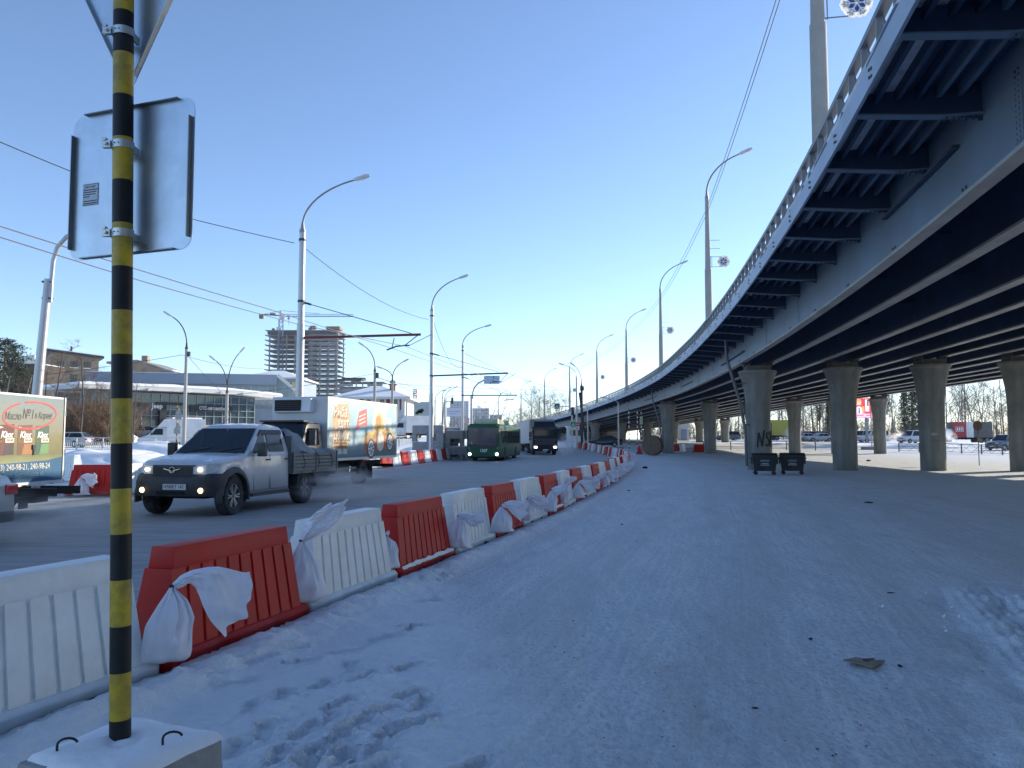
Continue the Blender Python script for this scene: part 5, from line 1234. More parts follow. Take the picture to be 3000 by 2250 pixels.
# ---- small delivery truck leaving to the left, oil advert on its rear
kx=thing('delivery_truck','small box truck leaving left with an engine oil advert printed on its rear doors','truck')
KW=2.35; Z0,Z1=.60,2.44
mb=MB(); mb.box((1.7,0,(Z0+Z1)/2),(3.4,KW,Z1-Z0)); mb.build('cargo_box',M_VANW,kx,smooth=0,bev=.01)
mb=MB(); rings=[]
for x_,zt in ((3.45,1.95),(4.2,2.0),(4.7,1.35),(5.4,1.05),(5.5,.7)): rings.append([(x_,-.95,.5),(x_,-.95,min(zt-.1,1.2)),(x_,-.78,zt),(x_,.78,zt),(x_,.95,min(zt-.1,1.2)),(x_,.95,.5)])
mb.loft(rings); mb.build('cab',M_WCAR,kx,smooth=40)
# rear print: as seen from behind, u to the right = -y... right-hand side of the vehicle
XR_=-.004
def rearmat():
    m=bpy.data.materials.new('print_field_sky'); m.use_nodes=True; N=m.node_tree.nodes; L=m.node_tree.links; b=N['Principled BSDF']; b.inputs['Roughness'].default_value=.45
    tc=N.new('ShaderNodeTexCoord'); sx=N.new('ShaderNodeSeparateXYZ'); L.new(tc.outputs['Object'],sx.inputs[0])
    nz=N.new('ShaderNodeTexNoise'); nz.inputs['Scale'].default_value=1.6; nz.inputs['Detail'].default_value=4; L.new(tc.outputs['Object'],nz.inputs['Vector'])
    ad=N.new('ShaderNodeMath'); ad.operation='MULTIPLY_ADD'; ad.inputs[1].default_value=.25; L.new(nz.outputs[0],ad.inputs[0]); L.new(sx.outputs['Z'],ad.inputs[2])
    mr=N.new('ShaderNodeMapRange'); mr.inputs[1].default_value=.72; mr.inputs[2].default_value=2.55; L.new(ad.outputs[0],mr.inputs[0])
    r=N.new('ShaderNodeValToRGB'); e=r.color_ramp.elements; e[0].position=0; e[0].color=(.13,.17,.09,1); e[1].position=1; e[1].color=(.17,.22,.235,1)
    for p,c in ((.18,(.30,.33,.17,1)),(.36,(.16,.155,.07,1)),(.52,(.20,.175,.08,1)),(.60,(.235,.22,.155,1)),(.8,(.22,.23,.20,1))): q=e.new(p); q.color=c
    L.new(mr.outputs[0],r.inputs[0]); L.new(r.outputs[0],b.inputs['Base Color'])
    bn=N.new('ShaderNodeBump'); bn.inputs['Strength'].default_value=.35; bn.inputs['Distance'].default_value=.05; L.new(nz.outputs[0],bn.inputs['Height']); L.new(bn.outputs[0],b.inputs['Normal']); return m
mb=MB(); mb.box((XR_,0,1.58),(.008,2.29,1.64)); kp=mb.build('printed_advert',rearmat(),kx,smooth=0)
def rflat(name,poly,x,m,parent=kp):  # (u right as seen from behind, z); right as seen = -y
    mb=MB(); P=[(x,-u,z) for u,z in poly]; Q=[(x+.0015,-u,z) for u,z in poly]; n=len(P)
    mb.add(P+Q,[tuple(range(n)),tuple(range(2*n-1,n-1,-1))]+[(i,(i+1)%n,n+(i+1)%n,n+i) for i in range(n)]); return mb.build(name,m,parent,smooth=0)
X_=XR_-.006
rflat('blue_band_print',[(-1.14,.68),(1.14,.68),(1.14,1.17),(.6,1.10),(-1.14,1.06)],X_,pm('deep_blue',(.02,.10,.20)))
mb=MB(); pts=[(X_-.002,-(-.02+.88*math.cos(t)),2.02+.27*math.sin(t)+.05*math.cos(t)) for t in np.linspace(2.0,8.1,50)]
mb.tube(pts,.022,6); mb.v=[(X_-.002+(v[0]-X_+.002)*.05,v[1],v[2]) for v in mb.v]; mb.build('red_ring_print',pm('brush_red',(.50,.07,.06)),kp,smooth=0)
RR=(R(90),0,R(-90)); P_TX=pm('dark_grey_text',(.06,.065,.06))
lettering('Масло',.20,P_TX,kp,(X_-.002,.60,1.98),RR,width=.50,depth=.0008,shear=.2); lettering('№1',.27,P_TX,kp,(X_-.002,.12,2.03),RR,width=.36,depth=.0008,shear=.2); lettering('в Корее!',.19,P_TX,kp,(X_-.002,-.40,2.02),RR,width=.60,depth=.0008,shear=.2)
for i,(c1,c2,tag_) in enumerate((((.13,.05,.04),(.06,.05,.05),'G1'),((.16,.08,.05),(.34,.16,.07),'G1'),((.06,.11,.08),(.14,.26,.11),'HD1'))):
    u=-.77+.58*i; w=.235; rot=.0
    rflat('can_print',[(u-w,1.22),(u+w,1.24),(u+w,1.83),(u-w,1.81)],X_,pm('can_body%d'%i,c1)); rflat('can_foot_print',[(u-w*.4,1.23),(u+w,1.24),(u+w,1.45),(u-w*.1,1.44)],X_-.002,pm('can_foot%d'%i,c2))
    rflat('can_tag_print',[(u-.03,1.47),(u+w,1.475),(u+w,1.56),(u-.03,1.555)],X_-.002,P_CR)
    rflat('can_arrow_print',[(u-w+.02,1.74),(u-w+.14,1.765),(u-w+.02,1.79)],X_-.002,P_CR)
    lettering('Kixx',.17,P_WH,kp,(X_-.003,-u,1.625),RR,width=.38,depth=.0008,shear=.25,bold=.006); lettering(tag_,.12,pm('tag_ink%d'%i,(.35,.26,.06)),kp,(X_-.003,-u+.15,1.515),RR,width=.13,depth=.0008); lettering('5W-40',.07,P_TX,kp,(X_-.004,-u-.10,1.515),RR,width=.20,depth=.0008)
lettering('(383) 240-98-21, 240-98-24',.17,P_CR,kp,(X_-.003,.22,.985),RR,width=1.82,depth=.0008); lettering('Новосибирск, Бердское шоссе, 4/8',.12,pm('pale_blue_ink',(.20,.33,.42)),kp,(X_-.003,.33,.83),RR,width=1.6,depth=.0008)
mb=MB(); mb.box((-.02,-.09,1.38),(.04,.10,.09)); mb.box((-.02,-.10,1.29),(.02,.03,.14)); mb.build('door_lock',M_PLAST,kx,smooth=0)
mb=MB(); mb.box((-.012,-1.165,1.52),(.03,.04,1.84)); mb.box((-.012,1.165,1.52),(.03,.04,1.84)); mb.box((-.012,0,.63),(.04,2.36,.06)); mb.build('door_frame',mat('door_frame_white',(.66,.66,.64),.5),kx,smooth=0)
mb=MB()
for y_,z in ((-1.19,2.1),(-1.19,1.25),(-1.19,.8)): mb.box((-.01,y_,z),(.06,.03,.12))
for y_ in (-.75,.2,.8): mb.box((-.03,y_,.615),(.03,.16,.03))
mb.build('hinge',M_CHROME,kx,smooth=0)
mb=MB(); mb.box((1.5,.42,.50),(4.6,.1,.16)); mb.box((1.5,-.42,.50),(4.6,.1,.16)); mb.box((.06,0,.42),(.1,1.9,.10)); mb.box((.35,-.62,.35),(.5,.5,.25)); mb.build('chassis',M_UNDERB,kx,smooth=0)
plate(kx,-.02,-.30,.545,'207 ОМ',math.pi,.46,.10)
for sgn in (-1,1):
    mb=MB(); mb.box((-.03,sgn*.82,.50),(.05,.32,.10)); mb.build('tail_light',mat('dark_tail_lamp',(.06,.05,.05),.4),kx,smooth=0)
    mb=MB(); mb.box((.62,sgn*.86,.24),(.03,.30,.34)); mb.build('mud_flap',M_PLAST,kx,smooth=0)
    add_wheel(kx,1.1,sgn*.80,.34,.34,'truck'); add_wheel(kx,4.5,sgn*.85,.34,.2,'truck')
put(kx,-9.74,15.98,R(180)+.0,kx['label'],z=0)
kx.rotation_euler=(0,0,R(180))

# ---- cars in traffic and parked
car=make_car(4.5,1.78,1.48,'sedan',M_SCAR,name='sedan_car'); put(car,-9.95,11.55,R(180),'grey sedan with red tail light cut off by the left edge of the view',z=0)
car=make_car(4.5,1.80,1.45,'sedan',M_BCAR,name='sedan_car'); put(car,11.7,100,R(174),'black sedan parked beyond the barriers under the overpass edge, behind a lamp post foot')
suv=make_car(4.4,1.80,1.70,'suv',M_WCAR,lit=True,name='estate_car',rack=True); put(suv,1.15,97,math.atan2(-.99,.05),'white car with black roof box and lit headlights queued behind the black lorry')
car=make_car(4.3,1.75,1.5,'hatch',M_DCAR,lit=True,name='hatchback_car'); put(car,2.35,104,math.atan2(-.99,.1),'small dark car with lit headlights half hidden behind the lorry')
GLT='parked cars beyond the left railing'
car=make_car(4.5,1.75,1.5,'hatch',M_SCAR,name='estate_car'); put(car,-43.5,77,R(185),'silver estate car parked behind the railing below the bare trees',GLT)
car=make_car(4.4,1.75,1.42,'sedan',M_BLCAR,name='sedan_car'); put(car,-45.8,82,R(185),'dark blue car roof just behind the silver estate car',GLT)
car=make_car(4.1,1.75,1.5,'hatch',M_SCAR,name='hatchback_car'); put(car,-45.0,97,R(-20),'silver hatchback on the snow bank in front of the jeep showroom sign',GLT)
def make_van(name,label,box=True,L=5.6,paint=None):
    v=thing(name,label,'van')
    mb=MB(); rings=[]
    for x_,zt,w in ((.3,1.98,.93),(1.0,2.02,.95),(1.35,1.9,.95),(1.95,1.25,.96),(2.6,1.02,.94),(2.72,.85,.88),(2.76,.5,.84)): rings.append([(x_,-w,.38),(x_,-w,min(1.2,zt-.1)),(x_,-w*.85,zt-.04),(x_,-w*.75,zt),(x_,w*.75,zt),(x_,w*.85,zt-.04),(x_,w,min(1.2,zt-.1)),(x_,w,.38)])
    mb.loft(rings); mb.build('cab',paint or M_WCAR,v,smooth=35)
    mb=MB(); mb.hexa([(1.90,-.84,1.30),(1.90,.84,1.30),(1.38,.76,1.88),(1.38,-.76,1.88),(1.96,-.84,1.31),(1.96,.84,1.31),(1.43,.76,1.90),(1.43,-.76,1.90)]); mb.build('windscreen',M_GLASS,v,smooth=0)
    for sgn in (-1,1):
        mb=MB(); mb.hexa([(1.62,sgn*.88,1.28),(.62,sgn*.88,1.28),(.62,sgn*.965,1.28),(1.62,sgn*.965,1.28),(1.22,sgn*.80,1.84),(.62,sgn*.80,1.84),(.62,sgn*.89,1.84),(1.22,sgn*.89,1.84)]); mb.build('side_window',M_GLASS,v,smooth=0)
        mb=MB(); mb.box((2.68,sgn*.68,.86),(.12,.36,.18)); mb.build('headlight',M_LENS,v,smooth=0,bev=.03); mb=MB(); mb.box((1.6,sgn*1.08,1.36),(.1,.16,.26)); mb.build('mirror',M_PLAST,v,smooth=0)
        add_wheel(v,1.9,sgn*.82,.34,.22,'truck'); add_wheel(v,-1.5,sgn*.82,.34,.3,'truck')
    mb=MB(); mb.box((2.74,0,.80),(.06,1.0,.16)); mb.box((2.72,0,.48),(.14,1.8,.2)); mb.build('bumper',M_PLAST,v,smooth=0)
    if box:
        mb=MB(); mb.box((-1.4,0,1.72),(3.4,2.1,2.1)); mb.hexa([(.3,-.95,2.0),(1.1,-.85,2.0),(1.1,.85,2.0),(.3,.95,2.0),(.3,-1.0,2.75),(.5,-.9,2.75),(.5,.9,2.75),(.3,1.0,2.75)]); mb.build('cargo_box',M_VANW,v,smooth=0,bev=.02)
    else:
        mb=MB(); rings=[]
        for x_,zt in ((.3,2.02),(-2.9,2.0),(-3.0,1.9)): rings.append([(x_,-.95,.4),(x_,-.96,1.2),(x_,-.82,zt),(x_,.82,zt),(x_,.96,1.2),(x_,.95,.4)])
        mb.loft(rings); mb.build('body',paint or M_WCAR,v,smooth=35)
        for sgn in (-1,1):
            mb=MB(); mb.hexa([(.2,sgn*.88,1.3),(-2.6,sgn*.88,1.3),(-2.6,sgn*.962,1.3),(.2,sgn*.962,1.3),(.2,sgn*.80,1.8),(-2.6,sgn*.80,1.8),(-2.6,sgn*.885,1.8),(.2,sgn*.885,1.8)]); mb.build('rear_side_window',M_GLASS,v,smooth=0)
    mb=MB(); mb.box((-.6,0,.5),(4.6,1.3,.3)); mb.build('chassis',M_UNDERB,v,smooth=0)
    return v
v=make_van('parked_van','white cab van with tall white cargo box parked behind the railing left of the pickup'); put(v,-32.5,75,R(205),v['label'],'white box vans along the side street')
v2=copy_tree(v); v2['label']='white box van seen between the printed truck and the concrete frames'; put(v2,-13.2,97,R(215),v2['label'],'white box vans along the side street')
# under and beyond the overpass, on the sunlit street
GS='vehicles on the sunlit street beyond the overpass'
def far_car(src,px,Y,hd,label): 
    c=copy_tree(src); x_=(px-1500)/FPX*Y; put(c,x_,Y,hd,label,GS); return c
s1=make_car(4.5,1.76,1.46,'sedan',M_SCAR,name='sedan_car'); put(s1,(2366-1500)/FPX*135,135,R(10),'silver sedan on the street in front of the yellow truck',GS)
s2=make_car(4.7,1.8,1.9,'suv',M_WCAR,name='minivan_car'); put(s2,(2555-1500)/FPX*122,122,R(186),'white minivan below the red billboard',GS)
far_car(s1,2400,132,R(178),'silver sedan nearest to the snow heap between two columns'); 
s3=make_car(4.6,1.8,1.75,'suv',M_DCAR,name='estate_car'); put(s3,(2130-1500)/FPX*150,150,R(183),'dark estate car passing behind the second row columns',GS)
far_car(s3,2376,140,R(4),'dark car parked behind the silver sedan by the trees'); far_car(s2,2508,126,R(184),'white minivan partly hidden behind the billboard pole'); far_car(s1,2405,138,R(5),'pale sedan at the back of the parked group by the trees')
far_car(s2,2672,118,R(200),'white van half hidden behind the third column with exhaust steam beside it')
s4=make_car(4.7,1.85,1.75,'suv',M_BLCAR,name='off_road_car'); put(s4,(2945-1500)/FPX*88,88,R(200),'dark four-wheel-drive car behind the low railing at the right edge',GS)
far_car(s3,2410,146,R(2),'grey car at the far end of the parked group'); 
rt=thing('flatbed_truck','truck with red and white painted box standing on the sunlit street beyond the columns','truck'); M_RT=mat('truck_red_panel',(.38,.03,.04),.5); 
mb=MB(); mb.box((0,0,2.0),(5.4,2.3,2.3)); mb.build('cargo_box',mat('truck_dark_panel',(.08,.08,.09),.6),rt,smooth=0)
mb=MB(); mb.box((1.9,1.16,2.0),(1.9,.03,2.3)); rp=mb.build('red_panel',M_RT,rt,smooth=0); mb=MB(); mb.box((.45,1.16,2.0),(1.0,.03,2.3)); mb.build('white_panel',M_VANW,rt,smooth=0)
mb=MB()
for c,d in (((1.9,1.18,2.4),(1.1,.01,.06)),((1.9,1.18,1.75),(1.1,.01,.06)),((1.38,1.18,2.08),(.06,.01,.7)),((2.42,1.18,2.08),(.06,.01,.7))): mb.box(c,d)
for k in range(3): mb.box((1.6+.3*k,1.18,2.08),(.18,.01,.42))
mb.build('emblem',P_WH,rp,smooth=0)
mb=MB(); rings=[]
for x_,zt in ((2.8,2.1),(3.7,2.15),(4.2,1.3),(4.3,.7)): rings.append([(x_,-1.0,.5),(x_,-1.0,1.2),(x_,-.85,zt),(x_,.85,zt),(x_,1.0,1.2),(x_,1.0,.5)])
mb.loft(rings); mb.build('cab',M_WCAR,rt,smooth=35)
mb=MB(); mb.box((.5,0,.7),(7,1.1,.3)); mb.build('chassis',M_UNDERB,rt,smooth=0)
for x_ in (3.4,-1.0,-2.0):
    for sgn in (-1,1): add_wheel(rt,x_,sgn*.92,.45,.3,'truck')
put(rt,(2838-1500)/FPX*118,118,R(186)+math.pi*0,rt['label'],GS); rt.rotation_euler=(0,0,R(174)); rt.scale=(1,-1,1) if False else (1,1,1)
yt_=thing('cargo_truck','truck with yellow box and grey shield panel on its rear beyond the overpass','truck')
mb=MB(); mb.box((0,0,2.4),(3.6,2.3,2.9)); mb.build('cargo_box',mat('truck_yellow_panel',(.36,.33,.05),.6),yt_,smooth=0)
mb=MB(); mb.box((2.7,0,2.4),(2.0,2.2,2.8)); mb.build('cab',mat('truck_cab_dark_grey',(.10,.10,.11),.5),yt_,smooth=0,bev=.1)  # cab coloured a plain dark grey
mb=MB(); mb.prism([(2.0,3.6),(3.4,3.6),(3.4,2.0),(2.7,1.45),(2.0,2.0)],-1.12,-1.15); mb.build('shield_panel',M_SCAR,yt_,smooth=0)
mb=MB(); mb.box((.8,0,.8),(5.4,1.1,.3)); mb.build('chassis',M_UNDERB,yt_,smooth=0)
for x_ in (2.6,-.9):
    for sgn in (-1,1): add_wheel(yt_,x_,sgn*.92,.45,.3,'truck')
put(yt_,(2283-1500)/FPX*150,150,R(2),yt_['label'],GS)
# ------------------------------------------------------------------ lamps, poles, overhead wires
def HY(py,Y): b=(1125-py)/FPX; k=Y/(c_-b*s_); return CAMH+k*(s_+b*c_)
def at(px,py,Y): b=(1125-py)/FPX; k=Y/(c_-b*s_); return Vector(((px-1500)/FPX*k, Y, CAMH+k*(s_+b*c_)))
M_LPOLE=mat('galvanised_lamp_pole',(.46,.47,.49),.42,.55,.08,1.5,.06,12,dirt=(.26,.26,.26),damt=.45,dscale=1.5)
M_LPOLED=mat('grey_lamp_pole',(.26,.27,.28),.5,.35,.12,1.5,dirt=(.14,.14,.14),damt=.5,dscale=2)
M_LCONC=mat('concrete_lamp_pole',(.33,.32,.30),.8,0,.12,2,.2,14)
M_HEAD=mat('lamp_housing',(.58,.59,.60),.4,.2,.08,4); M_LENS2=mat('lamp_glass',(.62,.66,.68),.1,0,.05,8,spec=.8)
M_DKST=mat('dark_steel',(.04,.045,.05),.5,.3,.2,4); M_RUST=mat('red_oxide_tube',(.16,.035,.03),.55,.1,.2,3)
M_WIRE=mat('dark_wire',(.03,.03,.033),.5,.2); M_COP=mat('pale_contact_wire',(.45,.38,.34),.35,.8)
def lamp_arm(root,p0,p1,rise,r0=.05,r1=.035,m=None,head=.68,n=14,snow=False):
    p0=Vector(p0); p1=Vector(p1); pts=[]
    for k in range(n+1):
        t=k/n; a=t*1.12; f=(1-math.cos(a))/(1-math.cos(1.12)); g_=math.sin(a)/math.sin(1.12)
        pts.append(Vector((p0.x+(p1.x-p0.x)*f,p0.y+(p1.y-p0.y)*f,p0.z+(p1.z-p0.z)*g_)))
    mb=MB(); mb.tube(pts,[r0+(r1-r0)*k/n for k in range(n+1)],8); mb.build('arm',m or M_LPOLED,root,smooth=50)
    d=(pts[-1]-pts[-2]).normalized(); e=pts[-1]; up=Vector((0,0,1)); s=d.cross(up).normalized(); u=s.cross(d)
    mb=MB(); P=[]
    for t,w,h in ((-.06,.06,.05),(.08,.10,.075),(head*.75,.12,.085),(head,.08,.05)): P.append([e+d*t-s*w-u*h*.55,e+d*t+s*w-u*h*.55,e+d*t+s*w*.8+u*h,e+d*t-s*w*.8+u*h])
    mb.loft([[tuple(q) for q in r] for r in P]); hd=mb.build('lamp_head',M_HEAD,root,smooth=30)
    mb=MB(); mb.box(tuple(e+d*head*.45-u*.052),(.001,.001,.001)); 
    q=[e+d*.10-s*.085-u*.056,e+d*.10+s*.085-u*.056,e+d*head*.88+s*.07-u*.05,e+d*head*.88-s*.07-u*.05]; mb=MB(); mb.hexa([tuple(p-u*.02) for p in q]+[tuple(p) for p in q]); mb.build('lens',M_LENS2,hd,smooth=0)
def street_lamp(name,label,base,top,arms,r=(.14,.10),group=None,m=None,step=None,armm=None,sink=.6,lean=None):
    bx,by,bz=base; root=thing(name,label,'street lamp',base,0,group); H=top-bz
    lx,ly=(lean or (0,0)); mb=MB()
    if step: mb.tube([(0,0,-sink),(lx*step/H,ly*step/H,step)],[r[0]*1.12,r[0]*1.06],14); mb.tube([(lx*step/H,ly*step/H,step-.01),(lx,ly,H)],[r[0]*.92,r[1]],14)
    else: mb.tube([(0,0,-sink),(lx,ly,H)],[r[0],r[1]],14)
    mb.build('pole',m or M_LPOLED,root,smooth=50)
    mb=MB(); mb.tube([(lx,ly,H-.02),(lx,ly,H+.10)],[r[1]*1.15,r[1]*1.1],12); mb.tube([(lx,ly,H+.05),(lx,ly,H+.45)],[r[1]*.9,.05],12); mb.build('pole_collar',armm or M_LPOLED,root,smooth=40)
    for (dx,dy,dz) in arms: lamp_arm(root,(lx,ly,H+.3),(lx+dx,ly+dy,H+dz),dz,m=armm or M_LPOLED)
    return root
def contact_arm(root,Y,base,pole_px,arm_y,tip,stay_from,hang,m):
    bx,by,bz=base; L=lambda px,py: tuple(at(px,py,Y)-Vector(base))
    mb=MB(); mb.tube([L(pole_px,arm_y),L(*tip)],.055,8); mb.build('contact_arm',m,root,smooth=50)
    a=Vector(L(pole_px,stay_from)); b=Vector(L(tip[0]-30/34*Y*.9*34/Y,tip[1]-3)); q=a+(b-a)*.1
    mb=MB(); mb.tube([tuple(a),tuple(q)],.05,6); mb.tube([tuple(q),tuple(b)],.018,6); mb.build('stay',M_DKST,root,smooth=50)
    (h0,hy0),(h1,hy1)=hang
    mb=MB(); p0=Vector(L(h0,hy0)); p1=Vector(L(h1,hy1)); t0_=Vector((p0.x+.1,p0.y,L(pole_px,arm_y)[2])); t1_=Vector((p1.x+.6,p1.y,L(*tip)[2]))
    mb.tube([tuple(t0_),tuple(p0)],.022,6); mb.tube([tuple(t1_),tuple(p1)],.022,6); mb.tube([tuple(p0-Vector((.22,0,.08))),tuple(p0),tuple(p0+(p1-p0)*.3+Vector((0,0,.04))),tuple(p1),tuple(p1+Vector((.2,0,.0)))],.035,6); mb.tube([tuple(p1+Vector((.2,0,0))),tuple(t1_+Vector((.55,0,0)))],.014,5); mb.build('wire_hanger',M_DKST,root,smooth=50)
GTR='trolley-wire lamp posts along the far road edge'
specs=[(875,34,680,(1040,527),.155,'tall silver lamp post with red-brown contact wire arm rising behind the printed truck',990,(1233,980),883,((1148,1020),(1186,1012)),M_RUST,M_LPOLE),
       (1263,55,911,(1345,815),.145,'grey lamp post with contact wire arm beside the concrete frames',1101,(1488,1093),1036,((1443,1120),(1464,1119)),M_DKST,M_LPOLE),
       (1355,76,1017,(1420,957),.14,'grey lamp post with contact wire arm just left of the trolleybus',1158,(1514,1158),1105,((1483,1172),(1498,1171)),M_DKST,M_LPOLE)]
for px,Y,ty,hd,r,lab,ay,tip,sf,hang,am,pm_ in specs:
    b=at(px,1288,Y); base=(b.x,Y,ghs(b.x,Y)); T=at(px,ty,Y); h=at(hd[0],hd[1],Y)
    rt=street_lamp('street_lamp',lab,base,T.z,[(h.x-b.x,0,h.z-T.z)],(r,r*.82),GTR,pm_,step=(HY(948,34)-base[2]) if Y==34 else (4.6 if Y==55 else None))
    contact_arm(rt,Y,base,px+4,ay,tip,sf,hang,am)
    for zz in (T.z-base[2]-.35,HY(sf,Y)-base[2],HY(ay,Y)-base[2]): mb=MB(); mb.lathe([(r*1.0,zz-.05),(r*1.04,zz-.05),(r*1.04,zz+.05),(r*1.0,zz+.05)],14); mb.build('pole_clamp',M_DKST,rt,smooth=30)
# leaning silver post at the far left, arm bolted to its side
b=at(104,1200,22); base=(b.x,22,ghs(b.x,22)); T=at(142,818,22)
rt=thing('street_lamp','leaning silver lamp post with a bolted-on curved arm behind the oil advert truck','street lamp',base)
V=lambda px,py: tuple(at(px,py,22)-Vector(base))
mb=MB(); mb.tube([tuple(Vector(V(100,1240))+(Vector(V(100,1240))-Vector(V(142,818)))*.25),V(142,818)],[.15,.105],14); mb.build('pole',M_LPOLE,rt,smooth=50)
mb=MB(); mb.tube([V(147,885),V(150,830),V(156,765),V(168,725),V(195,694),V(240,672),V(330,640)],.062,10); mb.build('arm',M_LPOLE,rt,smooth=50)
mb=MB(); 
for py in (826,874): mb.bar(V(126,py),V(153,py+1),.14,.05)
mb.build('arm_clamp',M_DKST,rt,smooth=0)
# lamps of the side street and further down the road
GSD='thin lamp posts along the side street'
def simple(px,Y,by,ty,arms,lab,r=.10,m=None,group=GSD,armm=None,name='street_lamp'):
    b=at(px,1288,Y); g=ghs(b.x,Y); T=HY(ty,Y); A=[]
    for (hx,hy) in arms: h=at(hx,hy,Y); A.append((h.x-b.x,.0,h.z-T))
    return street_lamp(name,lab,(b.x,Y,g),T,A,(r,r*.75),group,m or M_LCONC,armm=armm or M_DKST)
o=simple(539,55,1260,1022,[(503,927)],'thin lamp post with one arm curling left above the white vans',.14)
mb=MB(); mb.box((.17,0,HY(1037,55)-o.location.z),(.18,.16,.32)); mb.build('junction_box',M_DKST,o,smooth=0)
simple(662,68,1250,1150,[(631,1056),(702,1034)],'twin-armed lamp post in front of the glass showroom',.17)
o=simple(1096,67,1170,1088,[(1069,1016)],'single-armed lamp post right of the unfinished tower, arm curling left',.15)
mb=MB(); mb.box((.2,0,HY(1100,67)-o.location.z),(.24,.2,.45)); mb.build('junction_box',M_DKST,o,smooth=0)
simple(1148,77,1175,1117,[(1122,1080),(1180,1061)],'twin-armed lamp post in front of the white house with snowy roof',.15)
for px,Y,ty,hd,lab in ((1274,120,1178,(1295,1146),'lamp post just right of the billboard pole with arm to the right'),(1295,125,1166,(1313,1138),'first of two crowded lamp posts left of the pale high-rise'),(1302,118,1175,(1329,1137),'second of two crowded lamp posts left of the pale high-rise'),(1306,140,1172,(1322,1161),'short far lamp right of the two crowded lamp posts')):
    simple(px,Y,1250,ty,[hd],lab,.11,M_LPOLED,'far lamp posts down the road')
simple(1690,95,1222,1108,[(1652,1069)],'white lamp post with arm to the left where the overpass crosses the road',.15,M_LPOLE,'far lamp posts down the road',M_LPOLE)
# timber pole with strut, lamp and dark box
o=simple(1705,92,1290,1130,[(1684,1073)],'dark timber pole with leaning strut and lamp beside the crossing signs',.17,mat('dark_timber',(.07,.06,.05),.9,0,.2,6),'far lamp posts down the road',M_LPOLED,'utility_pole')
mb=MB(); b=Vector(o.location); mb.tube([tuple(at(1716,1290,92)-b),tuple(at(1698,1150,92)-b)],.13,8); mb.build('strut',MATS['dark_timber'],o,smooth=50); mb=MB(); mb.box(tuple(at(1705,1138,92)-b),(.45,.3,.5)); mb.build('junction_box',M_DKST,o,smooth=0)
def foot_lamp(px,Y,ty,hd,lab):
    b=at(px,1288,Y); g=ghs(b.x,Y); rt=street_lamp('street_lamp',lab,(b.x,Y,g),HY(ty,Y),[(at(hd[0],hd[1],Y).x-b.x,0,HY(hd[1],Y)-HY(ty,Y))],(.085,.06),'temporary lamp posts at the overpass edge',M_LPOLE,armm=M_LPOLE,step=1.9)
    mb=MB(); mb.box((0,0,.18),(1.0,.8,.5)); mb.build('foot_block',M_FOOT,rt,smooth=0,bev=.03); return rt
foot_lamp(1812,86,1192,(1776,1166),'white lamp post on a concrete block beside the black sedan')
foot_lamp(1722,96,1196,(1714,1188),'short thin post with small lamp beside the timber pole')
# bridge lamps with snowflake decorations
M_SF=mat('snowflake_panel',(.85,.83,.80),.8,0,.05,8,trans=.55); M_SFB=mat('snowflake_blue',(.02,.07,.30),.5); M_SFD=mat('snowflake_outline',(.22,.23,.26),.6); M_SFW=mat('snowflake_white',(.78,.76,.72),.5)
def make_flake():
    rt=thing('snowflake_decoration','','decoration'); Rr=.335; P=[]
    for k in range(48):
        a=2*math.pi*k/48; P.append(((Rr*(.93+.075*abs(math.cos(3*a))**2+.02*math.cos(18*a)))*math.cos(a),(Rr*(.93+.075*abs(math.cos(3*a))**2+.02*math.cos(18*a)))*math.sin(a)))
    mb=MB(); mb.prism(P,-.012,.012); mb.build('panel',M_SF,rt,smooth=0)
    for k in range(6):
        a=math.pi/6+k*math.pi/3; ca,sa=math.cos(a),math.sin(a); f=lambda u,v: (u*ca-v*sa,u*sa+v*ca)
        mb=MB(); mb.prism([f(.05,0),f(.125,.048),f(.20,0),f(.125,-.048)],-.020,.020); mb.build('petal',M_SFB,rt,smooth=0)
        a=k*math.pi/3; ca,sa=math.cos(a),math.sin(a); g2=lambda u,v: (u*ca-v*sa,u*sa+v*ca); mb=MB(); mb2=MB()
        for (u0,v0,u1,v1) in ((.03,0,.29,0),(.20,0,.26,.065),(.20,0,.26,-.065),(.13,0,.19,.06),(.13,0,.19,-.06)):
            p=g2(u0,v0); q=g2(u1,v1)
            for yy in (-.016,.016): mb.bar((p[0],yy,p[1]),(q[0],yy,q[1]),.006,.036,up=(0,1,0) if False else (0,0,1)); mb2.bar((p[0],yy*1.35,p[1]),(q[0],yy*1.35,q[1]),.006,.020)
        mb.build('branch_outline',M_SFD,rt,smooth=0); mb2.build('branch',M_SFW,rt,smooth=0)
    mb=MB()
    for z in (-.27,.27): mb.bar((-.62,0,z),(-.16,0,z),.022,.022)
    mb.bar((-.60,0,-.30),(-.60,0,.30),.022,.022); mb.bar((-.62,0,-.27),(-.74,0,-.29),.03,.03); mb.bar((-.62,0,.27),(-.74,0,.27),.03,.03)
    mb.build('bracket',M_LPOLED,rt,smooth=0); return rt
flake=make_flake()
def s_of_y(Y): return float(np.interp(Y,EDGE[:,1],SS))
GBL='lamp posts standing on the overpass edge'
BLY=[16.5,41,67,91,109.5,128,147,169,190]; tops=[]
words_=['nearest lamp post on the overpass, its top cut by the frame','second lamp post on the overpass from the camera','third lamp post on the overpass from the camera','fourth lamp post on the overpass from the camera','fifth lamp post on the overpass from the camera','sixth lamp post on the overpass, near the timber pole','seventh lamp post on the overpass, above the black lorry','eighth lamp post on the overpass, left of the lorry','farthest lamp post on the overpass, behind the trolleybus']
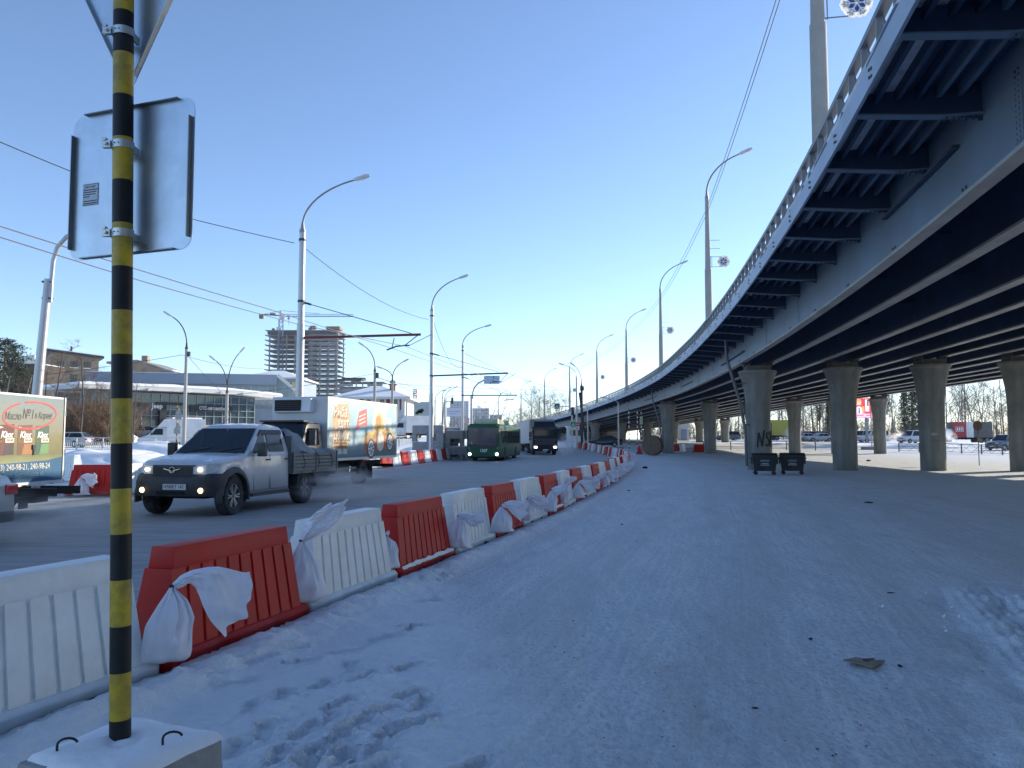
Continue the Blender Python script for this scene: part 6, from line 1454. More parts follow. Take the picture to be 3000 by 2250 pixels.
fl_w=['large blue and white snowflake cut by the top edge on the nearest overpass lamp','snowflake decoration on the second overpass lamp post','snowflake decoration on the third overpass lamp post','snowflake decoration on the fourth overpass lamp post','snowflake decoration on the fifth overpass lamp post','tiny snowflake decoration on the sixth overpass lamp post']
for i,Y in enumerate(BLY):
    s=s_of_y(Y)+.0; x0,y0,z0=B(s,.40,.47); ta=Bang(s); dx,dy=math.cos(ta),math.sin(ta)
    rt=street_lamp('street_lamp',words_[i],(x0,y0,z0),z0+7.25,[(dx*1.75,dy*1.75,2.35)],(.165,.095),GBL,M_LCONC,step=3.45,sink=.05,armm=M_LPOLED)
    tops.append(Vector((x0,y0,z0+6.75)))
    mb=MB()
    for zz in (5.0,4.55): mb.bar((0,0,zz),(.62*dx,.62*dy,zz),.02,.02)
    mb.build('bracket',M_LPOLED,rt,smooth=0)
    if i<6:
        c=flake if i==0 else copy_tree(flake); c.location=(x0+.80*dx,y0+.80*dy,z0+3.85); c.rotation_euler=(0,0,ta); c['label']=fl_w[i]; c['group']='snowflake decorations on the overpass lamps'
def wire(label,pts,r=.014,sag=0.0,m=M_WIRE,name='overhead_cable',cat='cable',group=None):
    P=[]
    for a,b in zip(pts[:-1],pts[1:]):
        a=Vector(a); b=Vector(b)
        for k in range(14): t=k/14; p=a+(b-a)*t; p.z-=sag*(b-a).length*4*t*(1-t)/10; P.append(p)
    P.append(Vector(pts[-1])); mb=MB(); mb.tube(P,r,5); o=mb.build(name,m,smooth=60); return tag(o,label,cat,group)
p0=Vector(tops[0])-Vector((4.6,23.5,-.3))*1.0; GW='cables strung between the overpass lamps'
wire('upper cable strung from lamp to lamp along the overpass',[p0]+tops,.013,.09,group=GW); wire('lower cable strung from lamp to lamp along the overpass',[p0-Vector((0,0,.25))]+[t-Vector((0,0,.28)) for t in tops],.013,.11,group=GW)
wc=[(-260,560),(0,663),(420,795),(785,905),(1148,1020),(1443,1120),(1483,1172)]; wc2=[(-260,600),(0,695),(430,828),(866,948),(1186,1014),(1464,1119),(1499,1171)]
def cw(P): 
    out=[]
    for px,py in P: x_,y_=G(px,py,5.5); out.append((x_,y_,5.5))
    q=out[-1]; out+= [(q[0]+.6,q[1]+14,5.6),(q[0]-1.5,q[1]+45,6.2),(q[0]-9,q[1]+90,7)]; return out
wire('upper one of the two trolley contact wires over the road',cw(wc),.013,.012,M_COP,'contact_wire','wire','trolley contact wires'); wire('lower one of the two trolley contact wires over the road',cw(wc2),.013,.012,M_COP,'contact_wire','wire','trolley contact wires')
wire('power cable rising from the left edge to the tall silver lamp post',[at(-200,330,19),at(195,497,24),at(575,645,30),at(862,712,34)],.016,.03)
wire('slack power cable between the tall silver lamp post and the next post',[at(880,716,34),at(1255,936,55)],.014,.26)
wire('slack power cable between the two posts before the trolleybus',[at(1270,943,55),at(1352,1075,76)],.014,.5)
wire('cable crossing from the lamp posts to the overpass lamps',[at(1362,1035,76),at(1560,1120,120),at(1672,1150,128)],.022,.05)
wire('thin cable from the left lamp to the showroom lamp post',[at(30,1110,52),at(533,1040,55),at(770,1080,90)],.016,.08)
wire('thin cable between the twin-armed lamp posts',[at(545,1036,55),at(662,1160,68),at(1096,1095,67),at(1148,1120,77)],.016,.1)
wire('sagging cable behind the printed truck towards the billboards',[at(1096,1105,67),at(1263,1142,100),at(1680,1160,140)],.02,.02)
wire('cable from twin lamp to the far lamp posts',[at(1150,1122,77),at(1295,1180,125),at(1420,1190,150)],.02,.03)
wire('long low cable crossing behind the trolleybus',[at(1160,1125,90),at(1500,1140,130),at(1690,1146,128)],.022,.02)
# road sign on cantilever post, traffic lights, crossing signs
M_SBACK=mat('pale_blue_sign_back',(.34,.46,.62),.5,0,.06,2); M_SBLUE=mat('sign_blue',(.015,.06,.22),.5); M_SGRN=mat('sign_lime_border',(.40,.60,.18),.6); M_SWH=mat('sign_white',(.72,.74,.74),.5); M_SRED=mat('sign_red',(.45,.02,.02),.5)
Y=86; b=at(1383,1288,Y); base=Vector((b.x,Y,ghs(b.x,Y))); cs=thing('cantilever_sign','curved cantilever post carrying a pale blue sign panel above the trolleybus','road sign',tuple(base)); q=lambda px,py: tuple(at(px,py,Y)-base)
mb=MB(); mb.tube([(-.05,0,-.3),q(1381,1160)],.13,10); mb.tube([q(1385,1168),q(1385,1150),q(1390,1135),q(1402,1122),q(1418,1114),q(1462,1114)],.085,10); mb.build('post',M_LPOLE,cs,smooth=50)
pa=Vector(q(1418,1101)); pb=Vector(q(1464,1125)); mb=MB(); mb.box(((pa.x+pb.x)/2,-.12,(pa.z+pb.z)/2),(pb.x-pa.x,.04,pa.z-pb.z)); mb.build('panel',M_SBACK,cs,smooth=0)
def ped_sign(root,cx,y,cz,s,border=True):
    mb=MB()
    if border: mb.box((cx,y+.01,cz),(s*1.35,.02,s*1.45)); mb.build('border',M_SGRN,root,smooth=0); mb=MB()
    mb.box((cx,y-.01,cz),(s,.03,s)); pn=mb.build('panel',M_SBLUE,root,smooth=0)
    mb=MB(); mb.prism([(cx-.40*s,cz-.36*s),(cx+.40*s,cz-.36*s),(cx,cz+.40*s)],y-.030,y-.026); mb.build('triangle',M_SWH,pn,smooth=0)
    mb=MB(); mb.bar((cx-.02*s,y-.034,cz+.10*s),(cx,y-.034,cz-.10*s),.012,.09*s); mb.bar((cx,y-.034,cz-.08*s),(cx-.12*s,y-.034,cz-.32*s),.012,.06*s); mb.bar((cx,y-.034,cz-.08*s),(cx+.12*s,y-.034,cz-.32*s),.012,.06*s); mb.bar((cx,y-.034,cz+.05*s),(cx+.14*s,y-.034,cz-.06*s),.012,.05*s); mb.box((cx-.01*s,y-.034,cz+.19*s),(.09*s,.01,.09*s)); mb.build('walker',M_INK,pn,smooth=0)
Y=94; b=at(1676,1288,Y); base=Vector((b.x,Y,ghs(b.x,Y))); tl=thing('traffic_light','traffic light post with crossing sign, no-entry sign and an arm carrying another crossing sign','traffic light',tuple(base)); q=lambda px,py: Vector(at(px,py,Y)-base)
mb=MB(); mb.tube([(0,0,-.3),q(1676,1195)],.09,10); mb.tube([q(1676,1200),q(1670,1193),q(1655,1190),q(1636,1190)],.05,8); mb.build('post',M_LPOLE,tl,smooth=50)
v_=q(1632,1190); ped_sign(tl,v_.x,-.08,v_.z,.48); v_=q(1679,1243); ped_sign(tl,v_.x,-.12,v_.z,.52)
v_=q(1693,1243); mb=MB(); mb.lathe([(.25,-.13),(.25,-.10)],24,(v_.x,0,v_.z),axis='y'); ne=mb.build('no_entry_disc',M_SRED,tl,smooth=30); mb=MB(); mb.box((v_.x,-.14,v_.z),(.36,.02,.08)); mb.build('bar',M_SWH,ne,smooth=0)
def signal(root,p):
    mb=MB(); mb.box(tuple(p),(.34,.22,.98)); sgn_=mb.build('signal_head',M_PLAST,root,smooth=0,bev=.03)
    for k in range(3):
        mb=MB(); mb.lathe([(.12,-.16),(.12,-.10)],14,(p.x,p.y,p.z+.30-.30*k),axis='y'); mb.build('signal_lens',M_DKST,sgn_,smooth=0)
signal(tl,q(1676,1205)+Vector((.05,-.2,0))); signal(tl,q(1702,1252)+Vector((0,.1,0)))
Y=118; b=at(1302,1288,Y); base=Vector((b.x-.5,Y+1,ghs(b.x,Y))); t2=thing('traffic_light','far traffic light on an arm above the crossing, before the pale high-rise','traffic light',tuple(base)); q=lambda px,py: Vector(at(px,py,Y+1)-base)
mb=MB(); mb.tube([(0,0,-.3),q(1301,1178)],.10,8); mb.tube([q(1301,1180),q(1310,1176),q(1325,1175)],.06,8); mb.build('post',M_LPOLED,t2,smooth=50); signal(t2,q(1325,1174))
# yellow-black posts with triangular sign backs by the vans, seen against the showroom
Y=60; b=at(517,1288,Y); base=Vector((b.x,Y,ghs(b.x,Y))); sp2=thing('striped_sign_post','thin striped post with three pale sign backs in front of the white van','road sign',tuple(base)); q=lambda px,py: Vector(at(px,py,Y)-base)
mb=MB(); z=-.2; k=0; H_=q(520,1188).z
while z<H_: mb.lathe([(.045,z),(.045,min(z+.3,H_))],10,mi=k%2); z+=.3; k+=1
mb.build('post',[M_YEL,M_BLK],sp2,smooth=40)
for (px,py,kind_) in ((524,1205,'t'),(524,1222,'s'),(523,1247,'t'),(520,1263,'s')):
    v_=q(px,py); mb=MB(); w=.25
    mb.prism([(v_.x-w,v_.z-.2),(v_.x+w,v_.z-.2),(v_.x,v_.z+.26)] if kind_=='t' else [(v_.x-w,v_.z-.2),(v_.x+w,v_.z-.2),(v_.x+w,v_.z+.2),(v_.x-w,v_.z+.2)],-.08,-.06); mb.build('sign_back',M_LPOLED,sp2,smooth=0)
# ------------------------------------------------------------------ buildings
M_GL=mat('showroom_glass',(.045,.075,.085),.06,0,.35,.25,spec=.8); M_GL2=mat('pale_office_glass',(.16,.22,.25),.12,0,.3,.5,spec=.7); M_MULL=mat('pale_mullion',(.28,.31,.33),.5,.2); M_SIGNB=mat('black_sign_board',(.012,.014,.016),.45)
M_CLAD=mat('grey_blue_cladding',(.24,.29,.36),.5,.1,.06,.3,dirt=(.18,.21,.26),damt=.4,dscale=.3); M_WHITEW=mat('white_plaster',(.60,.60,.58),.8,0,.07,.6,.1,5,dirt=(.42,.41,.39),damt=.4,dscale=.4); M_TAN=mat('weathered_tan_render',(.30,.235,.165),.9,0,.16,.45,.4,4,dirt=(.17,.145,.115),damt=.7,dscale=.5)
M_BRICK=mat('red_brown_brick',(.20,.06,.04),.85,0,.2,3); M_WIN=glass_mat('dark_house_window',(.02,.025,.03),.15); M_TOWER=mat('raw_concrete_floors',(.20,.21,.225),.9,0,.12,.2,dirt=(.15,.145,.14),damt=.5,dscale=.12); M_BOARD=mat('timber_formwork',(.24,.17,.11),.85,0,.2,1); M_FAR=mat('pale_far_block',(.42,.45,.50),.85,0,.06,.1); M_FARW=mat('far_block_window',(.20,.25,.32),.4)
def frame(A,Bp): # local frame: origin at A, x along A->B, y away from the camera
    d=Vector((Bp[0]-A[0],Bp[1]-A[1],0)); L=d.length; return L, math.atan2(d.y,d.x)
def bpart(root,name,m,boxes,bev=0,smooth=0):
    mb=MB()
    for c,d in boxes: mb.box(c,d)
    return mb.build(name,m,root,smooth=smooth,bev=bev)
def P2(px,Y): return ((px-1500)/FPX*Y,Y)
# glass car showroom
A=P2(235,91.5); Bp=P2(745,108); L,an=frame(A,Bp); sh=thing('car_showroom','low glass car showroom with snowy curved canopy roof and black sign boards','building',(A[0],A[1],0),an)
g0=1.6; zt=7.25; rows=[g0,3.15,4.55,5.35,6.25,zt]; ncol=19; cw_=L/ncol
bpart(sh,'back_wall',M_WHITEW,[((L/2,9,4.4),(L,.3,6.0))]); bpart(sh,'floor_slab',M_WHITEW,[((L/2,4.5,1.5),(L,9,.3))])
gp=MB(); gp.box((0,0,0),(cw_-.09,.03,1)); gm=gp.build('glass_pane',M_GL,sh,smooth=0); first=True
for r_ in range(5):
    for c in range(ncol):
        o=gm if first else mesh_obj('glass_pane',gm.data,sh); first=False
        o.location=((c+.5)*cw_,.06,(rows[r_]+rows[r_+1])/2); o.scale=(1,1,rows[r_+1]-rows[r_]-.07)
for c in range(ncol+1): bpart(sh,'mullion',M_MULL,[((c*cw_,0,(g0+zt)/2),(.10,.14,zt-g0))])
for r_ in range(6): bpart(sh,'transom',M_MULL,[((L/2,.01,rows[r_]),(L,.13,.08))])
for c in range(5): bpart(sh,'glass_pane',M_GL,[((L+.02,1+1.75*c,4.4),(.03,1.65,5.4))])
mb=MB(); rings=[]
for k in range(25):
    t=k/24; x_=-1+(L+4.2)*t; dz=.22*math.sin(math.pi*min(1,t*1.05))*.6-.5*max(0,t-.75)*2; rings.append([(x_,-2.4+1.0*max(0,t-.8)*3,7.35+dz),(x_,9.5,7.6+dz),(x_,9.5,8.0+dz),(x_,-2.4+1.0*max(0,t-.8)*3,7.85+dz)])
mb.loft(rings); mb.build('canopy_roof',M_WHITEW,sh,smooth=30)
mb=MB(); rings=[]
for k in range(25):
    t=k/24; x_=-1+(L+4.2)*t; dz=.22*math.sin(math.pi*min(1,t*1.05))*.6-.5*max(0,t-.75)*2; h_=.16+.14*float(vnoise(np.array([x_*.9]),np.array([1.0]),3)[0]); y0=-2.45+1.0*max(0,t-.8)*3; rings.append([(x_,y0,7.84+dz),(x_,9.5,8.0+dz),(x_,9.5,8.1+dz+h_),(x_,y0+.4,7.95+dz+h_),(x_,y0,7.90+dz+h_*.4)])
mb.loft(rings); mb.build('roof_snow',M_SNOW,sh,smooth=60)
for u in (.30,.52,.72,.86): bpart(sh,'downlight_housing',M_WHITEW,[((L*u,-2.6,7.55),(.5,.35,.35))],.08)
def sub(px): # distance along the facade seen at px
    d=((px-1500)/FPX); ux,uy=math.cos(an),math.sin(an); return (d*A[1]-A[0])/(ux-d*uy)
u0,u1=sub(392),sub(482); sbd=bpart(sh,'sign_board',M_SIGNB,[(((u0+u1)/2,-.32,5.62),(u1-u0,.35,.85))]); lettering('Jeep',.85,M_LETW,sbd,(sub(455),-.50,5.66),(R(90),0,0),width=sub(472)-sub(439),depth=.02,bold=.012)
bpart(sh,'entrance_portal',M_SIGNB,[((sub(474),-.3,3.4),(sub(482)-sub(462),.4,3.8)),((sub(500),-.2,6.05),(sub(545)-sub(462),.3,.35))])
u0,u1=sub(552),sub(676); sbd=bpart(sh,'sign_board',M_SIGNB,[(((u0+u1)/2,-.32,5.55),(u1-u0,.35,.85))]); lettering('СТС-автомобили',.62,M_LETW,sbd,(sub(622),-.50,5.57),(R(90),0,0),width=sub(662)-sub(577),depth=.02)
bpart(sh,'porch_roof',M_WHITEW,[((sub(525),-1.2,4.05),(sub(572)-sub(485),2.4,.22))]); bpart(sh,'porch_snow',M_SNOW,[((sub(525),-1.2,4.22),(sub(572)-sub(485),2.3,.13))],.05)
bpart(sh,'orange_poster',mat('poster_orange',(.55,.22,.08),.6),[((sub(600),-.12,2.7),(1.5,.04,1.5))])
# long office block behind it
A=P2(252,116); Bp=P2(806,122); L,an=frame(A,Bp); ob=thing('office_block','long grey-blue office block with a ribbon of windows rising behind the showroom','building',(A[0],A[1],0),an)
bpart(ob,'body',M_CLAD,[((L/2,6.2,5.5),(L,12,11.0))]); bpart(ob,'parapet',M_CLAD,[((L/2,6.0,10.75),(L+.4,12.6,1.55))]); bpart(ob,'roof_snow',M_SNOW,[((L/2,6,11.57),(L,12,.12))])
n=22
for i in range(n):
    w=L/n; bpart(ob,'window',M_GL2 if i>4 else M_WIN,[(((i+.5)*w,.17,8.8 if i<15 else 8.0),(w*.84,.06,1.7 if i<15 else 3.4))])
for i in range(n+1): bpart(ob,'window_pier',M_MULL,[((i*L/n,.14,8.4),(.22,.12,3.0))])
mb=MB(); mb.prism([(L,2),(L+2.6,2),(L+2.6,9.4),(L+.3,11.2),(L,11.2)],.1,.4); mb.build('glass_gable',M_GL2,ob,smooth=0); mb=MB(); mb.bar((L+.25,-.1,11.5),(L+2.9,-.1,9.3),.5,.5); mb.build('slanted_cornice',M_WHITEW,ob,smooth=0)
def hip_house(name,label,px0,px1,Y,eave_py,ridge_py,depth,wallm,over=.5,roofm=None):
    x0,x1=(px0-1500)/FPX*Y,(px1-1500)/FPX*Y; ze=HY(eave_py,Y); zr=HY(ridge_py,Y+depth/2); h=thing(name,label,'building',((x0+x1)/2,Y,0)); w=x1-x0
    bpart(h,'wall',wallm,[((0,depth/2,ze/2),(w,depth,ze))])
    o=over; mb=MB(); r=min(depth,w)*.5*.8; mb.add([(-w/2-o,-o,ze),(w/2+o,-o,ze),(w/2+o,depth+o,ze),(-w/2-o,depth+o,ze),(-w/2+r,depth/2,zr),(w/2-r,depth/2,zr)],[(0,1,5,4),(1,2,5),(2,3,4,5),(3,0,4),(3,2,1,0)]); mb.build('snowy_roof',roofm or M_SNOW,h,smooth=0)
    bpart(h,'eave',M_WHITEW,[((0,-o+.03,ze-.15),(w+2*o,.12,.28)),((w/2+o-.03,depth/2,ze-.15),(.12,depth+2*o,.28))]); return h,w,ze
h,w,ze=hip_house('blue_roof_building','grey-blue building with low snowy hip roof just left of the tall silver lamp post',690,872,150,1106,1086,14,M_CLAD)
bpart(h,'window',M_WIN,[((3.7,-.03,ze-2.1),(2.0,.1,2.0))]); bpart(h,'yellow_panel',mat('yellow_cladding',(.52,.44,.20),.7),[((5.3,-.03,ze-2.0),(1.2,.1,2.3))])
h,w,ze=hip_house('white_house','white house with red-brown brick window surrounds and wide snowy roof behind the printed truck','' and 0 or 985,1186,97,1163,1133,9,M_WHITEW,.7)
for i in range(5):
    xx=w/2-.95-1.65*i; bpart(h,'brick_panel',M_BRICK,[((xx+.55,-.02,ze-.9),(.42,.08,1.4))]); bpart(h,'brick_panel',M_BRICK,[((xx+.55,-.02,ze-3.2),(.42,.08,1.5))])
    for q in (1.0,3.4): wf=bpart(h,'window',M_WHITEW,[((xx-.2,-.05,ze-q),(.95,.12,1.75))]); bpart(wf,'pane',M_WIN,[((xx-.2,-.12,ze-q),(.5,.06,1.35))])
bpart(h,'corner_pilaster',M_WHITEW,[((w/2-.2,-.06,ze/2),(.42,.14,ze))]); bpart(h,'drainpipe',M_DKST,[((w/2+.25,-.2,ze/2-.3),(.12,.12,ze-.6))])
mb=MB(); xx=(1137-(985+1186)/2)/FPX*100
mb.box((xx,3,HY(1141,100)),(.65,.65,1.2)); mb.box((xx,3,HY(1141,100)+.62),(.95,.95,.16)); mb.box((xx,3,HY(1141,100)+.95),(.6,.6,.3)); mb.build('chimney',M_BRICK,h,smooth=0)
# weathered tan industrial building on the left
A=P2(142,158); Bp=P2(284,163); L,an=frame(A,Bp); tbd=thing('old_building','weathered tan three-window building with sloping dark roof behind the bare trees','building',(A[0],A[1],0),an)
z0,z1=HY(1030,158),HY(1049,163)
mb=MB(); mb.hexa([(0,0,0),(L,0,0),(L,11,0),(0,11,0),(0,0,z0),(L,0,z1),(L,11,z1-.3),(0,11,z0-.3)]); mb.build('wall',M_TAN,tbd,smooth=0)
mb=MB(); mb.hexa([(-.9,-.7,z0+.05),(L+.9,-.7,z1+.05-.12),(L+.9,11.7,z1-.2),(-.9,11.7,z0-.2),(-.9,-.7,z0+.5),(L+.9,-.7,z1+.35),(L+.9,11.7,z1+.2),(-.9,11.7,z0+.3)]); mb.build('roof',M_DKST,tbd,smooth=0)
mb=MB(); mb.hexa([(-.8,-.6,z0+.51),(L+.8,-.6,z1+.36),(L+.8,11.6,z1+.21),(-.8,11.6,z0+.31),(-.8,-.6,z0+.66),(L+.8,-.6,z1+.51),(L+.8,11.6,z1+.36),(-.8,11.6,z0+.46)]); mb.build('roof_snow',M_SNOW,tbd,smooth=0)
for i in range(3):
    for (zz,hh_) in ((z1-1.6,1.25),(z1-4.7,2.1)):
        xx=L*(.20+.28*i); wv=bpart(tbd,'window',M_WIN,[((xx,-.02,zz),(1.25,.1,hh_))]); bpart(wv,'frame',M_DKST,[((xx,-.08,zz+hh_/2-.05),(1.3,.06,.08)),((xx,-.08,zz),(.07,.06,hh_)),((xx,-.08,zz+.1),(1.25,.06,.05))]); bpart(wv,'sill_snow',M_SNOW,[((xx,-.12,zz-hh_/2-.04),(1.45,.3,.14))],.04)
bpart(tbd,'vent_pipe',M_DKST,[((L*.46,4,z1+1.4),(.35,.35,2.2))]); bpart(tbd,'lower_annex',M_BRICK,[((L*.5,-2,4.6),(L*1.1,3.4,4.2))]); bpart(tbd,'annex_snow',M_SNOW,[((L*.5,-2,6.78),(L*1.12,3.6,.2))])
Y=185; gx0,gx1=(322-1500)/FPX*Y,(498-1500)/FPX*Y; gb=thing('gabled_building','tan building with long grey sloping roof and chimney behind the striped pole','building',((gx0+gx1)/2,Y,0)); w=gx1-gx0
zr=HY(1048,Y); ze=HY(1093,Y); zl=HY(1062,Y)
mb=MB(); mb.prism([(-w/2,0),(w/2,0),(w/2,ze),(-w*.06,zr-1),(-w/2,zl)],0,14); mb.build('wall',M_TAN,gb,smooth=0)
M_RGREY=mat('grey_sheet_roof',(.17,.165,.155),.8,0,.15,.4,dirt=(.5,.5,.5),damt=.5,dscale=.25)
mb=MB(); mb.hexa([(-w*.06,-.5,zr-1),(w/2+1,-.5,ze-.3),(w/2+1,14,ze-.3),(-w*.06,14,zr-1),(-w*.06,-.5,zr-.5),(w/2+1,-.5,ze+.2),(w/2+1,14,ze+.2),(-w*.06,14,zr-.5)]); mb.build('roof',M_RGREY,gb,smooth=0)
mb=MB(); mb.hexa([(-w*.06,-.5,zr-1),(-w/2-1,-.5,zl-.3),(-w/2-1,14,zl-.3),(-w*.06,14,zr-1),(-w*.06,-.5,zr-.5),(-w/2-1,-.5,zl+.2),(-w/2-1,14,zl+.2),(-w*.06,14,zr-.5)]); mb.build('roof',M_RGREY,gb,smooth=0)
bpart(gb,'chimney',M_TAN,[((-w*.03,3,zr-.2),(1.4,1.4,1.9))]); bpart(gb,'roof_snow',M_SNOW,[((w*.22,6,ze+.9),(6,6,.3))])
Y=260; x0,x1=(15-1500)/FPX*Y,(100-1500)/FPX*Y; wb_=thing('white_building','small white building top seen above the dark pines at the left edge','building',((x0+x1)/2,Y,0)); bpart(wb_,'wall',M_WHITEW,[((0,5,HY(1052,Y)/2),(x1-x0,10,HY(1052,Y)))]); bpart(wb_,'roof_box',M_WHITEW,[((1.5,5,HY(1048,Y)),(3,6,2))])
Y=135; x0,x1=(20-1500)/FPX*Y,(110-1500)/FPX*Y; db=thing('dark_shed','long dark brown shed roof behind the pines at left','building',((x0+x1)/2,Y,0)); bpart(db,'wall',mat('dark_brown_boards',(.05,.04,.035),.9),[((0,4,HY(1066,Y)/2),(x1-x0,8,HY(1066,Y)))]); bpart(db,'roof_snow',M_SNOW,[((0,4,HY(1066,Y)+.1),(x1-x0-1,7,.15))])
# unfinished concrete tower with crane
Y=440; tx0,tx1=(771-1500)/FPX*Y,(988-1500)/FPX*Y; tw=thing('unfinished_tower','unfinished concrete tower block of bare floors without walls, crane beside it','building',(tx0,Y,0)); w=tx1-tx0
ztop=HY(966,Y); fh=(ztop-HY(1154,Y))/13.0
for k in range(20):
    z=ztop-.3-k*fh; bpart(tw,'floor_slab',M_TOWER,[((w*.5,10,z),(w,20,.32))])
    if k>0 and z>0:
        if k%1==0: bpart(tw,'wall_panel',M_TOWER,[((w*.79,1.0,z+fh*.42),(w*.38,.4,fh*(.42 if k>2 else .8)))])
        bpart(tw,'slab_edge',M_BOARD,[((w*.0+.4,.3,z+.25),(1.0,.3,.2))])
bpart(tw,'top_storey',M_DKST,[((w*.5,9,ztop-fh*.5),(w*.94,17,fh*.75))])
for i in range(9):
    for yy in (1.2,18): bpart(tw,'column',M_TOWER,[((w*(.06+.115*i),yy,ztop/2),(.65,.65,ztop-.6))])
bpart(tw,'lift_core',mat('dark_core_concrete',(.15,.155,.165),.9),[((w*.60,9,ztop/2+.8),(2.4,12,ztop+1.6)),((w*.40,10,ztop/2-.5),(1.6,6,ztop-1))])
bpart(tw,'formwork_box',M_BOARD,[((w*.90,8,ztop+1.7),(w*.19,8,1.7))]); bpart(tw,'roof_props',M_DKST,[((w*.08,5,ztop+.8),(1.4,2,1.2)),((w*.13,5,ztop+1.2),(.5,.5,2.2)),((w*.17,5,ztop+1),(.6,.5,1.7)),((w*.62,6,ztop+2.2),(3,4,1.4))])
# lower wing to its right
wx1=(1126-1500)/FPX*Y
wg=thing('unfinished_wing','low unfinished concrete wing right of the bare tower block','building',(tx1+.5,Y-6,0)); ww=wx1-tx1
zt2=HY(1119,Y-6)
for k in range(6): z=zt2-k*fh; bpart(wg,'floor_slab',M_TOWER,[((ww/2,8,z),(ww,16,.4))])
for i in range(8): bpart(wg,'column',M_TOWER,[((ww*(i+.1)/7.4,.5,zt2/2),(.6,.6,zt2))])
bpart(wg,'top_storey',M_DKST,[((ww*.28,6,zt2+1.6),(ww*.52,10,.5)),((ww*.1,2,zt2+.8),(ww*.12,.4,1.6)),((ww*.40,2,zt2+.8),(ww*.2,.4,1.6)),((ww*.28,12,zt2+2.4),(ww*.5,4,1.6))]); bpart(wg,'wall_panel',M_TOWER,[((ww*.2,.3,zt2-fh*.6),(ww*.3,.3,fh*.5)),((ww*.8,.3,zt2-fh*.6),(ww*.3,.3,fh*.5)),((ww*.5,.3,zt2-fh*1.7),(ww,.3,fh*.8))])
def lattice(mb,a,b,wd,n,r,tri=False):
    a=Vector(a); b=Vector(b); d=(b-a).normalized(); u=Vector((0,1,0)); s=d.cross(u).normalized()
    cs_=[a+s*wd/2-u*wd/2,a+s*wd/2+u*wd/2,a-s*wd/2+u*wd/2,a-s*wd/2-u*wd/2] if not tri else [a-s*wd/2-u*wd/2,a-s*wd/2+u*wd/2,a+s*wd/2]
    L=(b-a).length; m=len(cs_)
    for p in cs_: mb.bar(p,p+d*L,r,r)
    for k in range(n):
        for i in range(m): mb.bar(cs_[i]+d*L*k/n,cs_[(i+1)%m]+d*L*(k+1)/n,r*.6,r*.6)
    return mb
Y=434; q=lambda px,py: at(px,py,Y); cr=thing('tower_crane','blue-grey tower crane with long jib beside the unfinished concrete tower','crane',(0,0,0))
M_CRB=mat('crane_blue_grey',(.07,.10,.16),.6); M_CRY=mat('crane_brown',(.09,.065,.05),.6)
cr.location=(q(823,1288).x,Y,0); o_=Vector(cr.location)
mb=MB(); lattice(mb,Vector((0,0,0)),q(823,935)-o_,2.0,26,.26); mb.build('mast',M_CRB,cr,smooth=0)
mb=MB(); lattice(mb,q(823,924)-o_,q(1036,924)-o_,1.3,30,.17,True); mb.build('jib',M_CRB,cr,smooth=0)
mb=MB(); mb.bar(q(823,925)-o_,q(766,921)-o_,1.2,.5); mb.box(tuple(q(766,927)-o_),(2.2,1.5,2.6)); mb.box(tuple(q(800,921)-o_),(3,1.5,1.2)); mb.build('counter_jib',M_CRY,cr,smooth=0)
mb=MB(); mb.bar(q(823,935)-o_,q(823,910)-o_,1.3,1.3); mb.box(tuple(q(828,929)-o_),(2.6,2,2.2)); mb.build('cab',M_FAR,cr,smooth=0); mb=MB(); mb.bar(q(823,910)-o_,q(770,921)-o_,.2,.2); mb.bar(q(823,910)-o_,q(935,919)-o_,.2,.2); mb.bar(q(846,925)-o_,q(846,953)-o_,.15,.15); mb.box(tuple(q(846,933)-o_),(1,1,1)); mb.build('tie_rod',M_CRB,cr,smooth=0)
# tapered red and white lattice tower on the horizon
Y=330; b=at(1215,1288,Y); tt=thing('lattice_tower','tapered white and red lattice tower peeping over the billboard','tower',(b.x,Y,0)); zt=HY(1136,Y); mb=MB(); rg=random.Random(8)
for k in range(26):
    z=zt*k/26; wv=1.45-.75*(k/26)**2.2
    for sgn in (-1,1): mb.box((sgn*wv*.7,0,z),(.4,1.6,zt/26*.8),mi=rg.choice([0,1]))
    mb.box((0,0,z+.2),(wv*1.5,1.2,zt/26*.5),mi=rg.choice([0,0,1]))
mb.build('lattice',[mat('tower_white',(.62,.62,.62),.7),mat('tower_red',(.34,.17,.15),.7)],tt,smooth=0)
def far_block(label,px0,px1,Y,py,cols,rws,dep=20,m=None):
    x0,x1=(px0-1500)/FPX*Y,(px1-1500)/FPX*Y; z=HY(py,Y); h=thing('apartment_building',label,'building',((x0+x1)/2,Y,0),0,'pale blocks far down the road'); w=x1-x0
    bpart(h,'wall',m or M_FAR,[((0,dep/2,z/2),(w,dep,z))]); bpart(h,'roof',M_SNOW,[((0,dep/2,z+.3),(w,dep,.5))])
    zb=HY(1262,Y)
    for i in range(cols):
        for j in range(rws): bpart(h,'window',M_FARW,[((-w/2+w*(i+.5)/cols,-.1,zb+(z-zb)*(j+.5)/rws),(w/cols*.5,.3,(z-zb)/rws*.5))])
far_block('pale grey high-rise with window grid between the two lamp posts',1318,1373,560,1176,6,11); far_block('long pale block right of the grey high-rise',1373,1433,600,1197,7,7); far_block('faint pale block left of the trolley poles at the end of the road',1433,1470,640,1216,5,4); far_block('pale block behind the bare trees left of the billboard',1150,1194,420,1208,5,5)
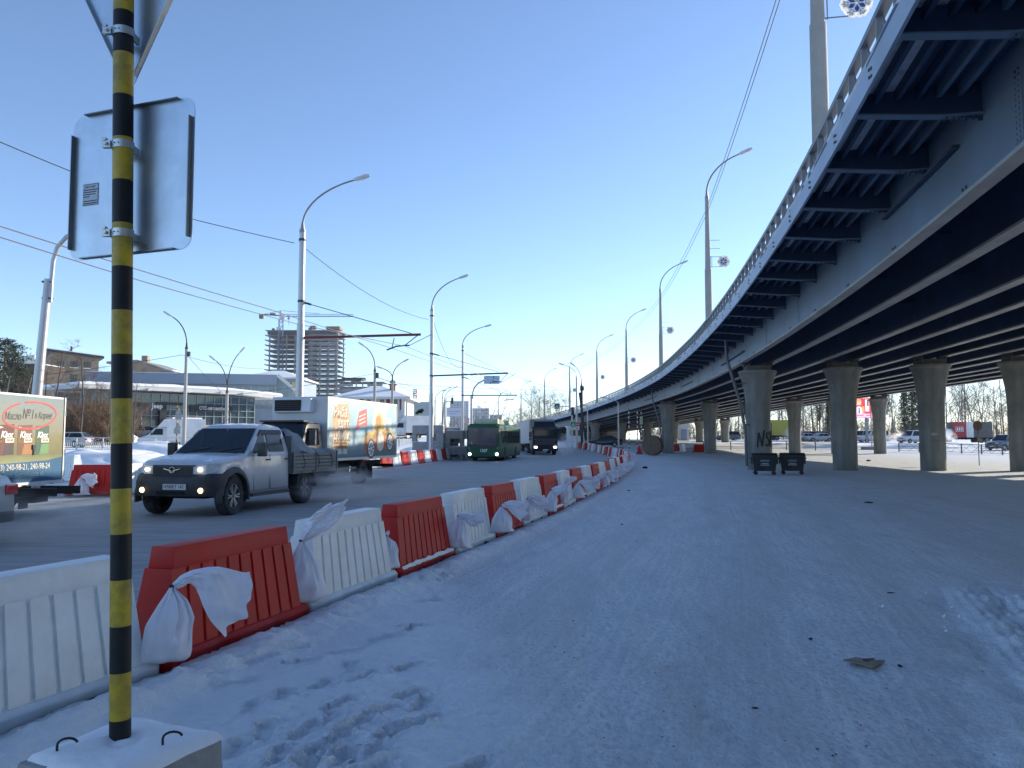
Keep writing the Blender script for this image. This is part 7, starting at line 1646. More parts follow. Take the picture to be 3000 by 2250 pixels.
# billboards
def billboard(label,px0,px1,py0,py1,Y,m,name='billboard'):
    a=at(px0,py0,Y); b=at(px1,py1,Y); cx=(a.x+b.x)/2; g=ghs(cx,Y); rt=thing(name,label,'billboard',(cx,Y,g)); w=b.x-a.x; h_=a.z-b.z; zc=(a.z+b.z)/2-g
    bpart(rt,'pole',M_LPOLED,[((0,.15,(b.z-g)/2-.2),(.32,.3,b.z-g+.4))]); bpart(rt,'frame',M_LPOLED,[((0,.06,zc),(w+.12,.18,h_+.12))]); pn=bpart(rt,'panel',m,[((0,-.06,zc),(w,.06,h_))]); return rt,pn,w,h_,zc
rt,pn,w,h_,zc=billboard('grey billboard with a faded green tree picture beside the second lamp post',1198,1268,1179,1221,112,mat('faded_billboard',(.30,.36,.40),.6,0,.06,1))
rg=random.Random(6)
for k in range(9):
    mb=MB(); mb.box((0,0,0),(.35+.3*rg.random(),.02,.2+.25*rg.random())); o=mb.build('green_print',mat('faded_green_print',(.22,.42,.32),.6,0,.4,3),pn,smooth=0); o.location=(-w*.33+rg.uniform(0,.42)*w,-.10,zc-h_*.28+rg.uniform(0,.28)*h_); o.rotation_euler=(0,rg.uniform(-.8,.8),0)
rt,pn,w,h_,zc=billboard('plain pale lilac billboard beside the third lamp post',1310,1353,1195,1220,135,mat('pale_billboard',(.50,.52,.62),.6,0,.05,1))
bpart(pn,'dark_line',M_DKST,[((0,-.1,zc+h_*.08),(w*.8,.02,.05)),((-w*.1,-.1,zc-h_*.2),(w*.5,.02,.05))])
billboard('small pinkish hoarding left of the trolleybus roof',1350,1374,1226,1240,120,mat('pink_hoarding',(.50,.36,.36),.6))
M_LED=mat('led_red',(.55,.02,.03),.4,emit=(.9,.04,.05),es=.9); M_LEDP=mat('led_pink',(.75,.35,.60),.4,emit=(.85,.38,.68),es=.8); M_LEDW=mat('led_white',(.7,.7,.72),.4,emit=(.75,.7,.75),es=.7); M_LEDO=mat('led_orange',(.7,.22,.08),.4,emit=(.9,.28,.12),es=.8); M_LEDS=mat('led_skin',(.65,.38,.28),.4,emit=(.8,.45,.34),es=.7); M_LEDD=mat('led_dark',(.04,.05,.10),.4)
rt,pn,w,h_,zc=billboard('red screen billboard showing a person and a phone, seen under the overpass',2503,2574,1168,1223,120,M_LED,'screen_billboard')
y_=-.10
def led(name,m,poly):
    mb=MB(); mb.prism([(u*w-w/2,zc-h_/2+v*h_) for u,v in poly],y_,y_-.01); mb.build(name,m,pn,smooth=0)
led('pink_band',M_LEDP,[(0,0),(1,0),(1,.20),(0,.20)]); led('phone_shape',M_LEDW,[(.44,.32),(.60,.32),(.60,.95),(.44,.95)]); led('skin',M_LEDS,[(.08,.66),(.26,.66),(.28,.88),(.10,.90)]); y_-=.012
led('cap',M_LEDO,[(.06,.84),(.30,.84),(.24,.98),(.10,.98)]); led('shirt',M_LEDW,[(.02,.21),(.32,.21),(.28,.52),(.18,.60),(.06,.54)]); led('jacket',M_LEDO,[(.30,.21),(.40,.21),(.40,.58),(.27,.60)]); led('shop_sign',M_LEDW,[(.72,.82),(.92,.82),(.92,.92),(.72,.92)]); led('box',M_LEDW,[(.74,.36),(.94,.36),(.94,.62),(.74,.62)]); led('dark_strip',M_LEDD,[(.52,.60),(.58,.60),(.58,.94),(.52,.94)]); y_-=.012
led('tie',M_LEDD,[(.14,.22),(.20,.22),(.19,.52),(.15,.52)]); led('letter',M_LEDD,[(.80,.42),(.87,.42),(.87,.56),(.80,.56)]); led('small_print',M_LED,[(.05,.09),(.36,.09),(.36,.13),(.05,.13)]); led('small_print',M_LED,[(.46,.09),(.95,.09),(.95,.13),(.46,.13)])
# ------------------------------------------------------------------ trees
M_BARK=mat('grey_bark',(.085,.07,.06),.9,0,.3,6); M_BIRCH=mat('birch_bark',(.34,.32,.29),.85,0,.5,3,dirt=(.05,.045,.04),damt=.8,dscale=2); M_TWIG=mat('brown_twigs',(.10,.075,.055),.9,0,.3,2); M_TWIGR=mat('rusty_twigs',(.15,.09,.05),.9,0,.3,2); M_TWIGF=mat('frosty_twigs',(.14,.115,.095),.9,0,.3,1); M_NEED=mat('pine_needles',(.022,.042,.020),.8,0,.4,1.2); M_PBARK=mat('pine_bark',(.15,.075,.035),.9,0,.3,4)
def bare_tree(seed,H,spread=.34,twigs=3,levels=4,upright=.55,fork=.28,thick=.016):
    rg=random.Random(seed); tr=MB(); br=MB()
    def seg(mb,a,b,r0,r1,n):
        d=(b-a).normalized(); u=Vector((0,0,1)) if abs(d.z)<.9 else Vector((1,0,0)); x=d.cross(u).normalized(); y=d.cross(x); vs=[]
        for p,r in ((a,r0),(b,r1)):
            for k in range(n): t=2*math.pi*k/n; vs.append(p+(x*math.cos(t)+y*math.sin(t))*r)
        mb.add(vs,[(k,(k+1)%n,n+(k+1)%n,n+k) for k in range(n)])
    def grow(p,d,L,r,lev):
        n=4 if lev==0 else 3; q=p; dd=d.copy(); mb=tr if lev==0 else br; kids=[]
        for i in range(n if lev<3 else 2):
            nn=n if lev<3 else 2
            dd=(dd+Vector((rg.gauss(0,.10),rg.gauss(0,.10),rg.gauss(.03,.06)))*(.5 if lev==0 else 1)).normalized(); e=q+dd*L/nn; r1=r*(1-.8*(i+1)/nn*(.8 if lev<2 else .9)); r0=r*(1-.8*i/nn*(.8 if lev<2 else .9))
            seg(mb,q,e,max(r0,.006),max(r1,.004),6 if lev==0 else (4 if lev==1 else 3)); kids.append((q,e,dd.copy(),r1)); q=e
        if lev>=levels: return
        cnt={0:9,1:6,2:5,3:twigs}[lev] if lev in (0,1,2,3) else 2
        for c in range(cnt):
            t=fork+(1-fork)*((c+rg.random())/cnt); i=min(int(t*len(kids)),len(kids)-1); a,b,dv,rr_=kids[i]; p0=a+(b-a)*(t*len(kids)-i)
            az=rg.uniform(0,6.283) if lev else c*2.4+rg.uniform(-.4,.4); side=Vector((math.cos(az),math.sin(az),0)); dn=(dv*upright+side*(1-upright*.55)+Vector((0,0,.18))).normalized()
            ln=L*(.30 if lev==0 else .46)*(1.25-.6*t)*rg.uniform(.75,1.2)*(1+spread*.6)
            grow(p0,dn,ln,max(rr_*.62,.010)*(1 if lev else .75),lev+1)
    grow(Vector((0,0,-.3)),Vector((rg.gauss(0,.03),rg.gauss(0,.03),1)).normalized(),H,H*thick,0)
    return tr,br
TREEMESH={}
def tree_kind(key,seed,H,barkm,twigm,**k):
    tr,br=bare_tree(seed,H,**k); a=tr.build('trunk_tmp',barkm,smooth=60,fix=False); b=br.build('crown_tmp',twigm,smooth=0,fix=False); TREEMESH[key]=(a.data,b.data); a.data.name='trunk'; b.data.name='crown'
    bpy.data.objects.remove(a); bpy.data.objects.remove(b)
def tree(key,name,label,x,y,sc_=1.0,rz=0.0,group=None,z=None):
    rt=thing(name,label,'tree',(x,y,(ghs(x,y) if z is None else z)),rz,group); rt.scale=(sc_,)*3
    a,b=TREEMESH[key]; mesh_obj('trunk',a,rt); mesh_obj('crown',b,rt); return rt
for i in range(4): tree_kind('birch%d'%i,20+i,13,M_BIRCH,M_TWIG,spread=.3,twigs=4,upright=.66,fork=.25,thick=.0115)
for i in range(3): tree_kind('bare%d'%i,40+i,12,M_BARK,M_TWIGF,spread=.5,twigs=4,upright=.42,fork=.22,thick=.012)
for i in range(3): tree_kind('rusty%d'%i,60+i,9.5,M_BARK,M_TWIGR,spread=.05,twigs=5,upright=.35,fork=.12,thick=.013)
def pine_mesh(key,seed,H,shape):
    rg=random.Random(seed); tr=MB(); fo=MB(); tr.tube([(0,0,-.3),(.1,0,H*.5),(0,.1,H*.98)],[H*.02,H*.014,.03],7)
    n=int(520 if shape=='spruce' else 420)
    for i in range(n):
        if shape=='spruce': t=rg.random()**.8; z=H*(.10+.9*t); R_=H*.19*(1-t)**.85+.1
        else: t=rg.random(); z=H*(.42+.56*t); R_=H*.21*math.sin(math.pi*min(1,.18+.82*(1-t)))*rg.uniform(.5,1.1)
        az=rg.uniform(0,6.283); lump=.75+.5*math.sin(az*3+z*1.7+seed)*.5; rr_=R_*lump*(rg.random()**.45)
        c=Vector((rr_*math.cos(az),rr_*math.sin(az),z-(.18*rr_ if shape=='spruce' else -.05*rr_)))
        for k in range(7):
            d=Vector((rg.gauss(0,1),rg.gauss(0,1),rg.gauss(.1,.55))).normalized(); s=d.cross(Vector((rg.gauss(0,1),rg.gauss(0,1),rg.gauss(0,1)))).normalized(); l=rg.uniform(.22,.5)*H/11; w=.05*H/11
            b=c+Vector((rg.gauss(0,.16),rg.gauss(0,.16),rg.gauss(0,.10)))*H/11; fo.add([b-s*w,b+s*w,b+d*l],[(0,1,2)])
        if i%7==0: tr.tube([(0,0,z),tuple(c)],[.05,.015],4)
    a=tr.build('trunk_tmp',M_PBARK if shape=='pine' else M_BARK,smooth=60,fix=False); b=fo.build('crown_tmp',M_NEED,smooth=0,fix=False); TREEMESH[key]=(a.data,b.data); a.data.name='trunk'; b.data.name='crown'; bpy.data.objects.remove(a); bpy.data.objects.remove(b)
pine_mesh('spruce0',1,13,'spruce'); pine_mesh('spruce1',2,11,'spruce'); pine_mesh('pine0',3,12,'pine'); pine_mesh('pine1',4,11,'pine')
rg=random.Random(77)
TN={}; GRT='bare trees along the sunlit street beyond the overpass'; k=0
def X(px,Y): return (px-1500)/FPX*Y
for px in list(range(2040,2320,26))+list(range(2330,2440,15))+list(range(2560,2640,16))+list(range(2765,3000,15)):
    Y=rg.uniform(158,196); key=rg.choice(['birch0','birch1','birch2','birch3','bare0','bare1','bare2'])
    gap=next(g for lim,g in ((2200,'left of the graffiti column'),(2340,'just right of the graffiti column'),(2470,'between the thin column and the second column'),(2700,'around the red screen billboard'),(2860,'above the red and white truck'),(9999,'by the right edge of the view')) if px<lim); kd='pale-trunked bare birch' if key.startswith('birch') else 'dark-trunked bare tree'
    TN[gap,kd]=TN.get((gap,kd),0)+1; lab='%s %s, %s from left'%(kd,gap,NUM[TN[gap,kd]-1])
    tree(key,'birch_tree' if key.startswith('birch') else 'bare_tree',lab,X(px+rg.uniform(-8,8),Y),Y,rg.uniform(.85,1.35),rg.uniform(0,6.28),GRT)
for px,Y,key,s,lab in ((2690,138,'spruce0',1.05,'tall snowy spruce between the thin column and the third column'),(2650,150,'spruce1',1.0,'dark spruce just right of the thin lit column'),(2672,160,'spruce0',1.2,'tall spruce behind the snowy spruce by the third column'),(2425,160,'spruce1',.7,'small dark spruce behind the parked sedans'),(2400,170,'pine1',.9,'dark pine among the bare trees behind the parked sedans'),(2470,150,'spruce1',.8,'dark spruce half hidden by the second column'),(2590,150,'pine0',.8,'pine behind the red screen billboard')):
    tree(key,'spruce_tree' if key.startswith('spruce') else 'pine_tree',lab,X(px,Y),Y,s,rg.uniform(0,6.28))
bigs={}; lows={}; GCT='bare trees beyond the far end of the ramp'
for i,px in enumerate([1446,1462,1478,1490,1503,1516,1528,1545,1556,1563,1572,1583,1592,1604,1616,1628,1640,1654,1668,1690]):
    big=1548<px<1660; Y=rg.uniform(225,260); hgt=rg.uniform(12.2,14.2) if big else rg.uniform(7.5,9.5); key=rg.choice(['bare0','bare1','bare2','birch1'])
    tree(key,'bare_tree',('tall round-crowned bare tree behind the black lorry, %s from left'%NUM[bigs.setdefault(px,len(bigs))] if big else ('low bare tree between trolleybus and lorry, %s from left'%NUM[lows.setdefault(px,len(lows))] if px<1548 else 'low bare tree right of the lorry, at %s lamp post'%('the sixth overpass' if px<1680 else 'the timber'))),X(px,Y),Y,hgt/12,rg.uniform(0,6.28),GCT,z=HY(1284,Y)-1)
GLT2='rusty bare trees in front of the tan building'
for px,Y,key,s,lab in ((155,84,'rusty0',1.12,'rusty-brown bare tree with dense twigs left of the tan building windows'),(130,92,'rusty1',.95,'rusty-brown bare tree behind the silver leaning lamp post'),(238,80,'rusty2',1.0,'dark thin-branched bare tree in front of the showroom end'),(205,88,'rusty0',.8,'low rusty bare tree between the two taller ones'),(290,86,'rusty1',.72,'small bare tree just left of the striped pole'),(320,84,'bare1',.62,'bare grey bush-like tree behind the striped pole'),(392,80,'bare0',.55,'thin bare tree with pale branches at the left end of the showroom sign'),(20,88,'birch2',.62,'pale birch leaning above the oil advert truck'),(58,86,'birch0',.60,'second pale birch above the oil advert truck')):
    tree(key,'bare_tree' if not key.startswith('birch') else 'birch_tree',lab,X(px,Y),Y,s,rg.uniform(0,6.28),None)
for px,Y,key,s,lab in ((35,118,'pine0',1.15,'dark pine with rounded top left of the leaning lamp post'),(5,105,'pine1',1.2,'dark pine cut by the left edge of the view'),(75,112,'pine1',.85,'lower dark pine behind the leaning lamp post'),(60,108,'pine0',.8,'short pine below the white building top')):
    tree(key,'pine_tree',lab,X(px,Y),Y,s,rg.uniform(0,6.28))
for px,Y,s,lab in ((560,230,1.0,'faint bare tree tip above the office block roof'),(575,236,.95,'second faint bare tree tip above the office block roof'),(1245,150,.5,'small bare tree below the grey billboard'),(1330,165,.55,'bare tree behind the plain billboard'),(1400,190,.6,'bare tree left of the trolleybus poles'),(1420,200,.7,'bare tree beside the trolleybus poles')):
    tree('bare1','bare_tree',lab,X(px,Y),Y,s,rg.uniform(0,6.28))
def bushes(name,label,spots,seed,H0,H1,m):
    rg=random.Random(seed); mb=MB()
    for (x0,y0) in spots:
        g=ghs(x0,y0); 
        for k in range(60):
            a=rg.uniform(0,6.283); b=Vector((x0+rg.gauss(0,.35),y0+rg.gauss(0,.35),g)); d=Vector((math.cos(a)*rg.uniform(.1,.8),math.sin(a)*rg.uniform(.1,.8),1)).normalized(); L=rg.uniform(H0,H1); p=b
            for j in range(2):
                q=p+d*L/2; s=d.cross(Vector((rg.gauss(0,1),rg.gauss(0,1),0))).normalized(); mb.add([p-s*.014*(2-j),p+s*.014*(2-j),q],[(0,1,2)])
                for t in range(3):
                    dd=(d+Vector((rg.gauss(0,.5),rg.gauss(0,.5),rg.gauss(0,.3)))).normalized(); mb.add([q-s*.01,q+s*.01,q+dd*L*.35],[(0,1,2)])
                p=q; d=(d+Vector((rg.gauss(0,.2),rg.gauss(0,.2),0))).normalized()
    tag(mb.build(name,m,smooth=0,fix=False),label,'shrubs',kind='stuff')
sp_=[(X(px,Y),Y) for px in range(192,345,6) for Y in (86+rg.uniform(-3,4),)]
bushes('shrub_thicket','brown bare thicket along the snow bank below the tan building',sp_+[(x,y+3) for x,y in sp_],5,2.2,4.2,M_TWIGR)
# far wood behind everything, read as one mass
def wood(name,label,pxs,Y0,Y1,h0,h1,seed,step):
    rg=random.Random(seed); mb=MB(); px=pxs[0]
    while px<pxs[1]:
        Y=rg.uniform(Y0,Y1); x0=X(px,Y); g=HY(1283,Y)-2; H=rg.uniform(h0,h1); d=Vector((rg.gauss(0,.07),0,1)).normalized(); w=.07
        mb.add([(x0-w,Y,g),(x0+w,Y,g),tuple(Vector((x0,Y,g))+d*H)],[(0,1,2)])
        for k in range(60):
            t=rg.uniform(.18,1); p=Vector((x0,Y,g))+d*H*t; a=rg.uniform(0,6.283); dd=Vector((math.cos(a)*.8,math.sin(a)*.8,rg.uniform(.1,.9))).normalized(); L=H*.26*(1.15-.7*t); s=Vector((-math.sin(a),math.cos(a),0))*.05; q=p+dd*L; mb.add([tuple(p-s),tuple(p+s),tuple(q)],[(0,1,2)])
            for j in range(4): u=p+dd*L*rg.uniform(.3,1); e=(dd+Vector((rg.gauss(0,.6),rg.gauss(0,.6),rg.gauss(.2,.4)))).normalized(); s2=s*.6; mb.add([tuple(u-s2),tuple(u+s2),tuple(u+e*L*.5)],[(0,1,2)])
        px+=step*rg.uniform(.5,1.5)
    tag(mb.build(name,M_TWIGF,smooth=0,fix=False),label,'wood',kind='stuff')
wood('distant_wood','distant bare wood reading as one brown haze beyond the sunlit street',(1900,3120),205,250,9,15,3,7)
wood('distant_undergrowth','low brown undergrowth below the trees beyond the sunlit street',(1900,3120),200,215,3,6.5,9,4)
wood('distant_scrub','low bare scrub at the end of the road',(1440,1720),262,300,6,10,4,5)
wood('distant_copse','bare copse between the showroom and the far blocks',(1180,1440),230,300,5,9,5,6)

# ------------------------------------------------------------------ railings
M_FEN=mat('pale_railing_paint',(.50,.50,.48),.5,.1,.1,3); M_FEND=mat('dark_railing_paint',(.13,.125,.115),.6,.1,.15,3)
def railing(name,label,pts,pitch,H,m,mode,r=.03):
    rt=thing(name,label,'railing',(pts[0][0],pts[0][1],0)); o=Vector((pts[0][0],pts[0][1],0)); P=np.array(pts,float); d=np.r_[0,np.cumsum(np.hypot(*np.diff(P,axis=0).T))]; n=int(d[-1]/pitch); Q=[]
    for k in range(n+1): x_=np.interp(k*pitch,d,P[:,0]); y_=np.interp(k*pitch,d,P[:,1]); Q.append(Vector((x_,y_,ghs(x_,y_)))-o)
    for q in Q: mb=MB(); mb.box((q.x,q.y,q.z+H/2-.1),(.09,.09,H+.25)); mb.build('post',m,rt,smooth=0)
    for a,b in zip(Q[:-1],Q[1:]):
        mb=MB(); mb.bar(a+Vector((0,0,H)),b+Vector((0,0,H)),r*2,r*2); mb.bar(a+Vector((0,0,.15)),b+Vector((0,0,.15)),r*1.6,r*1.6)
        if mode!='plain': mb.bar(a+Vector((0,0,H*.62)),b+Vector((0,0,H*.62)),r*1.6,r*1.6)
        mb.build('rail',m,rt,smooth=0)
        mb=MB()
        if mode=='lattice':
            for t in (0,.5): u=a+(b-a)*t; v=a+(b-a)*(t+.5); mb.bar(u+Vector((0,0,.15)),v+Vector((0,0,H)),r,r); mb.bar(u+Vector((0,0,H)),v+Vector((0,0,.15)),r,r)
        elif mode=='picket':
            for t in np.linspace(.05,.95,13): u=a+(b-a)*t; mb.bar(u+Vector((0,0,.15)),u+Vector((0,0,H*.62)),r*1.3,r*1.3)
            u=a+(b-a)*.5; mb.bar(u+Vector((0,0,H*.62)),a+Vector((0,0,H)),r,r); mb.bar(u+Vector((0,0,H*.62)),b+Vector((0,0,H)),r,r)
        if mb.v: mb.build('infill',m,rt,smooth=0)
    return rt
railing('metal_railing','pale metal railing with pickets along the snow bank in front of the parked cars',[P2(150,70),P2(520,71),P2(800,73),P2(1100,76),P2(1225,80)],2.25,1.05,M_FEN,'picket',.032)
railing('metal_railing','thin railing along the sunlit edge beneath the overpass',[P2(1980,90),P2(2300,88),P2(2620,84)],3.0,.95,M_FEND,'plain',.025)
railing('metal_railing','dark cross-lattice railing in front of the red and white truck',[P2(2630,83),P2(2800,79),P2(2900,76),P2(3080,71)],2.0,.95,M_FEND,'lattice',.025)
# heaps of ploughed snow on the far side
def heap(label,px,Y,w,d_,h_,seed,name='snow_heap'):
    x0=X(px,Y); fs=[];N=28
    t=np.linspace(-1,1,N+1); U,V_=np.meshgrid(t,t,indexing='ij'); U=U.ravel(); V_=V_.ravel(); E_=np.maximum(0,1-(U*U)**1.2)*np.maximum(0,1-(V_*V_)**1.2); NZ=fbm(U*2.2+seed,V_*2.2,5,seed)
    Z=gh(x0+U*w,Y+V_*d_)-.08+h_*E_*(.35+1.2*NZ); vs=[(x0+a*w,Y+b*d_,c) for a,b,c in zip(U,V_,Z)]
    for i in range(N):
        for j in range(N): a=i*(N+1)+j; fs.append((a,a+N+1,a+N+2,a+1))
    mb=MB(); mb.add(vs,fs); tag(mb.build(name,M_SNOW,smooth=80),label,'snow')
for a in (('ploughed snow heap behind the thin lit column',2395,96,7,2.2,.75,3),('ploughed snow heap in front of the parked sedans',2330,98,6,2,.6,4),('long ploughed snow bank before the lattice railing',2650,94,9,2,.6,5),('snow heap beside the red and white truck',2800,100,6,2.2,.6,6),('long low ploughed snow bank behind the second row columns',2080,100,9,2.4,.6,7),('snow mound with bushes behind the silver estate car',290,88,5,3,2.0,8),('snow mound left of the striped pole',215,86,4,3,1.6,9),('rough snow heap behind the pickup bonnet',430,40,4.0,2.2,.9,10),('rough snow heap behind the red barrier corner',330,33,3.4,1.8,.8,11),('snow heap around the concrete frames',1290,62,3.5,2.2,.8,12),('snow bank beside the timber pole and road',1655,100,2.2,3,.7,13)): heap(*a)

# ------------------------------------------------------------------ things standing about
# precast concrete frames stacked by the road
def frame_block():
    rt=thing('stacked_portal_block','','concrete block'); mb=MB(); mb.box((0,0,.88),(2.25,1.15,.62)); mb.build('beam',M_FOOT,rt,smooth=0,bev=.03)
    for x_,w in ((-.98,.34),(0.06,.30),(.86,.52)): mb=MB(); mb.box((x_,0,.28),(w,1.1,.60)); mb.build('leg',M_FOOT,rt,smooth=0,bev=.02)
    mb=MB(); mb.box((0,0,1.20),(2.22,1.1,.05)); mb.build('snow_cap',M_SNOW,rt,smooth=0,bev=.02); return rt
fb=frame_block(); GF='precast concrete frames stacked behind the far barriers'
for i,(px,Y,lev,rz,lab) in enumerate(((1256,58,0,.02,'lower concrete frame of the front stack beside the lamp post'),(1256,58,1,.0,'upper concrete frame of the front stack beside the lamp post'),(1296,60.5,0,.5,'lower concrete frame half hidden at the back of the front stack'),(1300,60.8,1,.5,'upper concrete frame half hidden at the back of the front stack'),(1352,60,0,-.03,'lower concrete frame of the right stack beside the trolleybus'),(1352,60,1,.0,'upper concrete frame of the right stack beside the trolleybus'))):
    x_=X(px,Y); z=ghs(x_,Y)-.18+1.20*lev; c=fb if i==0 else copy_tree(fb); c.location=(x_,Y,z); c.rotation_euler=(0,0,rz); c['label']=lab; c['group']=GF; c.scale=(1,1,1)
# two dark waste containers beside the first column
M_BIN=mat('dark_bin_plastic',(.012,.016,.020),.45,0,.2,3,dirt=(.06,.06,.06),damt=.4,dscale=2)
def make_bin():
    rt=thing('waste_container','','bin'); mb=MB(); mb.hexa([(-.44,-.30,.17),(.44,-.30,.17),(.44,.30,.17),(-.44,.30,.17),(-.515,-.40,.80),(.515,-.40,.80),(.515,.40,.80),(-.515,.40,.80)]); mb.build('tub',M_BIN,rt,smooth=0,bev=.03)
    mb=MB(); mb.box((0,0,.82),(1.09,.88,.07)); mb.build('rim',M_BIN,rt,smooth=0,bev=.015)
    mb=MB(); mb.loft([[(-.52,-.40,.85),(-.52,-.30,.93),(-.52,.30,.95),(-.52,.40,.85)],[(.52,-.40,.85),(.52,-.30,.93),(.52,.30,.95),(.52,.40,.85)]]); mb.build('lid',M_BIN,rt,smooth=0)
    for sx in (-.28,.28): mb=MB(); mb.box((sx,-.38,.93),(.16,.06,.05)); mb.build('lid_handle',M_BIN,rt,smooth=0)
    for sx in (-1,1):
        mb=MB(); mb.box((sx*.53,0,.62),(.06,.30,.30)); mb.cyl((sx*.52,0,.72),(sx*.60,0,.72),.03,n=10); mb.build('trunnion',M_BIN,rt,smooth=0)
        for sy in (-1,1): mb=MB(); mb.lathe([(.085,-.025),(.085,.025)],14,(sx*.38,sy*.24,.085),axis='y'); mb.box((sx*.38,sy*.24,.15),(.08,.08,.08)); mb.build('castor',M_TYRE,rt,smooth=40)
    tu=rt.children[0]; RX=(R(90-8),0,0); M_BT=mat('bin_lettering',(.42,.46,.50),.6); lettering('E-GOOD',.12,M_BT,tu,(.0,-.376,.66),(R(81),0,0),width=.36,depth=.001,bold=.003)
    mb=MB(); mb.box((0,-.366,.585),(.38,.004,.012)); mb.box((.0,-.352,.50),(.30,.004,.035)); mb.box((.0,-.342,.43),(.36,.004,.030)); mb.build('small_print',M_BT,tu,smooth=0); return rt
bn=make_bin(); bn.location=(*P2(2236,34.6),0); bn.rotation_euler=(0,0,R(-14)); bn['label']='dark waste container hard against the column with the graffiti'; bn['group']='dark waste containers by the column'
b2=dup(bn,(*P2(2317,34.9),0),R(-17),'dark waste container standing right of the other one in the open','dark waste containers by the column')
# wooden cable drum
M_WOOD=mat('grey_brown_planks',(.17,.125,.085),.9,0,.3,2.0,.3,20,stretch=(1,1,8)); M_WOODD=mat('dark_planks',(.10,.07,.045),.9,0,.3,3)
Y=74; b=at(1912,1288,Y); cd=thing('cable_drum','big wooden cable drum standing on its rim beside the second row column','cable drum',(b.x,Y,ghs(b.x,Y)+.93),R(-28)); Rr=.93
for sy in (-.46,.46):
    for k in range(11):
        x0=-Rr+2*Rr*k/11; x1=x0+2*Rr/11-.012; hh=lambda x_: math.sqrt(max(.0,Rr*Rr-x_*x_)); z0,z1=hh(x0),hh(x1)
        if max(z0,z1)<.1: z0=z1=.25
        mb=MB(); mb.hexa([(x0,sy-.03,-z0),(x1,sy-.03,-z1),(x1,sy+.03,-z1),(x0,sy+.03,-z0),(x0,sy-.03,z0),(x1,sy-.03,z1),(x1,sy+.03,z1),(x0,sy+.03,z0)]); mb.build('plank',M_WOOD,cd,smooth=0)
mb=MB(); mb.lathe([(.48,-.43),(.48,.43)],28,axis='y'); mb.build('barrel',M_WOODD,cd,smooth=40)
mb=MB(); mb.lathe([(.07,-.50),(.07,-.49)],14,axis='y')
for k in range(4): mb.lathe([(.03,-.51),(.03,-.49)],8,(.33*math.cos(k*1.57+.4),0,.33*math.sin(k*1.57+.4)),axis='y')
mb.build('hub_hole',M_INK,cd,smooth=0)
for k in range(14):
    a=2*math.pi*k/14; mb=MB(); M_=Matrix.Rotation(-a,3,'Y'); mb.box(tuple(M_@Vector((.80,0,0))),(.03,.86,.30),M=M_); mb.build('lagging_board',M_WOODD,cd,smooth=0)
tag(MB().bar(at(1903,1334,60),at(1914,1310,60.5),.05,.05).build('steel_rod',M_DKST,smooth=0),'dark steel rod stuck in the snow before the wooden cable drum','rod')
# black and white posts under the ramp, little kiosk, sign disc
for i,(px,Y,lab) in enumerate(((1843,93,'black and white striped post left of the dark column'),(1868,93,'black and white striped post in front of the dark column'),(1879,96,'black and white striped post with a narrow white sign near the cable drum'))):
    b=at(px,1288,Y); rt=thing('striped_post',lab,'post',(b.x,Y,ghs(b.x,Y)),0,'black and white striped posts under the ramp'); mb=MB(); z=-.1; k=0
    while z<4.6: mb.lathe([(.06,z),(.06,z+.28)],10,mi=k%2); z+=.28; k+=1
    mb.build('post',[M_INK,M_SWH],rt,smooth=40)
    if i==2: bpart(rt,'sign_panel',M_SWH,[((0,-.1,3.3),(.34,.04,.9))]); bpart(rt,'sign_figure',M_SGRN,[((0,-.13,3.3),(.2,.02,.7))])
b=at(1688,1288,112); ks=thing('small_kiosk','small grey kiosk with window behind the crossing signs','kiosk',(b.x,112,ghs(b.x,112))); bpart(ks,'wall',M_WHITEW,[((0,1.2,1.2),(2.4,2.4,2.4))]); bpart(ks,'window',M_WIN,[((0,-.03,1.6),(1.6,.08,.8))]); bpart(ks,'roof',M_SNOW,[((0,1.2,2.48),(2.7,2.7,.16))])
b=at(1990,1288,150); kb=thing('concrete_hut','grey concrete hut with snowy roof far under the overpass','hut',(b.x,150,ghs(b.x,150))); bpart(kb,'wall',M_WHITEW,[((0,2,1.6),(3.8,4,3.2))]); bpart(kb,'roof',M_SNOW,[((0,2,3.3),(4.1,4.3,.25))]); bpart(kb,'door',M_CLAD,[((-.9,-.04,1.1),(1.1,.1,2.0)),((.9,-.04,1.1),(1.1,.1,2.0))])
Y=47; b=at(2866,1288,Y); gd=thing('sign_disc','thin post carrying a round road sign seen edge-on in the sunlit lot','road sign',(b.x,Y,ghs(b.x,Y))); mb=MB(); mb.tube([(0,0,-.2),(0,0,2.5)],.026,8); mb.build('post',M_DKST,gd,smooth=50); mb=MB(); mb.lathe([(.31,-.014),(.31,.014)],24,(0,0,2.35),axis='x'); dsc=mb.build('disc',mat('sign_back_brown',(.12,.085,.05),.6),gd,smooth=40); dsc.rotation_euler=(0,0,R(78-58))
bpart(gd,'plate',mat('olive_plate',(.16,.14,.04),.6),[((0,-.01,1.62),(.10,.03,.42))])
b=at(2554,1288,90); wp=thing('white_post','thin white lamp post on a concrete foot in front of the red screen','lamp post',(b.x,90,ghs(b.x,90))); mb=MB(); mb.tube([(0,0,-.2),(0,0,HY(1196,90)-ghs(b.x,90))],.07,8); mb.build('post',M_LPOLE,wp,smooth=50); bpart(wp,'foot_block',M_FOOT,[((0,0,.12),(2.2,.9,.4))],.05)
b=at(2254,1288,39.0); mb=MB(); mb.tube([(0,0,-.1),(.02,0,2.35)],.022,6); o=tag(mb.build('steel_stake',M_DKST,smooth=40),'dark steel stake standing right beside the graffiti column','stake'); o.location=(*P2(2258,38.6),0)
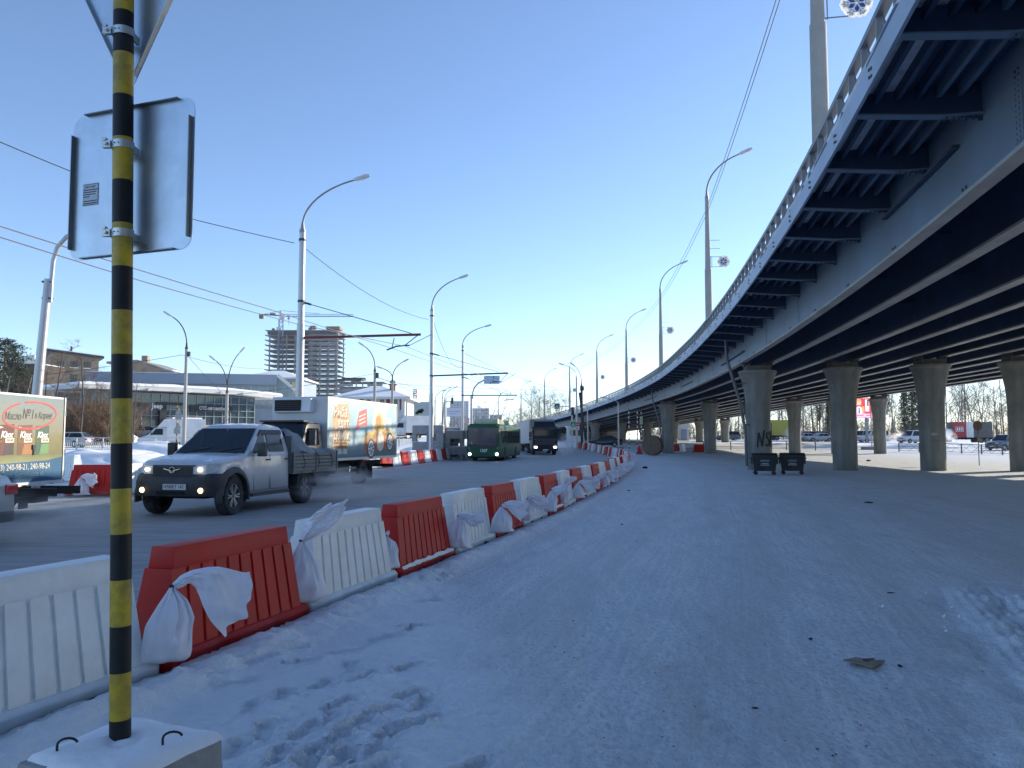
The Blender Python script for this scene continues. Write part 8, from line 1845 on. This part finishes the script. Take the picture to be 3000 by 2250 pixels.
# flattened cardboard and litter on the packed snow
M_CARD=mat('wet_cardboard',(.26,.215,.16),.9,0,.15,9,.2,30,dirt=(.10,.085,.065),damt=.5,dscale=7)
def sheet(name,label,cat,pxs,z0,m,thick=.007,curl=0.0):
    P=[G(px,py,0) for px,py in pxs]; mb=MB(); cx=sum(p[0] for p in P)/len(P); cy=sum(p[1] for p in P)/len(P); n=len(P); rg=random.Random(3); N=8; vs=[];fs=[]
    # bilinear patch so the sheet can warp
    a,b,c,d=[Vector((p[0],p[1],0)) for p in P[:4]]
    for L_ in (0,1):
        for i in range(N+1):
            for j in range(N+1):
                u,v=i/N,j/N; p=a*(1-u)*(1-v)+b*u*(1-v)+c*u*v+d*(1-u)*v; g=ghs(p.x,p.y)+z0+curl*(.5*math.sin(3.1*u+1)*math.sin(2.5*v+.4)+.6*max(0,abs(u-.5)-.3)); vs.append((p.x,p.y,g+thick*(1-L_)))
    K=(N+1)**2
    for i in range(N):
        for j in range(N): q=i*(N+1)+j; fs+=[(q,q+N+1,q+N+2,q+1),(K+q+1,K+q+N+2,K+q+N+1,K+q)]
    for i in range(N):
        for (q,w) in ((i*(N+1),(i+1)*(N+1)),((i+1)*(N+1)+N,i*(N+1)+N)): fs.append((q,w,w+K,q+K))
        for (q,w) in ((i+1,i),(N*(N+1)+i,N*(N+1)+i+1)): fs.append((q,w,w+K,q+K))
    mb.add(vs,fs); return tag(mb.build(name,m,smooth=30),label,cat)
cdb=thing('cardboard_piece','flattened torn piece of brown cardboard lying on the packed snow at right','cardboard'); card=sheet('card','','',[(2470,1945),(2505,1934),(2592,1944),(2556,1964)],.012,M_CARD,.010,.018)
card.parent=cdb
for k_ in ('label','category'): 
    if k_ in card: del card[k_]
mb=MB(); x_,y_=G(2545,1944); mb.box((x_,y_,ghs(x_,y_)+.030),(.085,.012,.006),R(12)); x2,y2=G(2538,1950); mb.box((x2,y2,ghs(x2,y2)+.028),(.04,.012,.006),R(-6)); mb.build('tear',M_INK,cdb,smooth=0)
def clod(label,px,py,r,m,seed,flat=.5,el=1.0,name='dirt_clod',cat='litter',rz=0):
    rg=random.Random(seed); x_,y_=G(px,py); mb=MB(); rings=[]
    for i in range(6):
        t=math.pi*(i+.3)/5.6; rings.append([(.72*r*el*math.sin(t)*math.cos(a)*(1+rg.uniform(-.25,.25)),.72*r*math.sin(t)*math.sin(a)*(1+rg.uniform(-.25,.25)),r*flat*(-math.cos(t)+.6)) for a in np.linspace(0,2*math.pi,9)[:-1]])
    mb.loft(rings); o=mb.build(name,m,smooth=35); o.location=(x_,y_,ghs(x_,y_)); o.rotation_euler=(0,0,rz); tag(o,label,cat)
M_CLOD=mat('dark_frozen_dirt',(.035,.033,.032),.9,0,.3,30)
for i,(px,py,r,el,lab) in enumerate(((2609,1738,.022,2.6,'thin dark scrap lying flat on the packed snow'),(2375,1873,.022,1.3,'small dark clod left of the cardboard'),(2636,1952,.02,1.8,'small black clod right of the cardboard'),(2545,1474,.07,2.6,'patch of dark dirt in the middle distance of the lot'),(1822,1537,.03,1.1,'dark stone beside the barrier line'),(1842,1438,.05,1.3,'dark stone near the bend of the barriers'),(1890,1372,.2,1.4,'lump of dirty snow by the cable drum'),(2720,1352,.15,1.6,'frozen lump in the sunlit lot'),(2545,1351,.2,1.2,'dark frozen lump beside the second column'),(2212,2076,.016,1.8,'small dark scrap low in the middle of the lot'))):
    clod(lab,px,py,r,M_CLOD,i+50,.35,el,rz=i*.7)
rg=random.Random(31); mb=MB()
for k in range(90):
    t=rg.random(); px=rg.uniform(1250,2980); py=rg.uniform(1420,2235)**1; x_,y_=G(px,py); r=rg.uniform(.0025,.006)*(1+.06*y_); 
    if in_poly(np.array([x_]),np.array([y_]),ROADPOLY)[0]: continue
    g=ghs(x_,y_)+.004; a=rg.uniform(0,6.28); c,s=math.cos(a)*r,math.sin(a)*r
    mb.add([(x_-c*1.6,y_-s*1.6,g),(x_+s,y_-c,g+r*.2),(x_+c*1.6,y_+s*1.6,g),(x_-s,y_+c,g+r*.2),(x_,y_,g+r*.9)],[(0,1,4),(1,2,4),(2,3,4),(3,0,4)])
tag(mb.build('grit','',smooth=0,fix=False) if False else mb.build('grit',M_CLOD,smooth=0,fix=False),'dark grit scattered over the packed snow','grit',kind='stuff')
# snow crumbs thrown up along the barriers and the ruts
rg=random.Random(32); mb=MB()
def crumb(x_,y_,r):
    g=ghs(x_,y_)+r*.3; V=[Vector((rg.gauss(0,1),rg.gauss(0,1),rg.gauss(0,1))).normalized()*r*rg.uniform(.7,1.2) for _ in range(1)]
    p=[(x_-r,y_,g),(x_,y_-r*rg.uniform(.6,1.1),g),(x_+r*rg.uniform(.7,1.2),y_,g),(x_,y_+r,g),(x_+rg.gauss(0,r*.3),y_+rg.gauss(0,r*.3),g+r*rg.uniform(.6,1.0)),(x_,y_,g-r)]
    mb.add(p,[(0,1,4),(1,2,4),(2,3,4),(3,0,4),(1,0,5),(2,1,5),(3,2,5),(0,3,5)])
RBn=[p for p in RB if 1.5<p[1]<22]
P=np.array(RBn); d=np.r_[0,np.cumsum(np.hypot(*np.diff(P,axis=0).T))]
for k in range(900):
    t=rg.random()**1.6*d[-1]; x_=np.interp(t,d,P[:,0]); y_=np.interp(t,d,P[:,1]); o=abs(rg.gauss(0,.14)); crumb(x_+o*.93+.03,y_-o*.30,rg.uniform(.006,.022)*(1 if rg.random()<.9 else 1.6))
for k in range(260):
    x_=4.5+rg.gauss(0,.45); y_=5.9+rg.gauss(0,.8); crumb(x_,y_,rg.uniform(.006,.022))
tag(mb.build('snow_crumbs',M_SNOW,smooth=0,fix=False),'loose snow crumbs along the barrier feet and the ruts','snow',kind='stuff')

# ------------------------------------------------------------------ exhaust steam and far haze
def steam(label,x,y,z,sx,sy,sz,dens,seed,col=(.95,.95,.97)):
    m=bpy.data.materials.new('steam_%d'%seed); m.use_nodes=True; N=m.node_tree.nodes; L=m.node_tree.links; N.remove(N['Principled BSDF']); v=N.new('ShaderNodeVolumePrincipled'); v.inputs['Color'].default_value=(*col,1); v.inputs['Anisotropy'].default_value=.35
    tc=N.new('ShaderNodeTexCoord'); ln=N.new('ShaderNodeVectorMath'); ln.operation='LENGTH'; L.new(tc.outputs['Object'],ln.inputs[0])
    mr=N.new('ShaderNodeMapRange'); mr.inputs[1].default_value=1; mr.inputs[2].default_value=.15; mr.inputs[3].default_value=0; mr.inputs[4].default_value=1; L.new(ln.outputs['Value'],mr.inputs[0])
    mp=N.new('ShaderNodeMapping'); mp.inputs['Location'].default_value=(seed*3.1,seed,0); L.new(tc.outputs['Object'],mp.inputs[0]); nz=N.new('ShaderNodeTexNoise'); nz.inputs['Scale'].default_value=2.1; nz.inputs['Detail'].default_value=4; L.new(mp.outputs[0],nz.inputs['Vector'])
    n2=N.new('ShaderNodeMapRange'); n2.inputs[1].default_value=.40; n2.inputs[2].default_value=.66; L.new(nz.outputs[0],n2.inputs[0])
    mu=N.new('ShaderNodeMath'); mu.operation='MULTIPLY'; L.new(mr.outputs[0],mu.inputs[0]); L.new(n2.outputs[0],mu.inputs[1]); m2=N.new('ShaderNodeMath'); m2.operation='MULTIPLY'; L.new(mu.outputs[0],m2.inputs[0]); m2.inputs[1].default_value=dens; L.new(m2.outputs[0],v.inputs['Density']); L.new(v.outputs[0],N['Material Output'].inputs['Volume'])
    mb=MB(); mb.lathe([(math.sin(t)*1.0,-math.cos(t)) for t in np.linspace(.02,math.pi-.02,9)],14); o=mb.build('exhaust_steam',m,smooth=0); o.location=(x,y,z); o.scale=(sx,sy,sz); tag(o,label,'steam',kind='stuff')
steam('exhaust and snow dust trailing behind the pickup rear wheel',-4.45,20.0,.40,1.35,2.0,.50,1.6,1,(1,.93,.88))
steam('exhaust steam beside the black lorry',5.2,74.2,.95,1.05,1.2,1.35,2.4,2)
steam('pale exhaust drifting at the left edge by the grey sedan',-7.0,12.2,.40,1.1,1.6,.45,.6,3,(1,.95,.9))
steam('sunlit exhaust beside the yellow truck',X(2325,140),140,2.4,2.4,2,1.7,.9,4)
steam('sunlit exhaust between the thin column and the third column',X(2632,118),118,1.9,2.0,1.6,1.0,.9,5)
steam('sunlit exhaust left of the red and white truck',X(2775,112),112,1.9,1.2,1.6,1.3,.9,6)
hz=bpy.data.materials.new('pale_haze'); hz.use_nodes=True; N=hz.node_tree.nodes; N.remove(N['Principled BSDF']); v=N.new('ShaderNodeVolumePrincipled'); v.inputs['Color'].default_value=(.88,.94,1,1); v.inputs['Density'].default_value=HAZE; v.inputs['Anisotropy'].default_value=.3; hz.node_tree.links.new(v.outputs[0],N['Material Output'].inputs['Volume'])
if HAZE>0:
    mb=MB(); mb.box(((XS[0]+XS[-1])/2,(YS[0]+YS[-1])/2,39),(XS[-1]-XS[0]+20,YS[-1]-YS[0]+20,80.6)); tag(mb.build('haze',hz,smooth=0),'thin cold haze over the whole place','haze',kind='stuff')
